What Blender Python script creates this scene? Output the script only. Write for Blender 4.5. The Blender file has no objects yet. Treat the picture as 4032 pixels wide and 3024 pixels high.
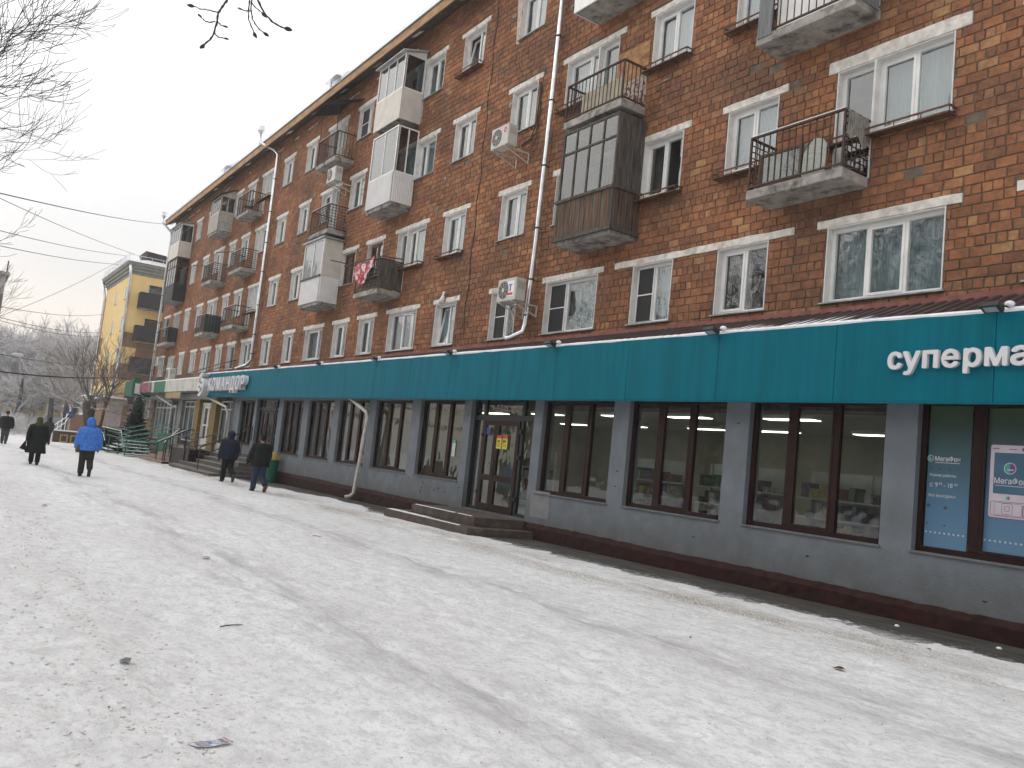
import bpy, math, random
import numpy as np
from mathutils import Vector, Matrix
random.seed(7)
C = bpy.context.scene.collection
SC = bpy.context.scene
# ------------------------------------------------------------------ camera, sky, sun, exposure
cam = bpy.data.objects.new('camera', bpy.data.cameras.new('camera')); C.objects.link(cam)
cam.data.lens = 36*3280/4032; cam.data.sensor_width = 36; cam.data.clip_start = .05; cam.data.clip_end = 3000
CR = Vector((0.56623695, 0.81788454, 0.10217926)); CU = Vector((0.01730877, -0.13573917, 0.9905934))
CF = Vector((-0.82406075, 0.55914199, 0.09101711)); CAM = Vector((0, -11.7627, 1.6))
cam.matrix_world = Matrix(((CR.x, CU.x, -CF.x, CAM.x), (CR.y, CU.y, -CF.y, CAM.y), (CR.z, CU.z, -CF.z, CAM.z), (0, 0, 0, 1)))
SC.camera = cam
SUN_EL, SUN_AZ = math.radians(32), math.radians(215)      # azimuth measured from +X towards +Y
w = bpy.data.worlds.new('World'); SC.world = w; w.use_nodes = True
N = w.node_tree.nodes; L = w.node_tree.links; N.clear()
out = N.new('ShaderNodeOutputWorld'); bg = N.new('ShaderNodeBackground'); bg.inputs[1].default_value = .1
sky = N.new('ShaderNodeTexSky'); sky.sky_type = 'NISHITA'; sky.sun_disc = False
sky.sun_elevation = SUN_EL; sky.sun_rotation = math.pi/2 - SUN_AZ; sky.dust_density = 3
tc = N.new('ShaderNodeTexCoord'); sx = N.new('ShaderNodeSeparateXYZ'); L.new(tc.outputs['Generated'], sx.inputs[0])
rp = N.new('ShaderNodeValToRGB'); L.new(sx.outputs[2], rp.inputs[0])
cr = rp.color_ramp; cr.elements[0].position = .0; cr.elements[0].color = (.70, .68, .66, 1)
cr.elements[1].position = .52; cr.elements[1].color = (1.0, 1.0, 1.0, 1)
for p_, c_ in ((.05, (.80, .72, .64, 1)), (.105, (.82, .745, .68, 1)), (.16, (.75, .73, .715, 1)), (.24, (.79, .785, .78, 1)), (.38, (.93, .93, .94, 1))):
    e = cr.elements.new(p_); e.color = c_
nz = N.new('ShaderNodeTexNoise'); nz.inputs['Scale'].default_value = 1.7; nz.inputs['Detail'].default_value = 4
mp = N.new('ShaderNodeMapping'); mp.inputs['Scale'].default_value = (1, 1, 3.2); L.new(tc.outputs['Generated'], mp.inputs[0]); L.new(mp.outputs[0], nz.inputs[0])
mr = N.new('ShaderNodeMapRange'); mr.inputs[1].default_value = .3; mr.inputs[2].default_value = .7; mr.inputs[3].default_value = .88; mr.inputs[4].default_value = 1.08; L.new(nz.outputs[0], mr.inputs[0])
vm = N.new('ShaderNodeVectorMath'); vm.operation = 'MULTIPLY'; L.new(rp.outputs[0], vm.inputs[0]); L.new(mr.outputs[0], vm.inputs[1])
v2 = N.new('ShaderNodeVectorMath'); v2.operation = 'SCALE'; v2.inputs['Scale'].default_value = 10.6; L.new(vm.outputs[0], v2.inputs[0])
mx = N.new('ShaderNodeMix'); mx.data_type = 'RGBA'; mx.inputs[0].default_value = .9
L.new(sky.outputs[0], mx.inputs[6]); L.new(v2.outputs[0], mx.inputs[7]); L.new(mx.outputs[2], bg.inputs[0]); L.new(bg.outputs[0], out.inputs[0])
sun = bpy.data.objects.new('sun', bpy.data.lights.new('sun', 'SUN')); C.objects.link(sun)
sun.data.energy = .5; sun.data.angle = math.radians(50); sun.data.color = (1, .965, .92)
sd = Vector((math.cos(SUN_AZ)*math.cos(SUN_EL), math.sin(SUN_AZ)*math.cos(SUN_EL), math.sin(SUN_EL)))
sun.rotation_euler = sd.to_track_quat('Z', 'Y').to_euler(); sun.location = (0, -20, 40)
vs = SC.view_settings; vs.view_transform = 'Standard'; vs.look = 'None'; vs.exposure = .45; vs.gamma = 1; vs.use_curve_mapping = False
SC.render.resolution_x = 1024; SC.render.resolution_y = 768

# ------------------------------------------------------------------ helpers
WL = {}                                    # world position of each thing
def thing(name, label, cat, loc=(0, 0, 0), group=None):
    o = bpy.data.objects.new(name, None); C.objects.link(o); o.location = loc; o.empty_display_size = .2
    o['label'] = label; o['category'] = cat
    if group: o['group'] = group
    WL[o.name] = Vector(loc); return o
def tag(o, label, cat, group=None):
    o['label'] = label; o['category'] = cat
    if group: o['group'] = group
    return o
class MB:
    def __init__(s): s.v = []; s.f = []; s.m = []; s.mi = 0
    def add(s, vs, fs):
        n = len(s.v); s.v += [tuple(v) for v in vs]; s.f += [tuple(n+i for i in f) for f in fs]; s.m += [s.mi]*len(fs); return s
    def box(s, x0, x1, y0, y1, z0, z1):
        if x1 < x0: x0, x1 = x1, x0
        if y1 < y0: y0, y1 = y1, y0
        if z1 < z0: z0, z1 = z1, z0
        return s.add([(x0,y0,z0),(x1,y0,z0),(x1,y1,z0),(x0,y1,z0),(x0,y0,z1),(x1,y0,z1),(x1,y1,z1),(x0,y1,z1)],
            [(0,3,2,1),(4,5,6,7),(0,1,5,4),(1,2,6,5),(2,3,7,6),(3,0,4,7)])
    def quad(s, *p): return s.add(p, [tuple(range(len(p)))])
    def beam(s, a, b, w, h=None, up=(0,0,1)):
        h = h or w; a = Vector(a); b = Vector(b); d = (b-a).normalized(); u = Vector(up)
        if abs(d.dot(u)) > .95: u = Vector((1,0,0))
        x = d.cross(u).normalized(); z = x.cross(d)
        P = [p+x*i*w/2+z*j*h/2 for p in (a,b) for i,j in ((-1,-1),(1,-1),(1,1),(-1,1))]
        return s.add(P, [(0,1,2,3),(7,6,5,4),(0,4,5,1),(1,5,6,2),(2,6,7,3),(3,7,4,0)])
    def tube(s, pts, r, n=8, cap=True):
        pts = [Vector(p) for p in pts]; R = r if isinstance(r, (list, tuple)) else [r]*len(pts)
        vs = []; pu = None
        for i, p in enumerate(pts):
            d = (pts[min(i+1, len(pts)-1)]-pts[max(i-1, 0)])
            if d.length < 1e-6: d = Vector((0,0,1))
            d.normalize()
            if pu is None:
                u = Vector((0,0,1)) if abs(d.z) < .9 else Vector((1,0,0)); x = d.cross(u).normalized()
            else: x = (pu-d*pu.dot(d)).normalized()
            pu = x; y = d.cross(x)
            vs += [p+(x*math.cos(2*math.pi*k/n)+y*math.sin(2*math.pi*k/n))*R[i] for k in range(n)]
        fs = [(i*n+k, i*n+(k+1)%n, (i+1)*n+(k+1)%n, (i+1)*n+k) for i in range(len(pts)-1) for k in range(n)]
        if cap: fs += [tuple(range(n))[::-1], tuple((len(pts)-1)*n+k for k in range(n))]
        return s.add(vs, fs)
    def loft(s, rings):                    # rings: (centre, rx, ry, [rotz]) horizontal ellipses
        n = 16; vs = []
        for c, rx, ry in rings:
            vs += [(c[0]+rx*math.cos(2*math.pi*k/n), c[1]+ry*math.sin(2*math.pi*k/n), c[2]) for k in range(n)]
        fs = [(i*n+k, i*n+(k+1)%n, (i+1)*n+(k+1)%n, (i+1)*n+k) for i in range(len(rings)-1) for k in range(n)]
        fs += [tuple(range(n))[::-1], tuple((len(rings)-1)*n+k for k in range(n))]
        return s.add(vs, fs)
    def ell(s, c, rx, ry, rz, n=12, m=8):
        vs = [(c[0], c[1], c[2]-rz)]
        for j in range(1, m):
            a = -math.pi/2+math.pi*j/m
            vs += [(c[0]+rx*math.cos(a)*math.cos(2*math.pi*k/n), c[1]+ry*math.cos(a)*math.sin(2*math.pi*k/n), c[2]+rz*math.sin(a)) for k in range(n)]
        vs.append((c[0], c[1], c[2]+rz)); t = len(vs)-1
        fs = [(0, 1+(k+1)%n, 1+k) for k in range(n)]
        fs += [(1+j*n+k, 1+j*n+(k+1)%n, 1+(j+1)*n+(k+1)%n, 1+(j+1)*n+k) for j in range(m-2) for k in range(n)]
        fs += [(1+(m-2)*n+k, 1+(m-2)*n+(k+1)%n, t) for k in range(n)]
        return s.add(vs, fs)
    def prism(s, poly, y0, y1):            # polygon in the XZ plane, extruded along Y
        n = len(poly); vs = [(x, y0, z) for x, z in poly]+[(x, y1, z) for x, z in poly]
        fs = [tuple(range(n)), tuple(range(2*n-1, n-1, -1))]+[(i, i+n, (i+1)%n+n, (i+1)%n) for i in range(n)]
        return s.add(vs, fs)
    def mesh(s, name, mats, off=Vector((0,0,0))):
        me = bpy.data.meshes.new(name)
        me.from_pydata([(v[0]-off.x, v[1]-off.y, v[2]-off.z) for v in s.v], [], s.f)
        for m in (mats if isinstance(mats, (list, tuple)) else [mats]): me.materials.append(m)
        if isinstance(mats, (list, tuple)): me.polygons.foreach_set('material_index', s.m)
        me.update(); return me
    def build(s, name, mats, parent=None, smooth=False, bevel=0):
        off = Vector((0,0,0)); p = parent
        while p is not None: off = off+p.location; p = p.parent
        me = s.mesh(name, mats, off); o = bpy.data.objects.new(name, me); C.objects.link(o)
        if parent: o.parent = parent
        if smooth: me.polygons.foreach_set('use_smooth', [True]*len(me.polygons))
        if bevel:
            b = o.modifiers.new('b', 'BEVEL'); b.width = bevel; b.segments = 1; b.limit_method = 'ANGLE'
        return o
def BX(*a): return MB().box(*a)
def bake(o):                                # apply the modifiers of an object to its mesh
    dg = bpy.context.evaluated_depsgraph_get(); dg.update()
    me = bpy.data.meshes.new_from_object(o.evaluated_get(dg)); o.modifiers.clear(); o.data = me; return o
def gz(x): return .0067*min(0, x+6)
def copy_tree(o, parent=None):
    c = o.copy(); C.objects.link(c); c.parent = parent
    for ch in list(o.children): copy_tree(ch, c)
    return c

# ------------------------------------------------------------------ materials
MT = {}
def M(name, col, rough=.7, var=.12, sc=6, bump=0, bsc=60, metal=0, col2=None, stain=None, ssc=1.2, smin=.5, smax=.75, spec=.4, stretch=(1,1,1), grad=None):
    if name in MT: return MT[name]
    m = bpy.data.materials.new(name); m.use_nodes = True; nt = m.node_tree; n = nt.nodes; l = nt.links; n.clear()
    o = n.new('ShaderNodeOutputMaterial'); b = n.new('ShaderNodeBsdfPrincipled'); l.new(b.outputs[0], o.inputs[0])
    b.inputs['Roughness'].default_value = rough; b.inputs['Metallic'].default_value = metal; b.inputs['Specular IOR Level'].default_value = spec
    g = n.new('ShaderNodeNewGeometry'); mp = n.new('ShaderNodeMapping'); mp.inputs['Scale'].default_value = stretch; l.new(g.outputs['Position'], mp.inputs[0])
    t = n.new('ShaderNodeTexNoise'); t.inputs['Scale'].default_value = sc; t.inputs['Detail'].default_value = 5; l.new(mp.outputs[0], t.inputs[0])
    c2 = col2 or tuple(max(0, c*(1-2*var)) for c in col); c1 = col if col2 else tuple(min(1, c*(1+2*var)) for c in col)
    mr = n.new('ShaderNodeMapRange'); mr.inputs[1].default_value = .32; mr.inputs[2].default_value = .68; l.new(t.outputs[0], mr.inputs[0])
    mx = n.new('ShaderNodeMix'); mx.data_type = 'RGBA'; l.new(mr.outputs[0], mx.inputs[0])
    mx.inputs[6].default_value = (*c2, 1); mx.inputs[7].default_value = (*c1, 1); res = mx.outputs[2]
    if stain:
        t2 = n.new('ShaderNodeTexNoise'); t2.inputs['Scale'].default_value = ssc; t2.inputs['Detail'].default_value = 8; t2.inputs['Roughness'].default_value = .65; l.new(mp.outputs[0], t2.inputs[0])
        m2 = n.new('ShaderNodeMapRange'); m2.inputs[1].default_value = smin; m2.inputs[2].default_value = smax; l.new(t2.outputs[0], m2.inputs[0])
        x2 = n.new('ShaderNodeMix'); x2.data_type = 'RGBA'; l.new(m2.outputs[0], x2.inputs[0]); l.new(res, x2.inputs[6]); x2.inputs[7].default_value = (*stain, 1); res = x2.outputs[2]
    l.new(res, b.inputs['Base Color'])
    if bump:
        t3 = n.new('ShaderNodeTexNoise'); t3.inputs['Scale'].default_value = bsc; t3.inputs['Detail'].default_value = 4; l.new(mp.outputs[0], t3.inputs[0])
        bp = n.new('ShaderNodeBump'); bp.inputs['Strength'].default_value = 1; bp.inputs['Distance'].default_value = bump; l.new(t3.outputs[0], bp.inputs['Height']); l.new(bp.outputs[0], b.inputs['Normal'])
    MT[name] = m; return m
def emit(name, col, s):
    m = bpy.data.materials.new(name); m.use_nodes = True; n = m.node_tree.nodes; n.clear()
    o = n.new('ShaderNodeOutputMaterial'); e = n.new('ShaderNodeEmission'); e.inputs[0].default_value = (*col, 1); e.inputs[1].default_value = s
    m.node_tree.links.new(e.outputs[0], o.inputs[0]); return m
def glass(name, tint=(.9,.95,.95), base=.06, warp=.0015):
    m = bpy.data.materials.new(name); m.use_nodes = True; nt = m.node_tree; n = nt.nodes; l = nt.links; n.clear()
    o = n.new('ShaderNodeOutputMaterial'); x = n.new('ShaderNodeMixShader'); tr = n.new('ShaderNodeBsdfTransparent'); gl = n.new('ShaderNodeBsdfGlossy')
    tr.inputs[0].default_value = (*tint, 1); gl.inputs['Roughness'].default_value = .02; gl.inputs[0].default_value = (.92, .95, .96, 1)
    g = n.new('ShaderNodeNewGeometry'); dt = n.new('ShaderNodeVectorMath'); dt.operation = 'DOT_PRODUCT'; l.new(g.outputs['Incoming'], dt.inputs[0]); l.new(g.outputs['Normal'], dt.inputs[1])
    def ma(op, a, b=0.):
        r = n.new('ShaderNodeMath'); r.operation = op
        for i, q in enumerate((a, b)):
            if isinstance(q, float): r.inputs[i].default_value = q
            else: l.new(q, r.inputs[i])
        return r.outputs[0]
    ad = ma('MULTIPLY_ADD', ma('POWER', ma('SUBTRACT', 1., ma('ABSOLUTE', dt.outputs['Value'])), 5.), 1-base); ad.node.inputs[2].default_value = base
    t = n.new('ShaderNodeTexNoise'); t.inputs['Scale'].default_value = 1.6; l.new(g.outputs['Position'], t.inputs[0])
    bp = n.new('ShaderNodeBump'); bp.inputs['Distance'].default_value = warp*6; l.new(t.outputs[0], bp.inputs['Height']); l.new(bp.outputs[0], gl.inputs['Normal'])
    l.new(ad, x.inputs[0]); l.new(tr.outputs[0], x.inputs[1]); l.new(gl.outputs[0], x.inputs[2]); l.new(x.outputs[0], o.inputs[0])
    return m
GL = glass('window_glass', tint=(.80,.87,.87), base=.12); GLB = glass('balcony_glass', tint=(.26,.30,.31), base=.10); GLS = glass('shop_glass', tint=(.72,.75,.70), base=.09)
WHITE = M('white_plastic', (.80,.79,.77), .45, .04, 3, stain=(.60,.58,.55), ssc=4, smin=.55, smax=.85)
REVEAL = M('painted_reveal', (.70,.685,.66), .8, .07, 5, stain=(.45,.42,.38), ssc=5, smin=.55, smax=.8, bump=.003)
LINT = M('limewashed_lintel', (.68,.65,.59), .9, .10, 8, stain=(.33,.28,.21), ssc=3.2, smin=.52, smax=.74, bump=.012, bsc=25)
BROWNW = M('brown_frame', (.022,.008,.007), .5, .12, 6, spec=.2)
OLDWOOD = M('weathered_wood', (.095,.082,.07), .9, .3, 9, stain=(.035,.03,.027), ssc=6, bump=.006, bsc=40, stretch=(3,3,.25))
OLDWOOD2 = M('brown_weathered_wood', (.13,.075,.045), .9, .3, 9, stain=(.04,.03,.025), ssc=6, bump=.006, bsc=40, stretch=(5,5,.2))
REDWOOD = M('varnished_window_wood', (.17,.075,.04), .6, .15, 9)
CONC = M('balcony_concrete', (.34,.32,.29), .9, .12, 4, stain=(.085,.075,.065), ssc=3.4, smin=.47, smax=.66, bump=.02, bsc=14)
RUSTY = M('rust_brown_rail', (.13,.06,.035), .85, .2, 18, stain=(.07,.04,.03), ssc=10)
RUST = M('rusty_iron', (.055,.038,.032), .8, .3, 20, stain=(.12,.045,.025), ssc=14, smin=.5, smax=.7)
BLACKI = M('dark_iron', (.03,.03,.032), .6, .2, 20)
GALV = M('galvanised_steel', (.75,.77,.79), .32, .08, 4, metal=.9, stain=(.35,.36,.37), ssc=8, smin=.5, smax=.8)
METALS = M('zinc_sill', (.30,.32,.34), .5, .15, 6, metal=.3)
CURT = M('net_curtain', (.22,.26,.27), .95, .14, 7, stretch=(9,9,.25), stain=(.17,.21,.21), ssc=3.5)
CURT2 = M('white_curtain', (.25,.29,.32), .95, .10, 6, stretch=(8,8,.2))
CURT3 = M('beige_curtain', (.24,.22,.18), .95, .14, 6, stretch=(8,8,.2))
NET = M('mosquito_net', (.035,.035,.035), .9, .1, 30)
ROOMW = M('room_wallpaper', (.22,.20,.17), .95, .1, 3)
SNOWW = M('roof_snow', (.86,.87,.90), .6, .04, 8, bump=.01, bsc=20)
# ------------------------------------------------------------------ ground: packed snow, asphalt apron
rng = np.random.default_rng(3)
_T = rng.random((256, 256))
def vnoise(x, y):
    xi = np.floor(x).astype(int); yi = np.floor(y).astype(int); fx = x-xi; fy = y-yi
    fx = fx*fx*(3-2*fx); fy = fy*fy*(3-2*fy); a = lambda i, j: _T[(xi+i) & 255, (yi+j) & 255]
    return (a(0,0)*(1-fx)+a(1,0)*fx)*(1-fy)+(a(0,1)*(1-fx)+a(1,1)*fx)*fy
def fbm(x, y, o=4):
    r = 0; s = .5
    for k in range(o): r = r+s*vnoise(x*2**k+17*k, y*2**k+31*k); s /= 2
    return r
def snow_h(X, Y):
    base = .0067*np.minimum(0, X+6)+np.where(X > -6, 0, 0)
    base = base-np.where(X < -80, 0, 0)
    edge = -2.0+.35*(fbm(X*.45, Y*0+3, 4)-.5)*2+.42*(fbm(X*2.2, Y*3.2, 4)-.5)*2+.5*np.exp(-((X+24)/3.)**2)
    d = edge-Y
    h = .032*np.clip(d/.6, -1.6, 1)+.02*(fbm(X*9, Y*9, 3)-.5)*np.exp(-(d/.35)**2)
    h = h+.012*(fbm(X*1.1, Y*1.8)-.5)+.010*(fbm(X*4.5, Y*6)-.5)*np.clip(d, 0, 1)
    for yc, wd, dp in ((-5.6, .45, .02), (-8.6, .5, .02), (-9.7, .3, .014), (-3.2, .5, .01)):
        h = h-dp*np.exp(-((Y-yc-.25*np.sin(X*.17)-.3*(fbm(X*.2, yc+X*0)-.5))/wd)**2)
    foot = np.clip(vnoise(X*2.9+7, Y*4.3)-.62, 0, 1)*.07; h = h-foot*np.clip(d, 0, 1)
    rough = np.clip((-10.25-Y+.5*(fbm(X*.7, Y*.7)-.5))/.45, 0, 1)*np.clip(1-(Y < -14)*1., .3, 1)
    h = h+rough*(.03+.055*(fbm(X*4, Y*4)-.5)+.035*np.clip(fbm(X*9, Y*9, 3)-.5, 0, 1))
    h = np.where(X < -62, np.maximum(h, .02+.01*vnoise(X, Y)), h)
    h = np.where((Y > -.7) & (X > -61.5), -.08, h)
    far = np.hypot(X, Y) > 2000
    return np.where(far, base*0+.0067*np.minimum(0, np.maximum(X, -110)+6)-.3*0, np.where(X < -110, .0067*-104, base)+h)
def axis(f, a, b, s0):
    r = [a]
    while r[-1] < b: r.append(r[-1]+f(r[-1]))
    return r
xs = [-400, -340, -280, -220, -180, -150]+axis(lambda x: .035+.0085*max(0, abs(x+2)-2), -130, 6, 0)+[8, 12, 20, 40, 80, 110]
ys = [-140, -110, -80, -50, -35, -27, -22, -19, -17, -15.5, -14.5]+axis(lambda y: .042, -13.8, -1.0, 0)+[-.95, -.72, -.6, 0, 2, 6, 15, 40, 95]
GX, GY = np.meshgrid(np.array(xs), np.array(ys), indexing='ij'); GZ = snow_h(GX, GY)
nx, ny = GX.shape
rf = random.Random(99); XA, YA = np.array(xs), np.array(ys)
def footprint(x, y, a, dp=.013, ln=.15, wd=.055):
    i0, i1 = np.searchsorted(XA, (x-.3, x+.3)); j0, j1 = np.searchsorted(YA, (y-.3, y+.3)); sx_, sy_ = GX[i0:i1, j0:j1]-x, GY[i0:i1, j0:j1]-y
    u = (sx_*math.cos(a)+sy_*math.sin(a))/ln; v = (-sx_*math.sin(a)+sy_*math.cos(a))/wd; r = u*u+v*v
    GZ[i0:i1, j0:j1] += -dp*np.exp(-r*r)+dp*.35*np.exp(-(r-1.9)**2*3)
for k in range(34):                       # walkers' trails, a print every 0.7 m
    y = rf.uniform(-10.6, -2.6); x = rf.uniform(-3, 3); a = math.pi+rf.gauss(0, .12); side = 1
    while x > -24:
        if rf.random() < .62: footprint(x+side*.09*math.sin(a), y-side*.09*math.cos(a), a+side*.12, rf.uniform(.006, .016))
        x += .68*math.cos(a); y += .68*math.sin(a); side = -side; a += rf.gauss(0, .02)
me = bpy.data.meshes.new('snowy_ground'); vv = np.stack([GX, GY, GZ], -1).reshape(-1, 3)
ii, jj = np.meshgrid(np.arange(nx-1), np.arange(ny-1), indexing='ij'); a = (ii*ny+jj).ravel()
ff = np.stack([a, a+ny, a+ny+1, a+1], 1)
me.vertices.add(len(vv)); me.vertices.foreach_set('co', vv.ravel()); me.loops.add(ff.size); me.loops.foreach_set('vertex_index', ff.ravel())
me.polygons.add(len(ff)); me.polygons.foreach_set('loop_start', np.arange(len(ff))*4); me.polygons.foreach_set('loop_total', np.full(len(ff), 4))
me.update(calc_edges=True); me.polygons.foreach_set('use_smooth', [True]*len(ff))
snow_o = bpy.data.objects.new('snowy_ground', me); C.objects.link(snow_o); snow_o['kind'] = 'structure'
def snow_mat():
    m = bpy.data.materials.new('packed_snow'); m.use_nodes = True; nt = m.node_tree; n = nt.nodes; l = nt.links; b = n['Principled BSDF']
    b.inputs['Roughness'].default_value = .62; b.inputs['Specular IOR Level'].default_value = .35
    g = n.new('ShaderNodeNewGeometry'); P = g.outputs['Position']; sp = n.new('ShaderNodeSeparateXYZ'); l.new(P, sp.inputs[0])
    def noise(sc, st=(1,1,1), d=5, r=.55):
        mp = n.new('ShaderNodeMapping'); mp.inputs['Scale'].default_value = st; l.new(P, mp.inputs[0])
        t = n.new('ShaderNodeTexNoise'); t.inputs['Scale'].default_value = sc; t.inputs['Detail'].default_value = d; t.inputs['Roughness'].default_value = r; l.new(mp.outputs[0], t.inputs[0]); return t.outputs[0]
    def rng_(s, a, b_, c=0, d=1):
        r = n.new('ShaderNodeMapRange'); r.inputs[1].default_value = a; r.inputs[2].default_value = b_; r.inputs[3].default_value = c; r.inputs[4].default_value = d; l.new(s, r.inputs[0]); return r.outputs[0]
    def ma(op, a, b_, cl=False):
        r = n.new('ShaderNodeMath'); r.operation = op; r.use_clamp = cl
        for i, q in enumerate((a, b_)):
            if isinstance(q, (int, float)): r.inputs[i].default_value = q
            else: l.new(q, r.inputs[i])
        return r.outputs[0]
    def mix(f, a, b_):
        r = n.new('ShaderNodeMix'); r.data_type = 'RGBA'; l.new(f, r.inputs[0])
        for i, q in ((6, a), (7, b_)):
            if isinstance(q, tuple): r.inputs[i].default_value = (*q, 1)
            else: l.new(q, r.inputs[i])
        return r.outputs[2]
    big = noise(.55, (.45, 1.3, 1)); fine = noise(5, (.85, 1.1, 1), 7, .62); grain = noise(45, d=3)
    col = mix(rng_(big, .33, .66), (.78, .775, .775), (.89, .89, .90))
    col = mix(ma('MULTIPLY', rng_(fine, .47, .62), .75), col, (.66, .655, .66))
    col = mix(ma('MULTIPLY', rng_(noise(3.4, (.85, 1.1, 1), 6, .7), .56, .7), .9), col, (.93, .93, .94))
    wob = ma('ADD', ma('MULTIPLY', ma('SUBTRACT', noise(.35, (1, .2, 1), 3), .5), 1.6), sp.outputs[1])
    col = mix(ma('MULTIPLY', rng_(noise(20, (.9, 1.1, 1), 3, .6), .52, .62), .5), col, (.56, .55, .55))
    def band(yc, wd):
        d = ma('ABSOLUTE', ma('SUBTRACT', wob, yc), 0); return rng_(d, 0, wd, 1, 0)
    tr = ma('MULTIPLY', ma('MAXIMUM', band(-5.75, .55), band(-8.55, .6)), rng_(noise(1.6, (.35, 2.2, 1), 6, .7), .42, .6), True)
    col = mix(ma('MULTIPLY', tr, .8), col, (.43, .42, .43))
    sb = ma('MULTIPLY', band(-3.25, .8), rng_(noise(1.1, (.4, 1.6, 1), 5), .40, .55), True)
    sandg = ma('MULTIPLY', sb, rng_(grain, .43, .56)); col = mix(ma('MULTIPLY', sandg, .95), col, (.25, .19, .115))
    rb = ma('MULTIPLY', rng_(sp.outputs[1], -10.5, -9.9, 1, 0), rng_(noise(7, d=6, r=.7), .54, .66)); col = mix(ma('MULTIPLY', rb, .55), col, (.60, .565, .53))
    gt = noise(70, d=2); col = mix(rng_(gt, .70, .74), col, (.22, .20, .18))
    l.new(col, b.inputs['Base Color'])
    bp = n.new('ShaderNodeBump'); bp.inputs['Distance'].default_value = .02
    l.new(ma('ADD', ma('MULTIPLY', noise(14, (1, 1, 1), 6, .65), 1.2), ma('MULTIPLY', grain, .25)), bp.inputs['Height']); l.new(bp.outputs[0], b.inputs['Normal'])
    return m
me.materials.append(snow_mat())
ASPH = M('wet_asphalt', (.052,.047,.042), .75, .2, 5, bump=.008, bsc=50, stain=(.11,.10,.09), ssc=2.2, smin=.5, smax=.75, stretch=(.5,1.5,1))
def dust(m):
    nt = m.node_tree; n = nt.nodes; l = nt.links; b = next(q for q in n if q.type == 'BSDF_PRINCIPLED'); src = b.inputs['Base Color'].links[0].from_socket
    g = n.new('ShaderNodeNewGeometry'); s = n.new('ShaderNodeSeparateXYZ'); l.new(g.outputs['Position'], s.inputs[0]); t = n.new('ShaderNodeTexNoise'); t.inputs['Scale'].default_value = 9; t.inputs['Detail'].default_value = 8; t.inputs['Roughness'].default_value = .75; l.new(g.outputs['Position'], t.inputs[0])
    a = n.new('ShaderNodeMath'); a.operation = 'MULTIPLY_ADD'; a.inputs[1].default_value = -2.4; l.new(t.outputs[0], a.inputs[0]); l.new(s.outputs[1], a.inputs[2])
    r = n.new('ShaderNodeMapRange'); r.inputs[1].default_value = -3.02; r.inputs[2].default_value = -3.6; r.inputs[3].default_value = 0; r.inputs[4].default_value = .85; l.new(a.outputs[0], r.inputs[0])
    x = n.new('ShaderNodeMix'); x.data_type = 'RGBA'; l.new(r.outputs[0], x.inputs[0]); l.new(src, x.inputs[6]); x.inputs[7].default_value = (.62,.61,.61, 1); l.new(x.outputs[2], b.inputs['Base Color'])
dust(ASPH)
ap = MB()
for k in range(0, 80): x = 12-k; ap.quad((x-1, -3.1, gz(x-1)), (x, -3.1, gz(x)), (x, -.6, gz(x)), (x-1, -.6, gz(x-1)))
ap = ap.build('pavement', ASPH); ap['kind'] = 'structure'

# ------------------------------------------------------------------ brick building
XL, XR, ZT = -60.75, 9.0, 15.66
cols = [(-3.0,-1.0),(-5.3,-3.35),(-8.44,-6.45),(-10.82,-9.64),(-13.17,-12.0),(-16.27,-14.33),(-18.7,-17.52),(-21.77,-20.57),(-24.9,-22.97),(-27.27,-26.03),
 (-29.58,-28.33),(-32.53,-30.72),(-35.07,-33.93),(-38.0,-36.78),(-41.2,-39.42),(-43.55,-42.3),(-45.75,-44.65),(-48.8,-46.9),(-51.25,-50.03),(-54.08,-52.93),(-57.1,-55.3),(-59.75,-58.3),(2.2,4.1),(.0,1.2)]
rows = {'A': (4.72, 5.98), 'B': (7.44, 8.70), 'C': (10.37, 11.61), 'D': (13.13, 14.38)}
SLAB = {'B': 6.53, 'C': 9.36, 'D': 12.2}
doors = {2: (-8.44,-7.75), 5: (-15.05,-14.33), 8: (-24.9,-24.22), 11: (-31.45,-30.72), 14: (-41.2,-40.5), 17: (-47.5,-46.9), 20: (-56.6,-55.9)}
opn = []
for ci, (a, b) in enumerate(cols):
    for r, (z0, z1) in rows.items():
        if ci in doors and r != 'A':
            d0, d1 = doors[ci]; opn.append((d0, d1, SLAB[r]+.17, z0))
        opn.append((a, b, z0, z1))
bld = thing('brick_apartment_building', 'long five-storey red brick apartment building with white window lintels and rows of balconies', 'apartment building', (-26, 6, gz(-26)))
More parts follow.
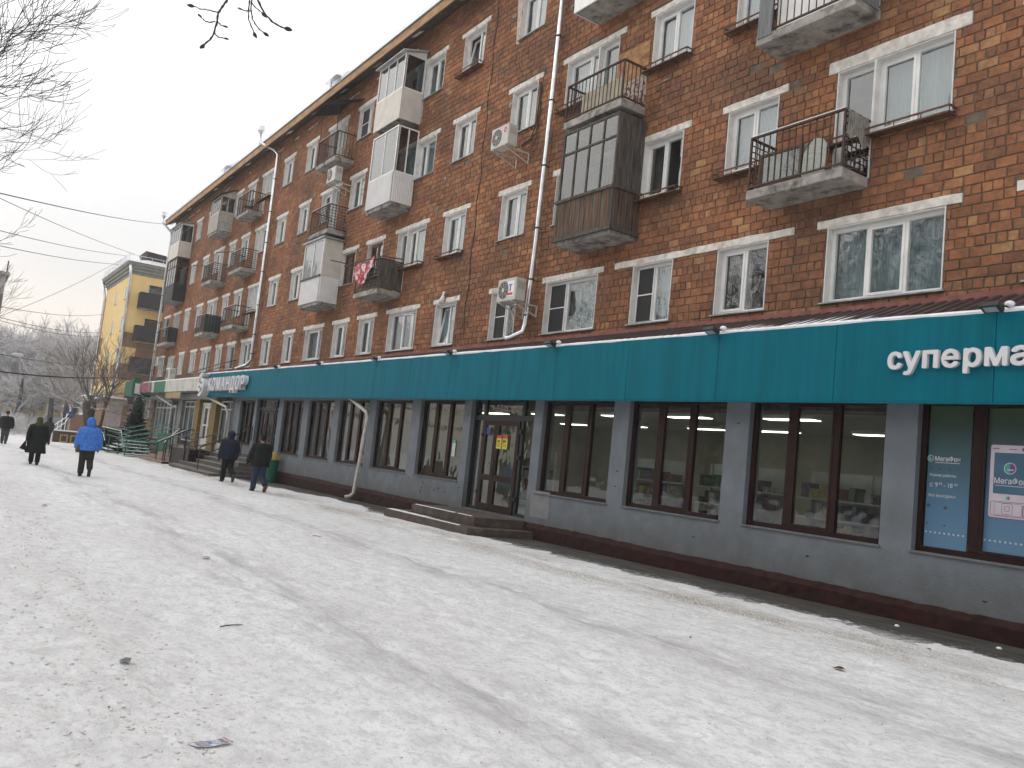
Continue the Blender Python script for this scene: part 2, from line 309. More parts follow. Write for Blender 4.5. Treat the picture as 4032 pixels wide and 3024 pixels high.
def brick_mat(name='weathered_red_brick'):
    m = bpy.data.materials.new(name); m.use_nodes = True; nt = m.node_tree; n = nt.nodes; l = nt.links; b = n['Principled BSDF']
    b.inputs['Roughness'].default_value = .88; b.inputs['Specular IOR Level'].default_value = .25
    at = n.new('ShaderNodeAttribute'); at.attribute_name = 'rnd'; oi = n.new('ShaderNodeObjectInfo')
    ad = n.new('ShaderNodeMath'); ad.operation = 'ADD'; l.new(at.outputs['Fac'], ad.inputs[0]); l.new(oi.outputs['Random'], ad.inputs[1])
    fr = n.new('ShaderNodeMath'); fr.operation = 'FRACT'; l.new(ad.outputs[0], fr.inputs[0])
    rp = n.new('ShaderNodeValToRGB'); l.new(fr.outputs[0], rp.inputs[0]); cr = rp.color_ramp
    cc = [(0, (0.209,0.100,0.056)), (.08, (0.251,0.109,0.058)), (.3, (0.306,0.133,0.068)), (.55, (0.335,0.144,0.071)), (.75, (0.365,0.158,0.074)), (.9, (0.384,0.182,0.092)), (.97, (0.435,0.240,0.114)), (1, (0.293,0.154,0.082))]
    cr.elements[0].position = 0; cr.elements[0].color = (*cc[0][1], 1); cr.elements[1].position = 1; cr.elements[1].color = (*cc[-1][1], 1)
    for p_, c_ in cc[1:-1]: e = cr.elements.new(p_); e.color = (*c_, 1)
    g = n.new('ShaderNodeNewGeometry')
    def noise(sc, st, d=5, r=.6):
        mp = n.new('ShaderNodeMapping'); mp.inputs['Scale'].default_value = st; l.new(g.outputs['Position'], mp.inputs[0])
        t = n.new('ShaderNodeTexNoise'); t.inputs['Scale'].default_value = sc; t.inputs['Detail'].default_value = d; t.inputs['Roughness'].default_value = r; l.new(mp.outputs[0], t.inputs[0]); return t.outputs[0]
    def mr(s, a, b_, c, d):
        r = n.new('ShaderNodeMapRange'); r.inputs[1].default_value = a; r.inputs[2].default_value = b_; r.inputs[3].default_value = c; r.inputs[4].default_value = d; l.new(s, r.inputs[0]); return r.outputs[0]
    grime = mr(noise(.42, (1, 1, 1.2), 7, .68), .40, .62, 0, .72)
    x = n.new('ShaderNodeMix'); x.data_type = 'RGBA'; l.new(grime, x.inputs[0]); l.new(rp.outputs[0], x.inputs[6]); x.inputs[7].default_value = (.115,.066,.045, 1)
    y = n.new('ShaderNodeMix'); y.data_type = 'RGBA'; y.blend_type = 'MULTIPLY'; y.inputs[0].default_value = 1; l.new(x.outputs[2], y.inputs[6])
    cb = n.new('ShaderNodeCombineColor'); s = mr(noise(9, (1, 1, 1), 6, .7), .3, .7, .66, 1.28)
    for i in range(3): l.new(s, cb.inputs[i])
    l.new(cb.outputs[0], y.inputs[7]); l.new(y.outputs[2], b.inputs['Base Color'])
    bp = n.new('ShaderNodeBump'); bp.inputs['Distance'].default_value = .012; l.new(noise(28, (1,1,1), 5), bp.inputs['Height']); l.new(bp.outputs[0], b.inputs['Normal'])
    return m
BRICK = brick_mat()
MORT = M('lime_mortar', (.145,.115,.088), .95, .15, 7, stain=(.06,.048,.038), ssc=1.3, smin=.5, smax=.7, bump=.01, bsc=30)
# mortar wall: rectangles of the facade grid that lie outside every opening, with real thickness round the holes
bx = sorted({XL, XR}|{q for o_ in opn for q in o_[:2]}); bz = sorted({2.9, ZT}|{q for o_ in opn for q in o_[2:]})
mw = MB()
solid = lambda x, z: not any(o_[0] < x < o_[1] and o_[2] < z < o_[3] for o_ in opn)
for z0, z1 in zip(bz, bz[1:]):
    run = None
    for x0, x1 in zip(bx, bx[1:]):
        if solid((x0+x1)/2, (z0+z1)/2): run = (run[0], x1) if run else (x0, x1)
        else:
            if run: mw.box(run[0], run[1], 0, .38, z0, z1); run = None
    if run: mw.box(run[0], run[1], 0, .38, z0, z1)
mw.build('wall', MORT, bld)
# bricks
def brick_geo(x0, x1, z0, z1, pr):
    c = .007; j = lambda s=.0055: random.uniform(-s, s)
    if x1-x0 < .03: c = .003
    yb, yf = .002, -.014-pr
    return [(x0,yb,z0),(x1,yb,z0),(x1,yb,z1),(x0,yb,z1),(x0+j(),yf+c,z0+j()),(x1+j(),yf+c,z0+j()),(x1+j(),yf+c,z1+j()),(x0+j(),yf+c,z1+j()),
            (x0+c+j(),yf+j(.002),z0+c+j()),(x1-c+j(),yf+j(.002),z0+c+j()),(x1-c+j(),yf+j(.002),z1-c+j()),(x0+c+j(),yf+j(.002),z1-c+j())]
BF = [(0,1,5,4),(1,2,6,5),(2,3,7,6),(3,0,4,7),(4,5,9,8),(5,6,10,9),(6,7,11,10),(7,4,8,11),(8,9,10,11)]
lints = []                                  # (x0, x1, z0, z1)
LSK = {('A', 3), ('A', 4)}
for ci, (a, b) in enumerate(cols):
    for r, (z0, z1) in rows.items():
        if (r, ci) in LSK or (r == 'A' and ci == 20): continue
        e = .2 if b-a > 1.5 else .19
        rr = random.Random(ci*9+ord(r)); dz = .07 if (r == 'B' and ci == 2) else 0
        lints.append((a-e+rr.uniform(-.04,.04), b+e+rr.uniform(-.05,.05), z1, z1+.15+dz))
lints.append((-13.77, -9.1, 5.98, 6.125)); blocks = opn+lints
cells = []
z = 4.36; crs = 0
while z < ZT-.02:
    h = .155 if z < 14.85 else .078
    if z+h > ZT: break
    header = 'SSHSSSHSH'[crs % 9] == 'H' if h > .1 else (crs % 5 == 4); Lb = .147 if header else .298
    zz0, zz1 = z+.006, z+h-.006
    hit = [o_ for o_ in blocks if o_[2] < zz1-.012 and o_[3] > zz0+.012]
    br = sorted({XL, XR}|{q for o_ in hit for q in o_[:2]})
    for s0, s1 in zip(br, br[1:]):
        m_ = (s0+s1)/2; a0, a1 = zz0, zz1; dead = False
        for o_ in hit:
            if o_[0] < m_ < o_[1]:
                if o_[2] <= a0+.02 and o_[3] >= a1-.02: dead = True
                elif o_[2] <= a0+.02: a0 = max(a0, o_[3]+.006)
                elif o_[3] >= a1-.02: a1 = min(a1, o_[2]-.006)
                else: dead = True
        if dead or a1-a0 < .03: continue
        ph = (crs*.5 % 1)*Lb+(crs*.037 % .05); k = math.floor((s0-ph)/Lb)
        while ph+k*Lb < s1:
            p0, p1 = max(ph+k*Lb, s0), min(ph+(k+1)*Lb, s1); k += 1
            if p1-p0 < .05 or random.random() < .006: continue
            jj_ = random.uniform(-.008, .008); cells.append((p0+.008+max(0,jj_), p1-.008+min(0,jj_), a0+random.uniform(0,.004), a1-random.uniform(0,.004)))
    z += h; crs += 1
# long lintel-level course breaks: the clipped cells already butt against the lintels
def px(x, y, z):
    v = Vector((x, y, z))-CAM; d = v.dot(CF); return (2016+3280*v.dot(CR)/d, 1512-3280*v.dot(CU)/d, d) if d > .1 else (-9e9, 0, 1)
near = []
for i, (p0, p1, a0, a1) in enumerate(cells):
    u, v, d = px((p0+p1)/2, 0, (a0+a1)/2)
    if -60 < u < 4090 and -60 < v < 3000 and p1-p0 > .2: near.append((d, i))
near = {i for d, i in sorted(near)[:290]}
sb = MB(); rnd = []
shared = []
for k in range(6):
    t = MB().add(brick_geo(-.143, .143, -.0715, .0715, random.uniform(-.002, .005)), BF); me_ = t.mesh('brick', BRICK); shared.append(me_)
for i, (p0, p1, a0, a1) in enumerate(cells):
    if i in near:
        o = bpy.data.objects.new('brick', shared[i*7 % 6]); C.objects.link(o); o.parent = bld
        o.location = Vector(((p0+p1)/2, 0, (a0+a1)/2))-bld.location; o.scale = ((p1-p0)/.286, 1, (a1-a0)/.143)
    else:
        sb.add(brick_geo(p0, p1, a0, a1, random.uniform(-.004, .006)), BF); rnd += [random.random()]*9
so = sb.build('brick_courses', BRICK, bld); so['kind'] = 'stuff'
at = so.data.attributes.new('rnd', 'FLOAT', 'FACE'); at.data.foreach_set('value', rnd)
for (a, b, z0, z1) in lints:
    n_ = max(3, int((b-a)/.25)); top = []; bot = []
    rr = random.Random(int(a*100)+int(z0*7))
    for i in range(n_+1):
        x = a+(b-a)*i/n_; top.append((x, z1-.004+rr.uniform(-.010, .012))); bot.append((x, z0+rr.uniform(-.002, .006)))
    MB().prism(bot+top[::-1], -.03, .1).build('lintel', LINT, bld, bevel=.006)

# ------------------------------------------------------------------ windows
rw = random.Random(11)
def window(par, x0, x1, z0, z1, sp, y=.12, fm=WHITE, net=(), tilt=None, rev=True, sill=True, cur=None, gl=GL, ft=.055, rail=False, name='window', thick=.05, mul=.055, nobar=False):
    f = MB(); f.box(x0+.02, x0+.02+ft, y, y+.07, z0+.01, z1-.02); f.box(x1-.02-ft, x1-.02, y, y+.07, z0+.01, z1-.02)
    f.box(x0+.02+ft, x1-.02-ft, y+.001, y+.069, z0+.01, z0+.01+ft); f.box(x0+.02+ft, x1-.02-ft, y+.001, y+.069, z1-.02-ft, z1-.02)
    X0, X1 = x0+.02+ft, x1-.02-ft; xs_ = [X0]+[x0+(x1-x0)*s for s in sp]+[X1]
    for s in xs_[1:-1]: f.box(s-mul/2, s+mul/2, y+.002, y+.068, z0+.01+ft, z1-.02-ft)
    w_ = f.build(name, fm, par)
    zb, zt = z0+.01+ft, z1-.02-ft
    for i in range(len(xs_)-1):
        a = xs_[i]+(mul/2 if i else 0); b = xs_[i+1]-(mul/2 if i < len(xs_)-2 else 0)
        sash = (i in net) or (len(xs_) > 2 and i == (0 if len(xs_) == 3 else 1))
        if sash:
            s = MB(); t = .042; yy = y-.012; s.box(a, a+t, yy, yy+.05, zb, zt); s.box(b-t, b, yy, yy+.05, zb, zt); s.box(a+t, b-t, yy, yy+.05, zb, zb+t); s.box(a+t, b-t, yy, yy+.05, zt-t, zt)
            so_ = s.build('sash', fm, w_)
            if tilt == i:
                bl = Vector((0, y, zb)); R_ = Matrix.Translation(bl-bld.location*0)@Matrix.Rotation(math.radians(-9), 4, 'X')@Matrix.Translation(-bl)
                off = bld.location if par == bld else par.location
                so_.data.transform(Matrix.Translation(-off)@R_@Matrix.Translation(off))
            ga, gb, ga0, gb0 = a+t, b-t, zb+t, zt-t
        else: ga, gb, ga0, gb0 = a, b, zb, zt
        if not (tilt == i): MB().quad((ga, y+.03, ga0), (gb, y+.03, ga0), (gb, y+.03, gb0), (ga, y+.03, gb0)).build('pane', gl, w_)
        else:
            q_ = MB().quad((ga, y+.03, ga0), (gb, y+.03, ga0), (gb, y+.03, gb0), (ga, y+.03, gb0)).build('pane', gl, w_); q_.data.transform(Matrix.Translation(-off)@R_@Matrix.Translation(off))
        if i in net:
            n_ = MB(); n_.quad((a+.01, y-.022, zb), (b-.01, y-.022, zb), (b-.01, y-.022, zt), (a+.01, y-.022, zt)); n_.build('mosquito_net', NET, w_)
            MB().box(a, b, y-.035, y-.02, (zb+zt)/2-.012, (zb+zt)/2+.012).box(a, a+.02, y-.034, y-.021, zb, zt).box(b-.02, b, y-.034, y-.021, zb, zt).build('net_frame', fm, w_)
    if rev:
        r = MB(); r.box(x0, x0+.02, -.02, y, z0, z1); r.box(x1-.02, x1, -.018, y, z0, z1); r.box(x0+.02, x1-.02, -.01, y, z1-.02, z1); r.build('reveal', REVEAL, w_)
    if sill:
        s = MB(); s.add([(x0-.05, -.07, z0-.035), (x1+.05, -.07, z0-.035), (x1+.05, -.07, z0-.012), (x0-.05, -.07, z0-.012), (x0-.05, y, z0-.01), (x1+.05, y, z0-.01), (x1+.05, y, z0+.012), (x0-.05, y, z0+.012)],
            [(0,1,2,3),(7,6,5,4),(3,2,6,7),(4,5,1,0),(0,3,7,4),(1,5,6,2)]); s.build('sill', METALS if sill is True else sill, w_)
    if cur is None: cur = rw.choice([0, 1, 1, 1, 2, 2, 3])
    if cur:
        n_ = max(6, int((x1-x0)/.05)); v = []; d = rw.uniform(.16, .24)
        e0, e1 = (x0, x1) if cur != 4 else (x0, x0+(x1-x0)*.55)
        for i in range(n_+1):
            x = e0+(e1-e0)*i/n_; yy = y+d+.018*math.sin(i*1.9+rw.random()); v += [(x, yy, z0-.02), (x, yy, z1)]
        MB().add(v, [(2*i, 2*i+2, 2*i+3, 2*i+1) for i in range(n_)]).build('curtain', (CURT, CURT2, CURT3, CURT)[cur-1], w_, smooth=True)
    return w_
spec = {('A',2): dict(sp=(.335,.665), cur=1), ('A',3): dict(sp=(.5,), cur=0), ('A',4): dict(sp=(.5,), net=(0,), cur=2), ('A',5): dict(sp=(.37,), net=(0,), cur=1), ('A',6): dict(sp=(.53,), net=(0,), cur=0),
 ('A',7): dict(sp=(.56,), tilt=0, cur=2), ('A',8): dict(sp=(.42,.76), cur=1), ('B',2): dict(sp=(.32,.66), cur=1), ('B',3): dict(sp=(.5,), cur=2), ('B',4): dict(sp=(.5,), cur=0), ('B',6): dict(sp=(.55,), cur=2),
 ('B',7): dict(sp=(.55,), cur=2), ('B',8): dict(sp=(.36,), cur=1), ('B',9): dict(sp=(.5,), cur=0, fm=REDWOOD), ('B',10): dict(sp=(.5,), cur=0, fm=REDWOOD), ('C',5): dict(sp=(.68,), cur=2),
 ('C',4): dict(sp=(.5,), cur=2), ('C',6): dict(sp=(.55,), cur=2), ('C',7): dict(sp=(.55,), cur=0), ('D',7): dict(sp=(.6,), tilt=0, cur=0), ('D',6): dict(sp=(.55,), cur=1), ('D',10): dict(sp=(.6,), net=(0,), cur=0),
 ('C',3): dict(sp=(.5,), cur=2), ('A',15): dict(sp=(.99,), cur=0)}
GREENW = M('green_painted_wood', (.03,.12,.07), .6, .1, 8)
GRILLE = {('B',3), ('B',2), ('B',4), ('B',7), ('B',8), ('C',3), ('C',4), ('C',5), ('D',7), ('B',14), ('D',14), ('B',9)}
for ci, (a, b) in enumerate(cols):
    for r, (z0, z1) in rows.items():
        k = dict(spec.get((r, ci), {})); k.setdefault('sp', (.5,) if b-a < 1.5 else rw.choice([(.36,), (.34,.67), (.64,)]))
        if ci in (20, 21) and r == 'B': k['fm'] = GREENW
        if k['sp'] == (.99,): k['sp'] = ()
        lo, hi = a, b
        if ci in doors and r != 'A':
            d0, d1 = doors[ci]; s0 = SLAB[r]+.17
            window(bld, d0, d1, s0, z1, (), sill=False, fm=k.get('fm', WHITE), cur=rw.choice([0, 1, 2]), name='balcony_door', ft=.07)
            if d0 <= a+.05: lo = d1
            elif d1 >= b-.05: hi = d0
            else: lo = a; hi = d0
            if hi-lo < .4: continue
            if len(k['sp']) == 2: k['sp'] = (.5,)
        w_ = window(bld, lo, hi, z0, z1, **k)
        if (r, ci) in GRILLE:            # rusty flower-box rail in front of the sill
            g = MB(); x0, x1 = a-.10, b+.08; zz = z0-.10
            g.beam((x0, -.22, zz+.10), (x1, -.22, zz+.10), .016, .03); g.beam((x0, -.22, zz), (x1, -.22, zz), .016, .02)
            for x_ in (x0, x1): g.beam((x_, -.22, zz+.10), (x_, .0, zz+.10), .016, .03); g.beam((x_, -.22, zz), (x_, .0, zz), .02)
            n_ = int((x1-x0)/.42)
            for i in range(n_+1): g.beam((x0+(x1-x0)*i/n_, -.22, zz), (x0+(x1-x0)*i/n_, -.22, zz+.10), .012); g.beam((x0+(x1-x0)*i/n_, -.22, zz), (x0+(x1-x0)*i/n_, .0, zz), .014)
            BX(x0+.02, x1-.02, -.2, -.015, zz+.012, zz+.03).build('flower_box_board', OLDWOOD2, w_)
            g.build('flower_box_rail', RUSTY, w_)
# inside of the flats: floors, party walls and a back wall
im = MB()
for z_ in (3.35, 6.56, 9.4, 12.22, 15.3): im.box(XL+.3, XR-.1, .385, 5.6, z_-.1, z_+.1)
for x_ in [-58+5.6*k for k in range(12)]: im.box(x_, x_+.2, .39, 5.6, 3.5, 15.2)
im.box(XL+.3, XR-.1, 4.4, 4.6, 3.2, 15.3); im.build('partition', ROOMW, bld)
BR2 = M('end_wall_brick', (.22,.085,.05), .9, .25, 6, col2=(.12,.06,.045), bump=.01)
e = MB(); e.box(XL, XL+.3, .385, 11, -.6, ZT); e.box(XR-.1, XR, .385, 11, -.6, ZT); e.box(XL, XR, 11, 11.3, -.6, ZT); e.build('end_wall', BR2, bld)
# cracks of the building joint
MB().tube([(-20.0+.25*0, -.022, 14.9)]+[(-20.0+.05*math.sin(k*1.7), -.023, 14.6-k*.42) for k in range(24)], .012, 5).build('expansion_joint', BLACKI, bld)
# ------------------------------------------------------------------ eaves and roof
EAVE = M('ochre_eaves_board', (.40,.235,.12), .8, .15, 5, stain=(.24,.14,.08), ssc=2, stretch=(.3,1,1))
SOFF = M('dark_soffit_boards', (.10,.085,.07), .9, .2, 6)
ROOFM = M('grey_roof_sheet', (.22,.23,.24), .5, .1, 4, metal=.4)
for k in range(12):
    x0 = XL-.35+k*5.87; BX(x0+.006, x0+5.864, -.62, -.585, 15.30, 15.60).build('eaves_board', EAVE, bld)
MB().add([(XL-.35,-.585,15.31),(XR,-.585,15.31),(XR,0.1,15.68),(XL-.35,.1,15.68),(XL-.35,-.585,15.34),(XR,-.585,15.34),(XR,.1,15.71),(XL-.35,.1,15.71)],[(3,2,1,0),(4,5,6,7),(0,1,5,4),(3,0,4,7),(1,2,6,5)]).build('soffit', SOFF, bld)
for k in range(22):
    x = -59+k*3.1; MB().add([(x,-.40,15.402),(x+.55,-.40,15.402),(x+.55,-.22,15.499),(x,-.22,15.499)],[(3,2,1,0)]).build('soffit_vent', SNOWW if k % 2 else METALS, bld)
r = MB(); r.add([(XL-.4,-.66,15.60),(XR,-.66,15.60),(XR,5.6,18.2),(XL-.4,5.6,18.2),(XR,12,15.4),(XL-.4,12,15.4),(XL-.4,-.66,15.66),(XR,-.66,15.66),(XR,5.6,18.27),(XL-.4,5.6,18.27),(XR,12,15.46),(XL-.4,12,15.46)],
 [(0,1,2,3),(3,2,4,5),(6,9,8,7),(9,11,10,8),(0,6,7,1),(0,3,9,6),(3,5,11,9),(1,7,8,2),(2,8,10,4),(5,4,10,11)]); r.build('roof', ROOFM, bld)
MB().add([(XL-.38,-.5,15.75),(XR,-.5,15.75),(XR,5.5,18.33),(XL-.38,5.5,18.33),(XL-.38,-.5,15.70),(XR,-.5,15.70)],[(0,1,2,3),(4,5,1,0)]).build('roof_snow', SNOWW, bld)
rr_ = MB()
for h in (.10, .2): rr_.tube([(XL, -.52, 15.72+h), (XR, -.52, 15.72+h)], .012, 5)
for k in range(40): x = XL+.4+k*1.75; rr_.beam((x, -.52, 15.66), (x, -.52, 15.95), .02).beam((x, -.52, 15.93), (x, -.2, 15.84), .015)
rr_.build('snow_guard', GALV, bld)
def vent(x, y, z, s=1.):
    v = thing('roof_vent', VL.pop(0), 'roof vent', (x, y, z), 'sheet metal roof vents')
    BX(x-.55*s, x+.55*s, y-.4, y+.4, z-.4, z+.62).build('shaft', M('vent_plaster', (.45,.45,.44), .8, .1, 4), v)
    h = MB()
    for a in (-.5, .5):
        for b in (-.34, .34): h.beam((x+a*s, y+b, z+.62), (x+a*s, y+b, z+.9), .04)
    h.build('cap_post', BLACKI, v)
    MB().add([(x-.8*s,y-.6,z+.82),(x+.8*s,y-.6,z+.82),(x+.8*s,y+.6,z+.82),(x-.8*s,y+.6,z+.82),(x-.8*s,y,z+1.2),(x+.8*s,y,z+1.2)],[(0,1,5,4),(2,3,4,5),(0,4,3),(1,2,5),(3,2,1,0)]).build('cap', GALV, v)
VL = ['galvanised roof vent with pitched cap standing above the brick wall nearer the camera', 'galvanised roof vent on white shaft standing farther along the roof edge near its far end']
vent(-35.2, 1.2, 16.9, .9); vent(-52.3, 1.2, 16.85)

rr = random.Random(44); x = XL+.5
while x < -2:                           # dashed line of pale mortar repairs below the eaves
    w_ = rr.uniform(.25, 1.6)
    if rr.random() < .6:
        n_ = max(2, int(w_/.12)); top = [(x+w_*i/n_, 15.215+rr.uniform(0, .018)) for i in range(n_+1)]; bot = [(x+w_*i/n_, 15.18-rr.uniform(0, .012)) for i in range(n_+1)]
        MB().prism(bot+top[::-1], -.024, 0).build('mortar_repair', LINT, bld)
    x += w_+rr.uniform(.05, .8)
for (x, z, w_, h_) in ((-18.95, 14.3, .35, .55), (-18.85, 13.7, .2, .5), (-19.2, 13.9, .3, .15), (-18.9, 11.2, .25, .2), (-12.9, 9.95, .4, .06), (-22.2, 9.9, .3, .1)):
    P = [(x+w_*.5*(1+.9*math.cos(a*.52)*rr.uniform(.6, 1)), z+h_*.5*(1+.9*math.sin(a*.52)*rr.uniform(.6, 1))) for a in range(12)]
    MB().prism(P, -.026, -.01).build('cement_patch', M('cement_patch', (.26,.24,.21), .95, .2, 14, bump=.01), bld)
MB().prism([(-18.82, 13.05), (-18.68, 13.0), (-18.7, 14.6), (-18.95, 14.62), (-18.9, 14.0), (-18.85, 13.5)], -.03, -.005).build('plaster_patch', M('pinkish_plaster', (.55,.43,.36), .95, .12, 10, bump=.01), bld)
# ------------------------------------------------------------------ balconies
BL = [0]
def slab(x0, x1, zb, dep=.78, th=.17, mat=CONC):
    rr = random.Random(int(x0*10)); m = MB(); m.box(x0, x1, -dep, .0, zb, zb+th); return m.build('balcony', mat, bld, bevel=.012)
def open_balcony(x0, x1, zb, dep=.78, rh=.95, style='bars', nb=14, side='bars', mat=RUST, panel=None, snow=True):
    s = slab(x0, x1, zb, dep); zt = zb+.17; zr = zt+rh; y = -dep+.03; a, b = x0+.03, x1-.03
    r = MB(); r.beam((a, y, zr), (b, y, zr), .045, .035); r.beam((a, y, zt+.06), (b, y, zt+.06), .03)
    for x in (a, b): r.beam((x, y, zr-.001), (x, .0, zr-.001), .045, .033); r.beam((x, y, zt), (x, y, zr+.01), .035); r.beam((x, y, zt+.06), (x, 0, zt+.06), .03)
    r.build('handrail', mat, s)
    q = MB()
    if style in ('bars', 'grid'):
        for i in range(1, nb): x = a+(b-a)*i/nb; q.beam((x, y+.002, zt+.06), (x, y+.002, zr), .015)
    if style == 'grid':
        for i in range(1, 8): z_ = zt+.06+(zr-zt-.06)*i/8; q.beam((a, y-.012, z_), (b, y-.012, z_), .016)
    for x in (a, b):
        ns = 6
        for i in range(1, ns): yy = y+(0-y)*i/ns; q.beam((x, yy, zt+.06), (x, yy, zr), .015)
        if side == 'grid':
            for i in range(1, 8): z_ = zt+.06+(zr-zt-.06)*i/8; q.beam((x+.012*(1 if x > a else -1), y, z_), (x+.012*(1 if x > a else -1), 0, z_), .016)
    q.build('railing', mat, s)
    if panel:
        pm, fr_, sd_ = panel
        n_ = 9
        if fr_:
            for i in range(n_): xx0 = a+(b-a)*i/n_; BX(xx0+.004, a+(b-a)*(i+1)/n_-.004, y-.03, y-.015, zt+.05, zr-.06-.02*random.random()).build('board', pm, s)
        if sd_:
            for i in range(5): yy = y+(0-y)*i/5; BX(b+.016, b+.03, yy+.004, y+(0-y)*(i+1)/5-.004, zt+.03, zr-.02-.02*random.random()).build('board', pm, s)
    if snow: BX(a+.01, b-.01, y-.02, y+.02, zr+.018, zr+.03).build('snow_strip', SNOWW, s)
    return s
def glazed(x0, x1, zb, zs, ztp, style, nf=3, dep=.78, roof=None, ns=2, sidewall=None, lower='plain', frame=WHITE, low=WHITE):
    s = slab(x0+.02, x1-.02, zb, dep-.03, .16); y = -dep; z0 = zb+.13 if lower != 'deep' else zb
    if lower == 'deep': z0 = zb-.0
    if lower in ('plain', 'deep'):
        BX(x0, x1, y, y+.03, z0, zs).build('front_panel', low, s); BX(x1-.03, x1, y+.031, -.002, z0, zs).build('side_panel', low, s); BX(x0, x0+.03, y+.031, -.002, z0, zs).build('side_panel', low, s)
    elif lower == 'ribbed':
        def rib(p0, p1, nm):
            p0 = Vector(p0); p1 = Vector(p1); d = (p1-p0); Ln = d.length; d.normalize(); nrm = Vector((d.y, -d.x, 0)); n_ = int(Ln/.075); v = []
            for i in range(n_+1):
                for t, o_ in ((0, 0), (.5, 0), (.62, .024), (.88, .024)):
                    q = p0+d*min(Ln, (i+t)*.075)+nrm*o_; v += [(q.x, q.y, z0), (q.x, q.y, zs)]
            MB().add(v, [(2*i, 2*i+2, 2*i+3, 2*i+1) for i in range(len(v)//2-1)]).build(nm, low, s)
        rib((x0, y, 0), (x1, y, 0), 'ribbed_front_sheet'); rib((x1, y, 0), (x1, 0, 0), 'ribbed_side_sheet'); BX(x0, x0+.03, y+.03, -.002, z0, zs).build('side_panel', low, s)
    elif lower == 'siding':
        n_ = 9
        for i in range(n_):
            a = z0+(zs-z0)*i/n_; b = z0+(zs-z0)*(i+1)/n_
            MB().add([(x0,y-.014,a+.003),(x1+.002,y-.014,a+.003),(x1+.002,y,b-.008),(x0,y,b-.008)],[(0,1,2,3)]).add([(x1+.014,y-.012,a+.003),(x1+.014,0,a+.003),(x1,0,b-.008),(x1,y,b-.008)],[(0,1,2,3)]).build('siding_board', low, s)
        BX(x0+.002, x1-.002, y+.002, -.002, z0, zs).build('core', OLDWOOD, s)
        BX(x1-.04, x1+.02, y-.02, y+.03, z0, zs).build('corner_trim', METALS, s)
    elif lower == 'boards':
        n_ = 22
        for i in range(n_):
            a = x0+(x1-x0)*i/n_; BX(a+.004, x0+(x1-x0)*(i+1)/n_-.004, y-.015+random.uniform(-.006,.006), y+.01, z0-.02, zs).build('board', OLDWOOD2 if i % 3 else OLDWOOD, s)
        for i in range(9):
            a = y+(0-y)*i/9; BX(x1-.01, x1+.012+random.uniform(-.005,.005), a+.005, y+(0-y)*(i+1)/9-.005, z0-.02, zs).build('board', OLDWOOD2 if i % 2 else OLDWOOD, s)
        BX(x0, x0+.02, y+.012, -.002, z0, zs).build('side_panel', OLDWOOD, s)
        MB().beam((x0-.04, y-.02, zs), (x1+.04, y-.02, zs), .07, .06).beam((x1+.02, y, zs), (x1+.02, 0, zs), .07, .06).beam((x0-.05, y-.03, z0-.01), (x1+.05, y-.03, z0-.01), .06, .08).beam((x1+.03, y, z0-.01), (x1+.03, 0, z0-.01), .06, .08).build('ledge', OLDWOOD, s)
    # glazing: front
    t = .05
    def lights(p0, p1, n, trans=None):
        p0 = Vector((*p0, 0)); p1 = Vector((*p1, 0)); f = MB(); d = (p1-p0); zA, zB = zs+.002, ztp
        for i in range(n+1):
            q = p0+d*i/n; f.beam((q.x, q.y, zA), (q.x, q.y, zB), t if i in (0, n) else t*.8)
        for z_ in (zA+t/2, zB-t/2)+((trans,) if trans else ()): f.beam((p0.x, p0.y, z_), (p1.x, p1.y, z_), t*.9)
        g_ = f.build('glazing_frame', frame, s)
        for i in range(n):
            a = p0+d*(i+.06)/n; b = p0+d*(i+.94)/n
            for c0, c1 in (((zA+t, trans-t/2), (trans+t/2, zB-t)) if trans else ((zA+t, zB-t),)):
                MB().quad((a.x, a.y, c0), (b.x, b.y, c0), (b.x, b.y, c1), (a.x, a.y, c1)).build('pane', GLB, g_)
    tr = zs+(ztp-zs)*.68 if style == 'wood' else None
    lights((x0+t/2, y+t/2), (x1-t/2, y+t/2), nf, tr)
    if sidewall:
        BX(x1-.03, x1-.001, y+t, -.002, zs+.002, ztp).build('side_panel', sidewall, s)
        if sidewall == OLDWOOD:
            for i in range(5): a = y+.03+(0-y-.03)*i/5; BX(x1-.001, x1+.018, a+.006, y+.03+(0-y-.03)*(i+1)/5-.006, zs+.03, ztp-.02).build('board', OLDWOOD, s)
    else: lights((x1-t/2, y+t), (x1-t/2, -.03), ns, tr)
    BX(x0, x0+.03, y+t, -.002, zs+.002, ztp).build('side_panel', sidewall or frame, s)
    if roof:
        rm, h = roof
        MB().add([(x0-.1,y-.14,ztp+.02),(x1+.1,y-.14,ztp+.02),(x1+.1,0,ztp+h),(x0-.1,0,ztp+h),(x0-.1,y-.14,ztp-.02),(x1+.1,y-.14,ztp-.02),(x1+.1,0,ztp+h-.04),(x0-.1,0,ztp+h-.04)],[(0,1,2,3),(7,6,5,4),(0,4,5,1),(1,5,6,2),(3,0,4,7)][:4]+[(0,3,7,4)]).build('balcony_roof', rm, s)
        MB().add([(x1-.02,y,ztp),(x1-.02,0,ztp),(x1-.02,0,ztp+h-.05)],[(0,1,2)]).add([(x1-.02,y,ztp),(x0,y,ztp),(x0,y+.02,ztp+.03),(x1-.02,y+.02,ztp+.03)],[(0,1,2,3)]).build('gable', frame, s)
    return s
DARKP = M('tarred_sheet', (.03,.032,.034), .7, .15, 5); GREYB = M('grey_boards', (.17,.175,.18), .8, .15, 7, stretch=(4,4,.3)); CREAMP = M('cream_panel', (.60,.56,.50), .6, .05, 3)
DGREEN = M('dark_green_sheet', (.02,.045,.038), .7, .1, 6); SHEETB = M('black_rubber_sheet', (.015,.016,.018), .85, .2, 4)
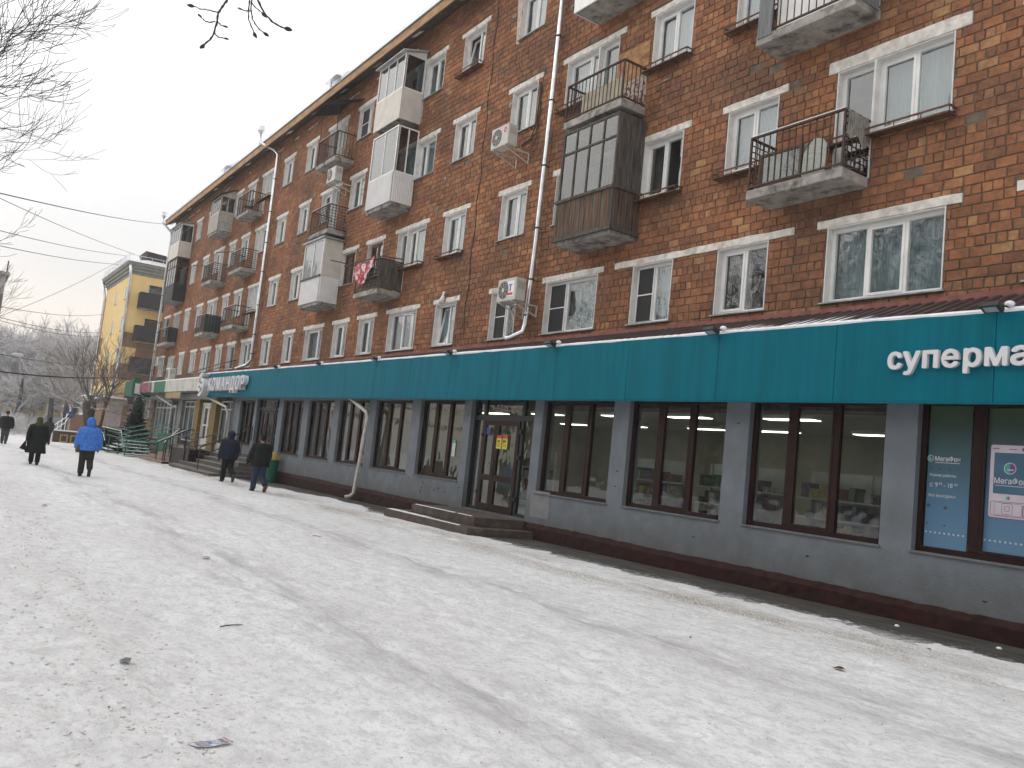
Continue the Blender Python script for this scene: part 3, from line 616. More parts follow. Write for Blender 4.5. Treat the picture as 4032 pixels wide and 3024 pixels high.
# rusty open balcony in front of the three-pane window
b1 = open_balcony(-9.66, -7.76, SLAB['B'], .70, rh=.95, nb=14, side='grid')
fr_ = MB(); X0, X1, z0, z1, yy = -9.50, -8.62, SLAB['B']+.22, SLAB['B']+.80, -.60
fr_.box(X0, X0+.05, yy, yy+.04, z0, z1).box(X1-.05, X1, yy, yy+.04, z0, z1).box(X0+.05, X1-.05, yy+.001, yy+.039, z0, z0+.05).box(X0+.05, X1-.05, yy+.001, yy+.039, z1-.05, z1)
osash = fr_.build('stored_window_frame', OLDWOOD2, b1); MB().quad((X0+.05, yy+.02, z0+.05), (X1-.05, yy+.02, z0+.05), (X1-.05, yy+.02, z1-.05), (X0+.05, yy+.02, z1-.05)).build('pane', GLS, osash)
BX(X0-.02, X1+.1, yy+.045, yy+.06, z0-.05, z1-.03).build('backing_board', M('grey_board', (.15,.17,.16), .9, .1, 5), b1)
MB().prism([(-8.60, z0), (-8.16, z0), (-8.15, z1-.12), (-8.22, z1-.03), (-8.38, z1+.03), (-8.5, z1-.1), (-8.58, z1-.2)], yy, yy+.02).build('leaning_board', M('pale_board', (.42,.45,.40), .9, .1, 25), b1)
rug = MB(); v = []
for i in range(9):
    y_ = -.68+.075*i
    for j in range(5): v.append((-7.765+.035*(j > 0)+.012*math.sin(i*2.1+j), y_, 7.66-.10*j-.02*math.sin(i*1.4)*j-(.03*i/8)*j))
rug.add(v, [(i*5+j, (i+1)*5+j, (i+1)*5+j+1, i*5+j+1) for i in range(8) for j in range(4)])
rg = rug.build('rug', M('old_grey_rug', (.25,.235,.21), .95, .25, 12, stretch=(3,3,.6)), None, smooth=True); tag(rg, 'grey weathered rug hung over the side rail of the rusty balcony', 'rug')
# above it: corner-boarded balcony of the next storey
b2 = open_balcony(-9.70, -7.72, SLAB['C'], .70, rh=.95, nb=13, snow=False)
BX(-9.66, -9.36, -.72, -.70, SLAB['C']+.12, SLAB['C']+1.12).build('corner_board', GREYB, b2); BX(-7.74, -7.70, -.69, -.1, SLAB['C']+.12, SLAB['C']+1.12).build('corner_board', GREYB, b2)
BX(-9.34, -7.78, -.60, -.57, SLAB['C']+.2, SLAB['C']+1.1).build('white_panel', WHITE, b2)
open_balcony(-9.70, -7.72, SLAB['D'], .74)
# wooden glazed balcony, open balcony above it and white one on top
glazed(-15.1, -13.17, SLAB['B'], 7.55, 9.20, 'wood', nf=4, lower='boards', frame=OLDWOOD, sidewall=OLDWOOD)
b5 = open_balcony(-15.25, -13.25, SLAB['C'], .72, rh=.88, nb=15, snow=False)
BX(-14.75, -13.32, -.62, -.60, SLAB['C']+.2, SLAB['C']+.72).build('plywood_panel', M('cream_plywood', (.42,.37,.28), .85, .1, 4), b5)
pl = M('peeling_red_paint', (.16,.04,.035), .85, .1, 9, stain=(.46,.41,.34), ssc=11, smin=.45, smax=.5)
BX(-14.30, -13.28, -.017, -.021, SLAB['C']+.17, SLAB['C']+.98).build('peeling_wall_paint', pl, b5)
BX(-14.30, -13.28, -.017, -.020, SLAB['C']+.985, SLAB['C']+1.75).build('ochre_wall_paint', M('ochre_paint', (.36,.20,.09), .9, .15, 6, stain=(.28,.10,.05), ssc=5, smin=.5, smax=.62), b5)
glazed(-15.2, -13.55, 12.18, 13.35, 14.7, 'white', lower='deep')
# white plastic balconies, two storeys
WRIB = M('white_ribbed_sheet', (.72,.71,.70), .45, .03, 3)
glazed(-26.28, -24.3, 12.3, 13.33, 14.55, 'white', nf=3, ns=1, lower='deep', roof=(M('roof_sheet_pale', (.42,.40,.39), .6, .1, 5), .28), low=CREAMP)
glazed(-26.15, -24.22, SLAB['C'], 10.48, 12.05, 'white', nf=2, ns=2, lower='ribbed', low=WRIB)
b8 = open_balcony(-26.1, -24.28, 6.45, .86, rh=.98, style='grid', nb=12, mat=BLACKI, panel=(OLDWOOD, False, True))
MB().tube([(-27.1, -.9, 7.7), (-24.1, -.88, 7.62), (-23.6, -.4, 7.55)], .02, 5).tube([(-26.9, -1.5, 7.75), (-26.2, -.4, 7.6)], .018, 5).build('drying_pole', RUST, b8)
cl = MB(); v = []; n1, n2 = 12, 8
for i in range(n1+1):
    for j in range(n2+1):
        u = i/n1; q = j/n2; x = -26.02+1.42*u; top = 7.56+.02*math.sin(u*9)+(.13*max(0, u-.75)*4); L_ = .42+.30*math.sin(min(1, u*1.25)*math.pi)**1*(1)-.1*(u > .85)
        v.append((x-.05*q, -.905-.035*math.sin(i*1.3+q*2)*q-.012, top-L_*q))
cl.add(v, [(i*(n2+1)+j, (i+1)*(n2+1)+j, (i+1)*(n2+1)+j+1, i*(n2+1)+j+1) for i in range(n1) for j in range(n2)])
cm = M('red_white_print', (.45,.06,.07), .95, .1, 3, stain=(.66,.60,.60), ssc=6, smin=.50, smax=.53)
tag(cl.build('bed_sheet', cm, None, smooth=True), 'red and white patterned sheet drying on the front of the black boarded balcony', 'laundry')
# awning balcony and the ones below
b9 = open_balcony(-31.55, -29.6, SLAB['D'], .80, rh=.98, nb=20)
BX(-30.9, -29.9, -.6, -.3, SLAB['D']+.17, SLAB['D']+.27).build('plank', OLDWOOD2, b9)
MB().beam((-31.5, -.78, 13.3), (-31.5, -.78, 14.62), .025).beam((-29.75, -.78, 13.3), (-29.95, -.78, 14.7), .025).build('awning_post', RUST, b9)
aw = MB(); v = []
for i in range(9):
    for j in range(4): x = -32.2+2.6*i/8; v.append((x+.12*j, -.95+.95*j/3, 14.60+.14*math.sin(i*.6)+.10*j+.05*(i == 3)))
aw.add(v, [(i*4+j, (i+1)*4+j, (i+1)*4+j+1, i*4+j+1) for i in range(8) for j in range(3)]); ao = aw.build('awning', SHEETB, b9); sm_ = ao.modifiers.new('s', 'SOLIDIFY'); sm_.thickness = .02
open_balcony(-31.45, -29.55, SLAB['C'], .78, style='grid', side='grid', nb=12)
b10 = glazed(-31.6, -29.62, 6.62, 7.72, 9.16, 'white', nf=2, lower='ribbed', low=WRIB, sidewall=CREAMP); BX(-31.72, -29.52, -.86, 0, 9.17, 9.23).build('balcony_roof', METALS, b10); BX(-31.64, -29.58, -.82, -.79, 7.68, 7.76).build('trim', BLACKI, b10)
# stack near the far downpipe
open_balcony(-42.6, -40.6, SLAB['D']+.06, .74, nb=12, style='bars'); 
open_balcony(-42.5, -40.45, SLAB['C'], .76, style='grid', side='grid', nb=9, mat=BLACKI)
open_balcony(-42.4, -40.4, SLAB['B'], .8, style='grid', nb=7, mat=BLACKI)
glazed(-47.85, -45.9, 12.2, 13.34, 14.25, 'white', nf=5, ns=2, lower='siding', low=M('old_siding', (.46,.43,.38), .8, .1, 6), frame=M('old_white_paint', (.50,.47,.42), .8, .15, 9), roof=(DARKP, .5))
open_balcony(-47.5, -45.65, SLAB['C'], .82, style='grid', side='grid', nb=12, mat=BLACKI)
open_balcony(-47.4, -45.6, SLAB['B'], .85, style='grid', side='grid', nb=10, mat=BLACKI, panel=(DGREEN, False, True))
glazed(-57.6, -54.95, 12.2, 13.15, 14.3, 'white', nf=4, ns=1, lower='deep', low=CREAMP, roof=(METALS, .2))
glazed(-57.45, -54.82, SLAB['C'], 10.42, 12.1, 'wood', nf=4, ns=1, lower='deep', low=DARKP, frame=OLDWOOD2)
open_balcony(-58.4, -55.5, 6.62, .6, rh=.95, nb=9, mat=BLACKI, panel=(DARKP, False, True))

# ------------------------------------------------------------------ downpipes
def pipe(name, lab, pts, r, mat, br, grp='downpipes'):
    t = thing(name, lab, 'downpipe', (pts[-1][0], pts[-1][1], 0), grp)
    MB().tube(pts, r, 12).build('pipe', mat, t, smooth=True)
    for p_ in br: MB().tube([(p_[0], p_[1], p_[2]-.02), (p_[0], p_[1], p_[2]+.02)], r+.008, 12).beam((p_[0], p_[1], p_[2]), (p_[0], 0, p_[2]), .015).build('bracket', RUST, t)
    return t
def vp(x, z0, z1, y=-.16): return [(x, y, z0), (x, y, z1)]
t = pipe('downpipe', 'near galvanised downpipe running down the brick wall beside the wooden glazed balcony', [(-16.6, -.16, 15.55), (-16.62, -.16, 11), (-16.68, -.16, 7.0), (-16.78, -.16, 5.0), (-16.8, -.2, 4.78), (-17.05, -.42, 4.60), (-17.12, -.5, 4.57)], .062, GALV, [(-16.61, -.16, 14.0), (-16.61, -.16, 12.4), (-16.63, -.16, 10.7), (-16.65, -.16, 9.0), (-16.68, -.16, 7.4), (-16.72, -.16, 6.1), (-16.78, -.16, 5.2)])
t = pipe('downpipe', 'galvanised downpipe with funnel head in the middle of the brick building', [(-40.0, -.78, 16.05), (-39.9, -.78, 15.6), (-39.2, -.25, 15.2), (-38.85, -.16, 14.9), (-38.85, -.16, 5.0), (-39.0, -.3, 4.75), (-39.6, -.6, 4.55)], .07, GALV, [(-38.85, -.16, z_) for z_ in (13.7, 12.1, 10.6, 9.2, 7.6, 6.2, 5.3)])
MB().tube([(-40.0, -.78, 16.05), (-40.0, -.78, 16.18), (-40.0, -.78, 16.2), (-40.0, -.78, 16.42)], [.07, .17, .18, .18], 14).build('funnel', GALV, t)
t = pipe('downpipe', 'galvanised downpipe with funnel head at the far left corner of the brick building', [(-61.1, -.78, 15.8), (-61.0, -.78, 15.4), (-60.9, -.2, 14.9), (-60.85, -.18, 14.5), (-60.85, -.18, 1.5)], .075, GALV, [(-60.85, -.18, z_) for z_ in (13, 10.4, 7.8, 5.2)])
MB().tube([(-61.1, -.78, 15.8), (-61.1, -.78, 15.95), (-61.1, -.78, 16.2)], [.075, .19, .19], 14).build('funnel', GALV, t)
PVC = M('cream_plastic_pipe', (.50,.48,.43), .6, .1, 6, stain=(.3,.27,.22), ssc=6, smin=.55, smax=.8)
t = pipe('downpipe', 'cream drain pipe leaning out from the grey shop wall down to the asphalt', [(-25.3, -1.0, 3.15), (-24.0, -1.0, 2.74), (-23.66, -.98, 2.62), (-23.6, -.96, 2.45), (-23.8, -.95, 1.2), (-23.95, -.96, .12), (-24.0, -1.05, -.0), (-24.02, -1.2, -.03)], .055, PVC, [])

# ------------------------------------------------------------------ air conditioners
ACW = M('aircon_casing', (.52,.50,.46), .5, .04, 4); ACD = M('aircon_fan', (.05,.05,.055), .5, .1, 8)
def aircon(x, y, z, lab, s=1., logo=None, rot=0, bracket=True, red=False):
    t = thing('air_conditioner', lab, 'air conditioner', (x, y, z), 'outdoor air conditioning units')
    w_, d_, h_ = .80*s, .30*s, .56*s
    b = BX(x, x+w_, y, y+d_, z, z+h_).build('casing', ACW, t, bevel=.015)
    cx, cz, rr = x+w_*.34, z+h_*.5, h_*.40
    f = MB(); n_ = 20; P = [(cx+rr*math.cos(2*math.pi*i/n_), cz+rr*math.sin(2*math.pi*i/n_)) for i in range(n_)]; f.prism(P, y-.006, y+.01); f.build('fan', ACD, b)
    g = MB()
    for k in range(1, 5):
        r_ = rr*k/4.3; pts = [(cx+r_*math.cos(2*math.pi*i/16), y-.014, cz+r_*math.sin(2*math.pi*i/16)) for i in range(17)]; g.tube(pts, .004, 3, cap=False)
    for i in range(8): a = math.pi*2*i/8; g.beam((cx, y-.013, cz), (cx+rr*math.cos(a), y-.013, cz+rr*math.sin(a)), .006)
    g.prism([(cx+.05*math.cos(2*math.pi*i/12), cz+.05*math.sin(2*math.pi*i/12)) for i in range(12)], y-.018, y-.008); g.build('grille', ACW, b)
    BX(x+w_, x+w_+.012, y+.04, y+d_-.05, z+h_*.55, z+h_*.85).build('service_cover', M('aircon_cover', (.40,.38,.34), .6, .05, 4), b)
    if bracket:
        for xx in (x+.12*s, x+w_-.12*s): k = MB(); k.beam((xx, y-.02, z-.02), (xx, .0, z-.02), .035).beam((xx, 0-.02, z-.02), (xx, -.02, z-.3), .03).beam((xx, y+.02, z-.03), (xx, -.02, z-.28), .025); k.build('bracket', ACW, t)
    if red:
        rm = M('red_print', (.55,.05,.05), .5, .05, 5); q = MB()
        for i in range(6): a = i*math.pi/3; q.prism([(x+w_*.82+.055*math.cos(a)+.028*math.cos(b_*math.pi/3), z+h_*.72+.055*math.sin(a)+.028*math.sin(b_*math.pi/3)) for b_ in range(6)], y-.004, y-.001)
        q.build('logo_print', rm, t)
    return t
a1 = aircon(-17.25, -.78, 5.45, 'large air conditioner with round fan on the wall beside the bottom of the near downpipe')
MB().box(-16.82, -16.52, -.785, -.781, 5.55, 5.93).build('paper_label', WHITE, a1); 
MB().box(-16.70, -16.65, -.79, -.786, 5.68, 5.82).box(-16.73, -16.60, -.79, -.7865, 5.82, 5.85).build('blue_mark', M('blue_print', (.05,.10,.4), .5, .05, 5), a1); BX(-16.78, -16.56, -.79, -.786, 5.58, 5.64).build('red_mark', M('red_print', (.55,.05,.05), .5, .05, 5), a1)
aircon(-18.3, -.80, 9.62, 'air conditioner with red flower logo under the third storey window, cables hanging beside it', red=True)
tag(MB().tube([(-17.35, -.05, 11.45), (-17.33, -.06, 10.9), (-17.38, -.06, 10.3), (-17.5, -.1, 9.95), (-17.75, -.2, 9.8)], .018, 6).tube([(-17.30, -.05, 11.35), (-17.27, -.06, 10.6), (-17.33, -.06, 10.1), (-17.5, -.12, 9.85), (-17.72, -.2, 9.75)], .014, 6).tube([(-17.25, -.05, 10.9), (-17.27, -.06, 10.0), (-17.45, -.09, 9.65), (-17.75, -.2, 9.62)], .009, 5).build('cable', BLACKI, None), 'bundle of black cables hanging down beside the window to the air conditioner', 'cable')
aircon(-30.15, -.80, 11.35, 'air conditioner hanging right under the slab of the balcony with the black awning')
aircon(-57.95, -.62, 5.35, 'small air conditioner covering the top of the last window at the far left corner')
a5 = aircon(-52.6, -.95, 4.25, 'white snow-topped air conditioner standing on the white shop canopy', s=1.15, bracket=False); BX(-52.62, -51.66, -.96, -.6, 4.90, 4.94).build('snow_cap', SNOWW, a5)
aircon(-57.9, -.7, 2.62, 'upper one of two air conditioners on the brick corner beside the spruce', s=.85); aircon(-57.9, -.7, 1.95, 'lower one of two air conditioners on the brick corner beside the spruce', s=.85)
bg_ = MB(); bg_.loft([((-21.33, -.09, 5.98), .14, .05), ((-21.3, -.1, 6.05), .13, .07), ((-21.27, -.09, 6.15), .09, .05), ((-21.25, -.09, 6.22), .03, .025), ((-21.22, -.09, 6.3), .07, .03)])
tag(bg_.build('plastic_bag', M('white_bag', (.66,.66,.66), .5, .1, 20), None, smooth=True), 'white plastic bag hanging over the lintel above the tilted open window', 'plastic bag')

# things kept on the open balconies
def chair(x, z, lab):
    t = thing('folding_chair', lab, 'chair', (x, -.4, z)); m = MB(); m.box(x-.2, x+.2, -.6, -.22, z+.42, z+.45).build('seat', BLACKI, t); MB().box(x-.2, x+.2, -.24, -.21, z+.5, z+.86).build('backrest', BLACKI, t)
    for a in (-.18, .18):
        for b in (-.58, -.24): MB().beam((x+a, b, z), (x+a, b, z+.42 if b < -.3 else z+.86), .03).build('leg', BLACKI, t)
chair(-41.9, SLAB['D']+.24, 'dark folding chair on the top balcony beside the middle downpipe')
tag(MB().loft([((-29.95, -.45, SLAB['D']+.17), .17, .15), ((-29.95, -.45, SLAB['D']+.5), .19, .17), ((-29.95, -.45, SLAB['D']+.62), .15, .13)]).build('storage_drum', M('pale_drum', (.5,.47,.42), .6, .1, 5), None), 'pale storage drum on the balcony with the black awning', 'drum')
for i, (x0, z_, L_) in enumerate(((-43.9, 10.55, 1.6), (-48.6, 10.5, 1.5), (-58.9, 8.15, 1.2))):
    tag(MB().tube([(x0, -1.15, z_+.12), (x0+L_, -.72, z_)], .025, 5).build('drying_pole', RUST, None), ['rusty pole sticking out left of the third-storey balcony nearest the middle downpipe', 'rusty pole sticking out left of the dark latticed third-storey balcony', 'rusty pole above the lowest balcony at the far corner'][i], 'pole')
# ------------------------------------------------------------------ supermarket front
GREYW = M('grey_render', (.155,.175,.195), .85, .06, 2.5, stain=(.12,.13,.135), ssc=1.1, smin=.5, smax=.8, bump=.006, bsc=35)
PLINTH = M('maroon_plinth', (.030,.0105,.009), .75, .2, 6, bump=.015, bsc=7, stain=(.02,.009,.008), ssc=4, spec=.2)
TEAL = M('teal_composite_panel', (.0002,.128,.178), .6, .05, 1.2, spec=.10, stain=(.001,.10,.13), ssc=1.1, smin=.5, smax=.75, stretch=(5,5,.35))
shop = thing('supermarket_front', 'grey supermarket ground floor with long teal fascia band, brown framed shop windows and maroon plinth', 'supermarket', (-20, -.75, gz(-20)))
WF, WB = -.75, -.42                     # faces of the shop wall
sw = [(-31.9,-29.7),(-29.15,-26.83),(-26.33,-24.0),(-23.5,-21.12),(-20.6,-18.26),(-14.88,-12.53),(-12.07,-9.65),(-9.15,-6.74),(-6.27,-3.86),(-3.4,-1.0),(-.5,1.9),(2.4,4.8),(-37.5,-35.5)]
dw = [(-17.92,-15.2,.33,3.06),(-35.15,-32.4,.78,3.09)]
so_ = [(a, b, .955 if a > -33 else 1.08, 3.02 if a < -15 else 3.0) for a, b in sw]+dw
bx = sorted({-38.4, 8.9}|{q for o_ in so_ for q in o_[:2]}); bz = sorted({-.6, 3.8}|{q for o_ in so_ for q in o_[2:]})
m = MB(); solid = lambda x, z: not any(o_[0] < x < o_[1] and o_[2] < z < o_[3] for o_ in so_)
for z0, z1 in zip(bz, bz[1:]):
    run = None
    for x0, x1 in zip(bx, bx[1:]):
        if solid((x0+x1)/2, (z0+z1)/2): run = (run[0], x1) if run else (x0, x1)
        else:
            if run: m.box(run[0], run[1], WF, WB, z0, z1); run = None
    if run: m.box(run[0], run[1], WF, WB, z0, z1)
m.build('wall', GREYW, shop)
def dirt_low(m, z0, z1, col, sc=3.):             # splashed dirt along the foot of a wall
    nt = m.node_tree; n = nt.nodes; l = nt.links; b = next(q for q in n if q.type == 'BSDF_PRINCIPLED'); src = b.inputs['Base Color'].links[0].from_socket
    g = n.new('ShaderNodeNewGeometry'); s = n.new('ShaderNodeSeparateXYZ'); l.new(g.outputs['Position'], s.inputs[0]); t = n.new('ShaderNodeTexNoise'); t.inputs['Scale'].default_value = sc; t.inputs['Detail'].default_value = 8; t.inputs['Roughness'].default_value = .7; l.new(g.outputs['Position'], t.inputs[0])
    a = n.new('ShaderNodeMath'); a.operation = 'MULTIPLY_ADD'; a.inputs[1].default_value = 1.6; l.new(t.outputs[0], a.inputs[0]); l.new(s.outputs[2], a.inputs[2])
    r = n.new('ShaderNodeMapRange'); r.inputs[1].default_value = z1+.8; r.inputs[2].default_value = z0+.8; r.inputs[3].default_value = 0; r.inputs[4].default_value = .75; l.new(a.outputs[0], r.inputs[0])
    x = n.new('ShaderNodeMix'); x.data_type = 'RGBA'; l.new(r.outputs[0], x.inputs[0]); l.new(src, x.inputs[6]); x.inputs[7].default_value = (*col, 1); l.new(x.outputs[2], b.inputs['Base Color'])
dirt_low(GREYW, .0, .95, (.085,.082,.075))
for x_, z_, w_, h_ in ((-20.05, .72, .05, .10), (-20.1, .60, .05, .06), (-20.15, .47, .06, .09), (-19.45, .62, .14, .02), (-19.2, .66, .10, .04), (-18.95, .60, .16, .02), (-19.05, .52, .08, .015)):
    BX(x_, x_+w_, WF-.003, WF-.001, z_, z_+h_).build('paint_scuff', M('red_brown_scuff', (.10,.04,.04), .8, .1, 9), shop)
for x_, z_ in ((-20.9, .82), (-21.7, .80), (-22.8, .86), (-19.6, .84), (-18.15, .78), (-18.12, 1.4), (-18.1, 2.6), (-12.3, 1.6), (-12.32, 1.3), (-9.4, 2.6), (-10.2, .6), (-7.9, .62), (-5.3, .45)):
    BX(x_, x_+.05, WF-.008, WF-.001, z_, z_+.018).build('anchor_hole', M('dark_hole', (.02,.02,.02), .9, .1, 9), shop)
# pale repainted rectangle right of the entrance
BX(-15.02, -14.35, WF-.004, WF-.001, .42, 1.0).build('repainted_patch', M('pale_grey_render', (.205,.205,.21), .85, .05, 5), shop)
# plinth: rough courses of split stone, top edge wavy
def plinth(x0, x1):
    n = int((x1-x0)/.12); top = []; v = []; rr = random.Random(int(x0*7))
    for i in range(n+1):
        x = x0+(x1-x0)*i/n
        for j in range(6):
            z = gz(x)-.15+(.285+.008*rr.uniform(-1, 1)+.008*math.sin(x*1.3)-gz(x)+.15)*j/5
            v.append((x, WF-.035-.010*rr.random()-(.02 if j < 5 else -.02), z))
        v.append((x, WF+.01, v[-1][2]))
    return MB().add(v, [(i*7+j, (i+1)*7+j, (i+1)*7+j+1, i*7+j+1) for i in range(n) for j in range(6)]).build('plinth', PLINTH, shop)
plinth(-32.3, -17.95); plinth(-15.2, 8.9)
BRM = MT['brown_frame']
def shop_window(a, b, z0, z1, sp=((.29, .345), (.635, .675)), y=WF+.10):
    f = MB(); t = .075
    f.box(a+.004, a+t, y, y+.08, z0, z1).box(b-t, b-.004, y, y+.08, z0, z1).box(a+t, b-t, y+.001, y+.079, z0, z0+t).box(a+t, b-t, y+.001, y+.079, z1-t*.8, z1)
    for s0, s1 in sp: f.box(a+(b-a)*s0, a+(b-a)*s1, y-.005, y+.075, z0+t, z1-t*.8)
    w_ = f.build('shop_window', BRM, shop, bevel=.004)
    X = [a+t]+[a+(b-a)*q for p in sp for q in p]+[b-t]
    for i in range(0, len(X), 2):
        x0, x1, c0, c1 = X[i], X[i+1], z0+t, z1-t*.8
        if i == 2:
            s = MB(); q = .04; yy = y-.008; s.box(x0+.002, x0+q, yy, yy+.06, c0, c1).box(x1-q, x1-.002, yy, yy+.06, c0, c1).box(x0+q, x1-q, yy, yy+.06, c0, c0+q).box(x0+q, x1-q, yy, yy+.06, c1-q, c1); s.build('sash', BRM, w_); x0 += q; x1 -= q; c0 += q; c1 -= q
        MB().quad((x0, y+.04, c0), (x1, y+.04, c0), (x1, y+.04, c1), (x0, y+.04, c1)).build('pane', GLS, w_)
    BX(a-.03, b+.03, WF-.03, y, z0-.025, z0-.002).build('sill', M('grey_sill', (.14,.14,.14), .7, .1, 8), w_)
    return w_, X
for a, b, z0, z1 in so_[:-2]: shop_window(a, b, z0, z1)
DKM = M('dark_aluminium', (.010,.012,.014), .45, .1, 9)
def shop_door(a, b, z0, z1, lab):
    y = WF+.12; d = b-a; t = .07; tz0, tz1 = z0+(z1-z0)*.805, z0+(z1-z0)*.85
    f = MB(); f.box(a, a+t, y, y+.08, z0, z1).box(b-t, b, y, y+.08, z0, z1); f.box(a+t, b-t, y+.001, y+.079, tz0, tz1).box(a+t, b-t, y+.001, y+.079, z1-.04, z1)
    X1, X2 = a+d*.15, a+d*.755
    for x in (X1, X2): f.box(x, x+.11, y+.002, y+.078, z0, z1-.04)
    f.box(a+t, X1, y+.001, y+.079, z0, z0+.07).box(X2+.11, b-t, y+.001, y+.079, z0, z0+.07)
    w_ = f.build('entrance', DKM, shop)
    for x0, x1 in ((a+t, X1), (X1+.11, X2), (X2+.11, b-t)):
        MB().quad((x0, y+.04, tz1), (x1, y+.04, tz1), (x1, y+.04, z1-.04), (x0, y+.04, z1-.04)).build('transom_pane', GLS, w_)
    for x0, x1 in ((a+t, X1), (X2+.11, b-t)): MB().quad((x0, y+.04, z0+.07), (x1, y+.04, z0+.07), (x1, y+.04, tz0), (x0, y+.04, tz0)).build('side_pane', GLS, w_)
    xm = X1+.11+(X2-X1-.11)*.36
    for x0, x1 in ((X1+.115, xm-.004), (xm+.004, X2-.005)):
        l = MB(); q = .12 if x1-x0 > .7 else .1; yy = y-.02; zz = z0+.02; zr = z0+(z1-z0)*.27
        l.box(x0, x0+q, yy, yy+.07, zz, tz0-.005).box(x1-q, x1, yy, yy+.07, zz, tz0-.005).box(x0+q, x1-q, yy, yy+.07, zz, zz+.16).box(x0+q, x1-q, yy, yy+.07, tz0-.12, tz0-.005).box(x0+q, x1-q, yy, yy+.07, zr, zr+.14)
        lf = l.build('door', BRM if x1-x0 < 9 else DKM, w_)
        MB().quad((x0+q, yy+.03, zz+.16), (x1-q, yy+.03, zz+.16), (x1-q, yy+.03, zr), (x0+q, yy+.03, zr)).quad((x0+q, yy+.03, zr+.14), (x1-q, yy+.03, zr+.14), (x1-q, yy+.03, tz0-.12), (x0+q, yy+.03, tz0-.12)).build('door_glass', GLS, w_)
    hx = xm+.14; MB().tube([(hx, y-.10, z0+.82), (hx, y-.10, z0+1.3)], .018, 8).beam((hx, y-.10, z0+.9), (hx, y-.02, z0+.9), .02).beam((hx, y-.10, z0+1.22), (hx, y-.02, z0+1.22), .02).tube([(xm-.1, y-.07, z0+1.15), (hx, y-.07, z0+1.15)], .012, 6).build('door_handle', DKM, w_)
    MB().box(X2+.02, X2+.09, y-.035, y, z0+.35, z0+.43).box(X2+.02, X2+.09, y-.035, y, z0+1.3, z0+1.4).box(X2+.02, X2+.09, y-.035, y, z0+1.9, z0+2.0).box(X1+.02, X1+.09, y-.035, y, z0+.4, z0+.48).box(X1+.02, X1+.09, y-.035, y, z0+1.8, z0+1.88).build('hinge', DKM, w_)
    return w_
e1 = shop_door(-17.92, -15.2, .33, 3.06, ''); e2 = shop_door(-35.15, -32.4, .78, 3.09, '')
def text(s, x, z, size, y, mat, name, parent, depth=.002, bold=0, align='LEFT', sxz=1.0, fit=None):
    cu = bpy.data.curves.new(name, 'FONT'); cu.body = s; cu.size = size; cu.extrude = depth/2; cu.align_x = align; cu.resolution_u = 3
    o = bpy.data.objects.new(name, cu); C.objects.link(o); bpy.context.view_layer.update()
    me = bpy.data.meshes.new_from_object(o.evaluated_get(bpy.context.evaluated_depsgraph_get())); bpy.data.objects.remove(o)
    if fit:                               # glyph stretched to its measured width
        a_ = min(v_.co.x for v_ in me.vertices); b_ = max(v_.co.x for v_ in me.vertices); k_ = (fit-2*bold)/(b_-a_)
        for v_ in me.vertices: v_.co.x = (v_.co.x-a_)*k_+bold
    off = Vector((0,0,0)); p = parent
    while p is not None: off = off+p.location; p = p.parent
    if bold:                              # heavier strokes: the outline repeated a hair to each side
        b_ = MB()
        for k_, (dx_, dz_) in enumerate(((0, 0), (bold, 0), (-bold, 0), (0, bold*.8), (0, -bold*.8), (bold*.7, bold*.6), (-bold*.7, bold*.6), (bold*.7, -bold*.6), (-bold*.7, -bold*.6))): b_.add([(v_.co.x+dx_, v_.co.y+dz_, v_.co.z+.00025*k_*(1 if depth > .005 else .4)) for v_ in me.vertices], [tuple(p_.vertices) for p_ in me.polygons])
        me = b_.mesh(name, mat)
    me.transform(Matrix.Translation(Vector((x, y, z))-off)@Matrix.Rotation(math.pi/2, 4, 'X')@Matrix.Scale(sxz, 4, (1,0,0)))
    me.materials.clear(); me.materials.append(mat); me.polygons.foreach_set('material_index', [0]*len(me.polygons))
    n = bpy.data.objects.new(name, me); C.objects.link(n)
    if parent: n.parent = parent
    return n
# yellow price notes, stickers
YEL = M('yellow_paper', (.60,.52,.06), .7, .05, 8); REDP = M('red_paper', (.50,.05,.06), .7, .05, 8); INK = M('black_ink', (.02,.02,.02), .7, .05, 8); BLUEP = M('blue_sticker', (.03,.06,.28), .6, .1, 8)
for i, (x0, x1, s_) in enumerate(((-16.76, -16.55, '169'), (-16.51, -16.30, '249'))):
    n_ = BX(x0, x1, -.665, -.662, 1.85, 2.10).build('price_note', YEL, None); tag(n_, ('left' if not i else 'right')+f' one of two yellow price notes taped inside the door glass, reading {s_}', 'notice', 'yellow price notes on the entrance door')
    BX(x0, x1, -.665, -.661, 2.102, 2.17).build('red_header', REDP, n_); text(s_, x0+.02, 2.0, .085, -.667, INK, 'price', n_, bold=.003)
    for k in range(4): BX(x0+.03, x1-.03-.01*k, -.6665, -.6655, 1.965-k*.022, 1.971-k*.022).build('text_line', INK, n_)
tag(BX(-17.24, -17.08, -.665, -.662, 2.17, 2.35).build('camera_sticker', BLUEP, None), 'dark blue square sticker inside the narrow leaf of the entrance door', 'sticker')
redb = M('red_banner', (.42,.04,.05), .7, .05, 5, stain=(.10,.14,.3), ssc=2.5, smin=.56, smax=.6)
tag(MB().prism([(-17.75, .42), (-17.52, .42), (-17.50, 1.35), (-17.60, 1.38)], -.5, -.49).build('advert_stand', redb, None), 'red advertising stand seen through the left pane of the entrance', 'advert stand')
wb = tag(BX(-18.88, -18.72, -.63, -.627, 1.55, 1.98).build('paper_notice', M('pale_paper', (.50,.53,.52), .7, .05, 5), None), 'long white paper notice hung in the shop window left of the entrance', 'notice')
BX(-18.88, -18.72, -.632, -.630, 1.90, 1.98).build('teal_header', M('teal_print', (.05,.30,.28), .6, .05, 5), wb)
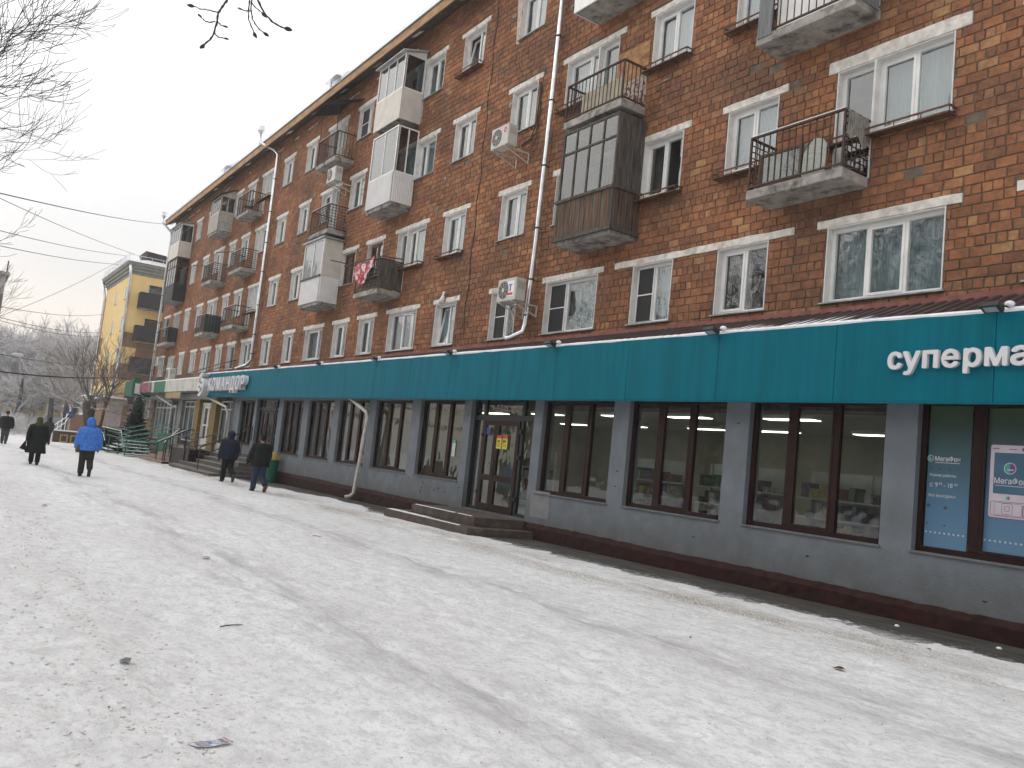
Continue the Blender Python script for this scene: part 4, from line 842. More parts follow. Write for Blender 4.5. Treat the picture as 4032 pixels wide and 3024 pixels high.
for k in range(5):
    zz = 2.45-.28*k
    tag(BX(-32.75, -32.58, -.64, -.637, zz-.10, zz+.1).build('door_sticker', [M('pale_paper', (.5,.53,.52)), MT['teal_print'], REDP, MT['pale_paper'], MT['teal_print']][k], None), ['pale top', 'teal second', 'red middle', 'white fourth', 'teal lowest'][k]+' sticker on the right side pane of the far supermarket entrance', 'sticker', 'stickers on the far entrance pane')
# ---- fascia band of teal panels; its edges drop slightly towards the near end
ftop = lambda x: 4.06-.0066*(x+5); fbot = lambda x: 2.912-.0068*(x+5) if x > -33 else 3.10-.0085*(x+33)
FY = -1.15
seams = [-42.82, -40.9]+[-5.11-2.235*k for k in range(16, -1, -1)][0:]
seams = sorted(set([s for s in seams if s > -42.9]))+[-2.87, -.63, 1.6, 3.84, 6.1, 8.9]
for a, b in zip(seams, seams[1:]):
    if b-a < .3: continue
    MB().add([(a+.004,FY,fbot(a)),(b-.004,FY,fbot(b)),(b-.004,FY,ftop(b)),(a+.004,FY,ftop(a)),(a+.004,FY+.04,fbot(a)),(b-.004,FY+.04,fbot(b)),(b-.004,FY+.04,ftop(b)),(a+.004,FY+.04,ftop(a))],
        [(0,1,2,3),(7,6,5,4),(0,4,5,1),(1,5,6,2),(2,6,7,3),(3,7,4,0)]).build('fascia_panel', TEAL, shop, bevel=.003)
m = MB(); m.add([(-42.78,FY+.042,fbot(-42.8)+.01),(8.85,FY+.042,fbot(8.9)+.01),(8.85,FY+.042,ftop(8.9)-.02),(-42.78,FY+.042,ftop(-42.8)-.02)],[(0,1,2,3)])
m.add([(-42.8,FY+.04,3.19),(-42.8,WB,3.19),(-42.8,WB,4.3),(-42.8,FY+.04,4.3)],[(3,2,1,0)]); m.build('fascia_backing', DKM, shop)
MB().add([(-42.8,FY+.04,3.175),(8.9,FY+.04,2.83),(8.9,WF-.002,2.84),(-42.8,WF-.002,3.185)],[(3,2,1,0)]).build('fascia_soffit', M('grey_soffit', (.13,.14,.15), .8, .1, 4), shop)
m = MB(); m.beam((-42.8, FY-.005, 3.185), (-33, FY-.005, fbot(-33)-.012), .03, .02).beam((-33, FY-.005, fbot(-33)-.012), (8.9, FY-.005, fbot(8.9)-.012), .03, .02); m.build('edge_trim', TEAL, shop)
# ---- corrugated lean-to roof over the fascia with drifted snow, and the red flashing on the bricks
RFL = M('faded_red_flashing', (.235,.085,.075), .7, .12, 5, stain=(.15,.06,.05), ssc=2)
for k in range(27):
    x0 = -42.9+1.95*k; x1 = x0+1.945
    zt_ = lambda x: 4.60; zb_ = lambda x: 4.48-.0006*(x+5)+(0 if x > -16 else -.0012*(x+16)*-1)
    MB().add([(x0,-.055,zb_(x0)),(x1,-.055,zb_(x1)),(x1,-.05,zt_(x1)),(x0,-.05,zt_(x0)),(x1,0,zt_(x1)+.015),(x0,0,zt_(x0)+.015),(x0,-.12,zb_(x0)-.03),(x1,-.12,zb_(x1)-.03)],[(0,1,2,3),(3,2,4,5),(6,7,1,0)]).build('flashing', RFL, shop)
CORR = M('brown_corrugated_sheet', (.055,.038,.035), .5, .1, 6)
v = []; x = -42.8; i = 0
while x < 8.9:
    for t_, h in ((0, 0), (.07, 0), (.095, .035), (.165, .035), (.19, 0)):
        X_ = x+t_; v += [(X_, FY+.02, ftop(X_)-.005+h), (X_, -.06, 4.50+h-(0.0 if X_ > -20 else -.003*(X_+20)*0))]
    x += .19
MB().add(v, [(2*i, 2*i+2, 2*i+3, 2*i+1) for i in range(len(v)//2-1)]).build('corrugated_roof', CORR, shop)
# snow lying in the flutes
rr = random.Random(5); s_ = MB(); x = -42.8
while x < 8.9:
    n_ = fbm(np.array([x*.35]), np.array([9.]), 3)[0]; Ln = max(.05, min(.95, (n_-.28)*2.3+rr.uniform(-.2, .2)*(1 if x > -14 else .4)))
    if x < -14: Ln *= .45
    z0 = ftop(x)+.0; dz = (4.50-ftop(x))
    s_.add([(x+.0,FY-.01,z0-.005),(x+.1,FY-.01,z0-.005),(x+.09,FY+.02,z0+.04),(x+.0,FY+.02,z0+.04),(x+.085,FY+.03+1.05*Ln,z0+dz*Ln+.012),(x+.01,FY+.03+1.05*Ln,z0+dz*Ln+.012)],[(0,1,2,3),(3,2,4,5)])
    x += .19
so2 = s_.build('snow_in_flutes', SNOWW, shop); so2['kind'] = 'stuff'
m = MB(); xx = -42.8; P0 = []
while xx < 8.9: P0.append((xx, FY+.015, ftop(xx)+.006+.010*fbm(np.array([xx*2.]), np.array([2.]), 3)[0])); xx += .35
m.tube(P0, [.024+.012*rr.random() for _ in P0], 6); m.build('snow_ridge', SNOWW, shop)
# ---- flood lamps
LENS = M('lamp_lens', (.35,.40,.45), .25, .05, 10)
for k, x in enumerate((-.6, -5.11, -9.65, -14.16, -18.5, -22.93, -27.45, -31.9)):
    pos = ['beyond the right end of', 'above the first letters on', 'second from the right on', 'third from the right on', 'nearest the bottom of the near downpipe on', 'fifth from the right on', 'sixth from the right on', 'farthest away on'][k]
    t = thing('flood_lamp', f'black flood lamp {pos} the teal fascia', 'flood lamp', (x, FY, ftop(x)), 'flood lamps along the teal fascia')
    z = ftop(x)+.02; y = FY-.14; R_ = Matrix.Rotation(math.radians(68), 3, 'X')
    def P_(a, b, c): v_ = R_@Vector((0, b, c)); return (x+a, y+v_.y, z+v_.z)
    hs = [P_(a, b, c) for b in (-.03, .03) for a, c in ((-.115, -.085), (.115, -.085), (.115, .085), (-.115, .085))]
    MB().add(hs, [(0,1,2,3),(7,6,5,4),(0,4,5,1),(1,5,6,2),(2,6,7,3),(3,7,4,0)]).build('housing', BLACKI, t)
    MB().add([P_(a, -.034, c) for a, c in ((-.08, -.055), (.08, -.055), (.08, .055), (-.08, .055))], [(0,1,2,3)]).build('lens', LENS, t)
    MB().beam((x+.14, y, z), (x+.14, FY+.05, z+.03), .02).beam((x-.14, y, z), (x-.14, FY+.05, z+.03), .02).beam((x-.14, FY+.03, z+.03), (x+.14, FY+.03, z+.03), .025).build('bracket', BLACKI, t)
    MB().ell((x+.16, FY-.03, z+.05), .06, .055, .04).build('snow_cap', SNOWW, t, smooth=True)
# ---- letters
LETW = M('white_acrylic', (.66,.66,.68), .35, .03, 5); LETS = M('letter_side', (.36,.35,.37), .5, .05, 5)
sg = thing('sign_lettering', 'white raised letters on the right end of the teal fascia reading супермаркет', 'sign', (-5.2, FY, 3.37))
for ch, x, wd in zip('супермаркет', (-6.49, -6.275, -6.0, -5.745, -5.465, -5.205, -4.90, -4.64, -4.38, -4.17, -3.92), (.205, .25, .215, .225, .225, .275, .22, .225, .20, .225, .19)):
    text(ch, x, 3.37, .405, FY-.035, LETW, 'letter', sg, depth=.06, bold=.014, fit=wd)
lg = thing('sign_lettering', 'white box letters КОМАНДОР and leaf emblem at the far left end of the teal fascia', 'sign', (-39, FY, 3.6))
for ch, x, wd in zip('КОМАНДОР', (-41.05, -40.42, -39.66, -38.8, -38.05, -37.38, -36.62, -35.85), (.78,)*8):
    text(ch, x, 3.43, .80, FY-.13, LETW, 'letter', lg, depth=.20, bold=.022, sxz=.98)
def crescent(cx, cz, r0, r1, a0, a1, n=14, sq=1.0):
    P = [(cx+r1*sq*math.cos(math.radians(a0+(a1-a0)*i/n)), cz+r1*math.sin(math.radians(a0+(a1-a0)*i/n))) for i in range(n+1)]
    Q = [(cx+(r1+(r0-r1)*math.sin(math.pi*i/n)**.6)*sq*math.cos(math.radians(a0+(a1-a0)*i/n)), cz+(r1+(r0-r1)*math.sin(math.pi*i/n)**.6)*math.sin(math.radians(a0+(a1-a0)*i/n))) for i in range(n, -1, -1)]
    return P+Q[1:-1]
ex = -42.05
MB().prism([(ex+.62*math.cos(a), 3.70+.36*math.sin(a)) for a in [math.radians(20*k-15) for k in range(18)]], FY-.34, FY).build('emblem_body', LETW, lg, bevel=.01)
MB().prism(crescent(ex+.05, 3.72, .30, .58, 70, 165, sq=1.25), FY-.34, FY).build('emblem_horn', LETW, lg); MB().prism(crescent(ex-.05, 3.70, .30, .56, 250, 345, sq=1.25), FY-.34, FY).build('emblem_horn', LETW, lg)
for zc in (3.83, 3.58):
    P = [(ex-.30+.6*i/14, zc+.055*math.sin(i/14*math.pi*2)+.035) for i in range(15)]; Q = [(ex-.30+.6*i/14, zc+.055*math.sin(i/14*math.pi*2)-.035) for i in range(14, -1, -1)]
    MB().prism(P+Q, FY-.348, FY-.339).build('emblem_wave', M('grey_emblem_wave', (.10,.09,.10), .6, .05, 5), lg)

# ---- window poster (phone company advertisement)
def poster_mat(name, shift=0):
    m = bpy.data.materials.new(name); m.use_nodes = True; n = m.node_tree.nodes; l = m.node_tree.links; b = n['Principled BSDF']; b.inputs['Roughness'].default_value = .6
    g = n.new('ShaderNodeNewGeometry'); s = n.new('ShaderNodeSeparateXYZ'); l.new(g.outputs['Position'], s.inputs[0]); r = n.new('ShaderNodeMapRange'); r.inputs[1].default_value = 1.0; r.inputs[2].default_value = 2.95; l.new(s.outputs[2], r.inputs[0])
    c = n.new('ShaderNodeValToRGB'); l.new(r.outputs[0], c.inputs[0]); e = c.color_ramp.elements
    e[0].color = (.095,.20,.31, 1); e[1].color = (.035,.075,.02, 1); e[1].position = 1
    for p_, k_ in ((.3, (.065,.155,.26, 1)), (.55, (.04,.10,.14, 1)), (.72, (.03,.075,.075, 1)), (.85, (.028,.055,.045, 1))): q = c.color_ramp.elements.new(p_); q.color = k_
    l.new(c.outputs[0], b.inputs['Base Color']); return m
PM = poster_mat('blue_green_print'); PWH = M('print_white', (.48,.50,.52), .6, .03, 5)
pt = thing('window_poster', 'blue window poster with opening hours с 9-18 beside the phone advertisement, in the rightmost shop window', 'poster', (-5.9, -.64, 1.0))
yb = WF+.10+.03
yb = -.62
BX(-6.17, -5.60, yb, yb+.003, 1.0, 2.93).build('sheet', PM, pt)
def emblem(cx, cz, r, y, par):
    c = lambda a0, a1, r_: [(cx+r_*math.cos(math.radians(a0+(a1-a0)*i/14)), cz+r_*math.sin(math.radians(a0+(a1-a0)*i/14))) for i in range(15)]
    MB().prism(c(0, 345, r), y-.001, y).build('emblem_ring', PWH, par)
    MB().prism(c(90, 270, r*.86), y-.002, y-.0011).build('emblem_left', M('print_green', (.05,.33,.27), .6, .03, 5), par)
    MB().prism(c(-90, 90, r*.86), y-.002, y-.0011).build('emblem_right', M('print_violet', (.17,.05,.20), .6, .03, 5), par)
    MB().box(cx-.02*r/.05, cx+.05*r/.05*.6, y-.003, y-.0021, cz-r*.35, cz-r*.15).build('emblem_dots', PWH, par)
emblem(-6.135, 2.215, .045, yb-.001, pt)
text('МегаФон', -6.08, 2.185, .085, yb-.002, PWH, 'heading', pt, depth=.001, bold=.002, sxz=.92); BX(-6.07, -5.74, yb-.002, yb-.001, 2.158, 2.166).build('tagline', PWH, pt)
text('Режим работы:', -5.955, 1.975, .055, yb-.002, PWH, 'text_line', pt, depth=.001, align='CENTER', bold=.0005, sxz=.9)
text('с 9', -6.13, 1.835, .085, yb-.002, PWH, 'hours', pt, depth=.001, bold=.001); text('00', -6.005, 1.865, .045, yb-.002, PWH, 'hours', pt, depth=.001); text('- 18', -5.94, 1.835, .085, yb-.002, PWH, 'hours', pt, depth=.001, bold=.001, sxz=.9); text('00', -5.80, 1.865, .045, yb-.002, PWH, 'hours', pt, depth=.001)
text('без выходных', -5.955, 1.70, .06, yb-.002, PWH, 'text_line', pt, depth=.001, align='CENTER', bold=.0005, sxz=.9)
d = MB()
for k in range(9): cx = -6.145+.062*k; d.prism([(cx+.013*math.cos(a*math.pi/4), 1.225+.013*math.sin(a*math.pi/4)) for a in range(8)], yb-.003, yb-.001)
d.build('dot_row', PWH, pt)
d = MB()
for cx, cz, q in ((-6.13, 1.58, .025), (-5.9, 1.565, .022), (-6.14, 1.34, .012), (-5.9, 1.33, .012), (-6.12, 2.08, .015), (-6.0, 2.08, .015), (-5.87, 2.08, .015), (-5.8, 1.72, .01)): d.box(cx-q, cx+q, yb-.002, yb-.001, cz-q*.8, cz+q*.8)
d.build('faded_mark', M('print_dark', (.03,.06,.09), .6, .03, 5), pt)
p2 = thing('window_poster', 'blue window advertisement showing a large white slider mobile phone, in the rightmost shop window', 'poster', (-5, -.64, 1.0))
BX(-5.40, -4.77, yb, yb+.003, 1.0, 2.93).build('sheet', PM, p2)
ph = M('print_pale_pink', (.52,.47,.52), .6, .03, 5); pd = M('print_violet_line', (.16,.10,.19), .6, .03, 5)
def rrect(x0, x1, z0, z1, r, n=4):
    return [(cx+r*math.cos(a0+math.pi/2*i/n), cz+r*math.sin(a0+math.pi/2*i/n)) for cx, cz, a0 in ((x1-r, z1-r, 0), (x0+r, z1-r, math.pi/2), (x0+r, z0+r, math.pi), (x1-r, z0+r, 1.5*math.pi)) for i in range(n+1)]
px0, px1, pz0, pz1 = -5.36, -4.86, 1.50, 2.44
MB().prism(rrect(px0, px1, pz0, pz1, .03), yb-.002, yb-.001).build('phone_edge', pd, p2); MB().prism(rrect(px0+.01, px1-.008, pz0+.015, pz1-.008, .03), yb-.003, yb-.0021).build('phone_body', ph, p2)
MB().prism(rrect(px0+.055, px1-.05, 1.815, 2.335, .01), yb-.004, yb-.0031).build('phone_screen', M('print_screen', (.05,.12,.19), .5, .05, 3), p2)
emblem(-5.11, 2.14, .075, yb-.005, p2); emblem(-5.12, 1.765, .028, yb-.004, p2)
text('МегаФон', -5.30, 1.945, .10, yb-.006, PWH, 'heading', p2, depth=.001, bold=.002, sxz=.9); BX(-5.28, -4.93, yb-.006, yb-.005, 1.915, 1.922).build('tagline', PWH, p2)
def ring(x0, x1, z0, z1, r, t): a = rrect(x0, x1, z0, z1, r); b = rrect(x0+t, x1-t, z0+t, z1-t, max(.004, r-t)); n = len(a); vs_ = [(x, yb-.0045, z) for x, z in a+b]; return MB().add(vs_, [(i, (i+1)%n, n+(i+1)%n, n+i) for i in range(n)])
for q_ in ((px0+.03, px1-.03, 1.535, 1.72, .03, .006), (px0+.08, px1-.09, 1.545, 1.705, .02, .004), (-5.19, -5.06, 1.56, 1.70, .02, .005), (-5.155, -5.095, 1.60, 1.665, .01, .006), (px1-.085, px1-.04, 1.55, 1.69, .01, .012)): ring(*q_).build('keypad_line', pd, p2)
MB().prism([(-4.95+.03*math.cos(a*.52), 2.385+.03*math.sin(a*.52)) for a in range(12)], yb-.004, yb-.003).box(-5.33, -5.25, yb-.004, yb-.003, 2.38, 2.392).box(-5.13, -5.04, yb-.004, yb-.003, 2.378, 2.388).build('phone_camera', pd, p2)
d = MB()
for k in range(11): cx = -5.375+.062*k; d.prism([(cx+.013*math.cos(a*math.pi/4), 1.215+.013*math.sin(a*math.pi/4)) for a in range(8)], yb-.003, yb-.001)
d.build('dot_row', PWH, p2)

# ---- inside the supermarket
FLW = M('shop_floor_tile', (.30,.30,.28), .4, .06, 2); CEIL = M('shop_ceiling', (.30,.31,.27), .9, .04, 3); WALLI = M('shop_inner_wall', (.30,.30,.23), .9, .06, 1.5)
m = MB(); m.box(-38.2, 8.6, WB+.003, 10.5, .28, .34).build('shop_floor', FLW, shop); BX(-38.2, 8.6, WB+.003, 10.5, 3.12, 3.2).build('ceiling', CEIL, shop)
m = MB(); m.box(-38.2, 8.6, 8.4, 8.5, .34, 3.12).box(-24.4, -24.2, -.1, 8.4, .34, 3.12).box(-38.3, -38.2, -.4, 8.4, .34, 3.12).box(8.6, 8.7, -.4, 8.4, .34, 3.12).box(-6.5, -6.42, WB+.01, 8.4, .34, 3.12); m.build('partition', WALLI, shop)
TUBE = emit('lit_tube', (1, .98, .90), 4.5)
k = 0
LB = ['first', 'second', 'third', 'fourth', 'fifth', 'sixth', 'seventh', 'eighth', 'ninth']
for xi, x in enumerate((-7.8, -11.1, -14.0, -16.4, -19.6, -22.4, -27, -31)):
    for yi, y in enumerate((.42, 2.9, 6.2)):
        if xi > 5 and yi == 1: continue
        t = thing('ceiling_lamp', f'lit strip lamp on the supermarket ceiling, {LB[xi]} row from the right and {("nearest the window","in the middle","at the back")[yi]}', 'ceiling lamp', (x, y, 3.12), 'strip lamps on the supermarket ceiling')
        BX(x-.65, x+.65, y-.18, y+.18, 3.05, 3.118).build('housing', WHITE, t); BX(x-.62, x+.62, y-.15, y+.15, 3.035, 3.049).build('tube', TUBE, t)
GOOD = [M('goods_'+n_, c_, .5, .2, 14) for n_, c_ in (('red', (.13,.05,.045)), ('blue', (.06,.07,.13)), ('green', (.06,.12,.06)), ('white', (.34,.34,.32)), ('yellow', (.27,.23,.07)), ('dark', (.03,.028,.03)), ('purple', (.08,.045,.11)))]
SHF = M('shelf_metal', (.42,.44,.42), .5, .05, 5); GRB = M('green_shelf_strip', (.06,.20,.09), .6, .05, 5)
def shelf(x0, x1, y, lab):
    t = thing('store_shelf', lab, 'store shelf', ((x0+x1)/2, y, .34), 'shelving seen through the shop windows'); g = random.Random(int(x0*10))
    f = MB(); f.box(x0, x1, y+.45, y+.47, .34, 1.95)
    for x in (x0, (x0+x1)/2, x1): f.box(x-.02, x+.02, y+.40, y+.45, .34, 1.95)
    f.build('frame', SHF, t)
    for z in (.5, .83, 1.15, 1.47):
        s = BX(x0, x1, y, y+.449, z, z+.025).build('shelf', SHF, t); q = MB(); x = x0+.03
        while x < x1-.15:
            w_ = g.uniform(.06, .22); h = g.uniform(.10, .26); q.mi = g.randrange(7)
            if g.random() < .82: q.box(x, x+w_-.01, y+.02+g.uniform(0, .08), y+.35, z+.026, z+.026+h)
            x += w_
        q.build('goods', GOOD, t)['kind'] = 'stuff'
    BX(x0, x1, y-.02, y-.001, .36, .49).build('base_strip', GRB, t)
shelf(-8.95, -6.75, .35, 'white shelving with boxes and yellow packs behind the second shop window from the right'); shelf(-11.6, -9.8, .75, 'white shelving with dark bottles behind the third shop window from the right'); shelf(-14.2, -12.5, 1.1, 'white shelving behind the shop window right of the entrance'); shelf(-19.8, -18.4, 2.0, 'shelving behind the shop window left of the entrance')
# ------------------------------------------------------------------ shops at the far end of the building
FY2 = -.4
far = thing('pharmacy_front', 'row of small shops under the white and green canopy', 'shop front', (-50, FY2, gz(-50)))
OLV = M('olive_pillar_paint', (.20,.135,.045), .8, .1, 5); GRP = M('grey_tile', (.20,.20,.195), .7, .1, 3); PALE = M('pale_render', (.42,.41,.38), .85, .08, 3); DOORW = M('white_door', (.60,.59,.56), .5, .04, 4); GRN = M('green_painted_metal', (.02,.13,.085), .5, .1, 5)
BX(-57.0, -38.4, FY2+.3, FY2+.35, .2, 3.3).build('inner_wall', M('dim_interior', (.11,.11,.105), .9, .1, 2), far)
BX(-42.3, -38.45, FY2+.002, FY2+.2, -.6, .9).build('parapet', PALE, far); BX(-57, -42.5, FY2+.0, FY2+.2, -.6, .55).build('parapet', PALE, far)
for x0, x1 in ((-43.1, -42.1), (-46.15, -45.35)): BX(x0, x1, FY2-.18, FY2+.28, .5, 3.12).build('pillar', OLV, far, bevel=.01)
BX(-50.4, -49.5, FY2-.1, FY2+.28, -.4, 3.1).build('pillar', GRP, far); BX(-38.9, -38.42, FY2-.3, FY2+.28, -.6, 3.2).build('pillar', M('dark_grey_render', (.09,.09,.095), .8, .1, 3), far)
m = MB(); m.box(-52, -42, FY2-.2, FY2+.29, 3.12, 3.48).build('beam', M('grey_panel_beam', (.33,.33,.32), .8, .08, 3), far); BX(-51.1, -47.5, -1.12, -1.08, 3.12, 3.46).build('olive_sign_panel', M('ochre_sign', (.33,.25,.12), .7, .08, 3), far)
BX(-59.8, -51.2, FY2-.2, FY2+.29, 3.12, 3.5).build('beam', MT['grey_panel_beam'], far)
def mull_window(x0, x1, z0, z1, n, mat=DOORW, tr=None, y=FY2+.05):
    f = MB(); t = .07
    for i in range(n+1): x = x0+(x1-x0-t)*i/n; f.box(x, x+t, y, y+.06, z0, z1)
    f.box(x0+t, x1-t, y+.001, y+.059, z0, z0+t).box(x0+t, x1-t, y+.001, y+.059, z1-t, z1)
    if tr: f.box(x0+t, x1-t, y+.002, y+.058, tr, tr+t)
    w_ = f.build('shop_window', mat, far)
    for i in range(n): a = x0+(x1-x0-t)*i/n+t; b = x0+(x1-x0-t)*(i+1)/n; MB().quad((a, y+.03, z0+t), (b, y+.03, z0+t), (b, y+.03, z1-t), (a, y+.03, z1-t)).build('pane', GL, w_)
    BX(x0+.1, x0+(x1-x0)*.45, y+.12, y+.13, z0+.1, z1-.4).build('blind', CURT2, w_); BX(x0+(x1-x0)*.6, x1-.2, y+.14, y+.15, z0+.5, z1-.2).build('blind', CURT, w_)
mull_window(-42.05, -38.95, .9, 3.05, 2, tr=2.6); mull_window(-49.4, -46.2, .85, 3.05, 3, tr=2.7); mull_window(-56.9, -52.9, .7, 3.1, 4, tr=2.6)
dl = MB(); dl.box(-45.3, -45.15, FY2, FY2+.1, .55, 2.95).box(-43.25, -43.12, FY2, FY2+.1, .55, 2.95).box(-45.15, -43.25, FY2, FY2+.1, 2.8, 2.95); dl = dl.build('door_frame', DOORW, far)
for a, b in ((-44.9, -44.0), (-43.99, -43.3)):
    q = MB(); q.box(a, a+.14, FY2-.02, FY2+.04, .57, 2.78).box(b-.14, b, FY2-.02, FY2+.04, .57, 2.78).box(a+.14, b-.14, FY2-.019, FY2+.039, .57, 1.1).box(a+.14, b-.14, FY2-.019, FY2+.039, 2.66, 2.78).box(a+.14, b-.14, FY2-.019, FY2+.039, 1.75, 1.83); q.build('door', DOORW, dl)
    MB().quad((a+.14, FY2+.01, 1.1), (b-.14, FY2+.01, 1.1), (b-.14, FY2+.01, 2.66), (a+.14, FY2+.01, 2.66)).build('door_glass', GL, dl)
q = MB(); a, b = -52.7, -51.3; q.box(a, a+.12, FY2, FY2+.06, .5, 2.8).box(b-.12, b, FY2, FY2+.06, .5, 2.8).box(a+.12, b-.12, FY2+.001, FY2+.059, .5, .9).box(a+.12, b-.12, FY2+.001, FY2+.059, 2.65, 2.8); dd = q.build('door', DOORW, far); MB().quad((a+.12, FY2+.03, .9), (b-.12, FY2+.03, .9), (b-.12, FY2+.03, 2.65), (a+.12, FY2+.03, 2.65)).build('door_glass', GL, dd); MB().tube([(b-.3, FY2-.06, 1.2), (b-.3, FY2-.06, 2.4)], .02, 6).build('door_handle', BLACKI, dd)
for k in range(6): BX(-57.3-.42*k-.4, -57.3-.42*k-.02, -.03, .0, .2, 3.1).build('brick_strip', BR2, far)
MB().box(-59.9, -57.0, .002, .3, -.6, 3.3).build('corner_wall', BR2, far)
# canopy band
cb = thing('shop_canopy', 'white fascia canopy with green panels and pink lettering АПТЕКА at the far end of the building', 'canopy', (-51, -1.1, 3.5))
WCP = M('stained_white_fascia', (.52,.50,.46), .7, .08, 2, stain=(.28,.25,.21), ssc=2.2, smin=.56, smax=.8)
for a, b, m_ in ((-51.4, -47.1, WCP), (-47.1, -42.86, WCP), (-54.45, -51.41, M('green_fascia', (.035,.16,.095), .6, .06, 3)), (-55.3, -54.46, WCP), (-58.0, -55.31, M('pale_green_fascia', (.05,.20,.13), .6, .06, 3))):
    MB().box(a+.01, b-.01, FY, FY+.05, 3.49, 4.14).build('panel', m_, cb)
BX(-58, -42.9, FY+.06, FY2-.205, 3.42, 3.47).build('underside', MT['grey_soffit'], cb); BX(-58, -42.9, FY+.02, -.01, 4.145, 4.2).build('snow_top', SNOWW, cb)
b_ = BX(-60.6, -58.0, -1.75, -.5, 3.25, 4.2).build('green_box', MT['green_fascia'], cb, bevel=.01); BX(-59.6, -59.1, -1.5, -1.1, 4.2, 4.5).build('box_post', MT['green_fascia'], cb)
BX(-57.95, -57.94+.02, -1.6, -1.25, 3.4, 4.05).build('white_cross_panel', WHITE, cb)
PINK = M('faded_pink_letters', (.46,.22,.25), .6, .05, 5)
for ch, x in zip('АПТЕКА', (-58.55, -57.95, -57.3, -56.75, -56.15, -55.55)): text(ch, x, 3.5, .82, FY-.12, PINK, 'letter', cb, depth=.10, bold=.01, sxz=.85)
# drain pipes below the canopy
tag(MB().tube([(-54.6, -.9, 3.5), (-54.5, -.9, 3.3), (-51.0, -.75, 2.75), (-50.6, -.7, 2.6)], .055, 8).build('drain_pipe', PVC, None, smooth=True), 'slanting cream drain pipe under the white canopy at the far shops', 'drain pipe')
tag(MB().tube([(-43.0, -1.0, 3.25), (-38.9, -1.0, 2.7), (-38.6, -.95, 2.4), (-38.7, -.95, .9)], .06, 8).build('drain_pipe', PVC, None, smooth=True), 'cream drain pipe dropping beside the dark pillar at the left end of the supermarket', 'drain pipe')

# ------------------------------------------------------------------ steps, ramp, railings
STN = M('brown_stone_step', (.075,.055,.045), .75, .15, 5, bump=.004, bsc=30, stain=(.13,.12,.11), ssc=4, smin=.55, smax=.75)
def poly_step(poly, z0, z1, mat, name, par, snow=None):
    n = len(poly); v = [(x, y, z0) for x, y in poly]+[(x, y, z1) for x, y in poly]
    o = MB().add(v, [tuple(range(n))[::-1], tuple(range(n, 2*n))]+[(i, (i+1)%n, n+(i+1)%n, n+i) for i in range(n)]).build(name, mat, par, bevel=.008)
    return o
st = thing('entrance_steps', 'two broad dark brown stone steps in front of the near supermarket entrance', 'steps', (-17, -1.6, gz(-17)))
poly_step([(-19.0, -2.32), (-16.8, -2.30), (-14.98, -2.34), (-14.72, -.80), (-19.0, -.80)], -.25, .10, STN, 'lower_step', st)
poly_step([(-18.28, -1.95), (-15.42, -1.92), (-15.12, -.82), (-15.1, -.74), (-18.28, -.74)], .10, .30, STN, 'upper_step', st)
for (x0, x1, y0, y1, z_) in ((-18.95, -17.0, -2.29, -2.0, .10), (-17.0, -15.5, -2.27, -2.12, .10), (-18.2, -16.3, -1.92, -1.8, .30), (-16.2, -15.6, -1.90, -1.84, .3)):
    n_ = 14; v = []
    for i in range(n_+1): x = x0+(x1-x0)*i/n_; v += [(x, y0+random.uniform(0,.03), z_+.002), (x, (y0+y1)/2, z_+.012), (x, y1-random.uniform(0,.2)*(y1-y0), z_+.002)]
    MB().add(v, [(3*i+j, 3*i+3+j, 3*i+4+j, 3*i+1+j) for i in range(n_) for j in (0, 1)]).build('snow_patch', SNOWW, st, smooth=True)
GST = M('grey_stone_step', (.20,.19,.17), .85, .12, 6, bump=.006, bsc=25, stain=(.10,.09,.08), ssc=3); GST2 = M('dark_stone_riser', (.11,.10,.09), .85, .15, 8)
s2 = thing('entrance_steps', 'wide grey stone steps to the far supermarket entrance behind the two dark-clothed men', 'steps', (-35, -2, gz(-35)))
for k in range(6):
    z1 = -.045+.165*k; x0, x1, y0 = -39.2+.28*k, -32.62-.03*k, -3.05+.36*k
    poly_step([(x0, y0), (x1, y0+.02), (x1, -.78), (x0, -.78)], z1-.165 if k else -.5, z1-.03, GST2, 'riser', s2); poly_step([(x0-.02, y0-.025), (x1+.02, y0-.005), (x1+.02, -.78), (x0-.02, -.78)], z1-.028, z1, GST, 'tread', s2)
BX(-38.0, -32.5, -1.2, -.76, -.5, .76).build('landing', GST, s2)
PST = M('pink_granite_step', (.27,.19,.15), .8, .14, 7, stain=(.16,.13,.11), ssc=4)
s3 = thing('entrance_steps', 'pinkish stone steps with snowy handrails between the dark ramp and the green metal stairs', 'steps', (-43.5, -2, gz(-44)))
for k in range(5):
    z1 = -.10+.165*k; x0, x1, y0 = -46.0+.45*k, -41.3, -3.05+.34*k
    poly_step([(x0, y0), (x1, y0+.1), (x1, -.78), (x0, -.78)], -.5 if not k else z1-.165, z1, PST, 'step', s3)
BX(-48, -41.4, -1.35, -.5, -.5, .56).build('landing', PST, s3)
def rail(name, lab, lines, posts, r, mat, snow=(), cat='railing', grp='stair railings'):
    t = thing(name, lab, cat, (posts[0][0], posts[0][1], posts[0][2]), grp); m = MB()
    for l_ in lines: m.tube(l_, r, 6)
    m.build('handrail', mat, t)
    for p in posts: MB().tube([(p[0], p[1], p[2]), (p[0], p[1], p[3])], r*.9, 6).build('post', mat, t)
    for l_ in snow: MB().tube([(a, b, c+r+.005) for a, b, c in l_], r*.8, 5).build('snow_strip', SNOWW, t)
    return t
BRL = M('brown_black_paint', (.035,.022,.02), .5, .15, 12)
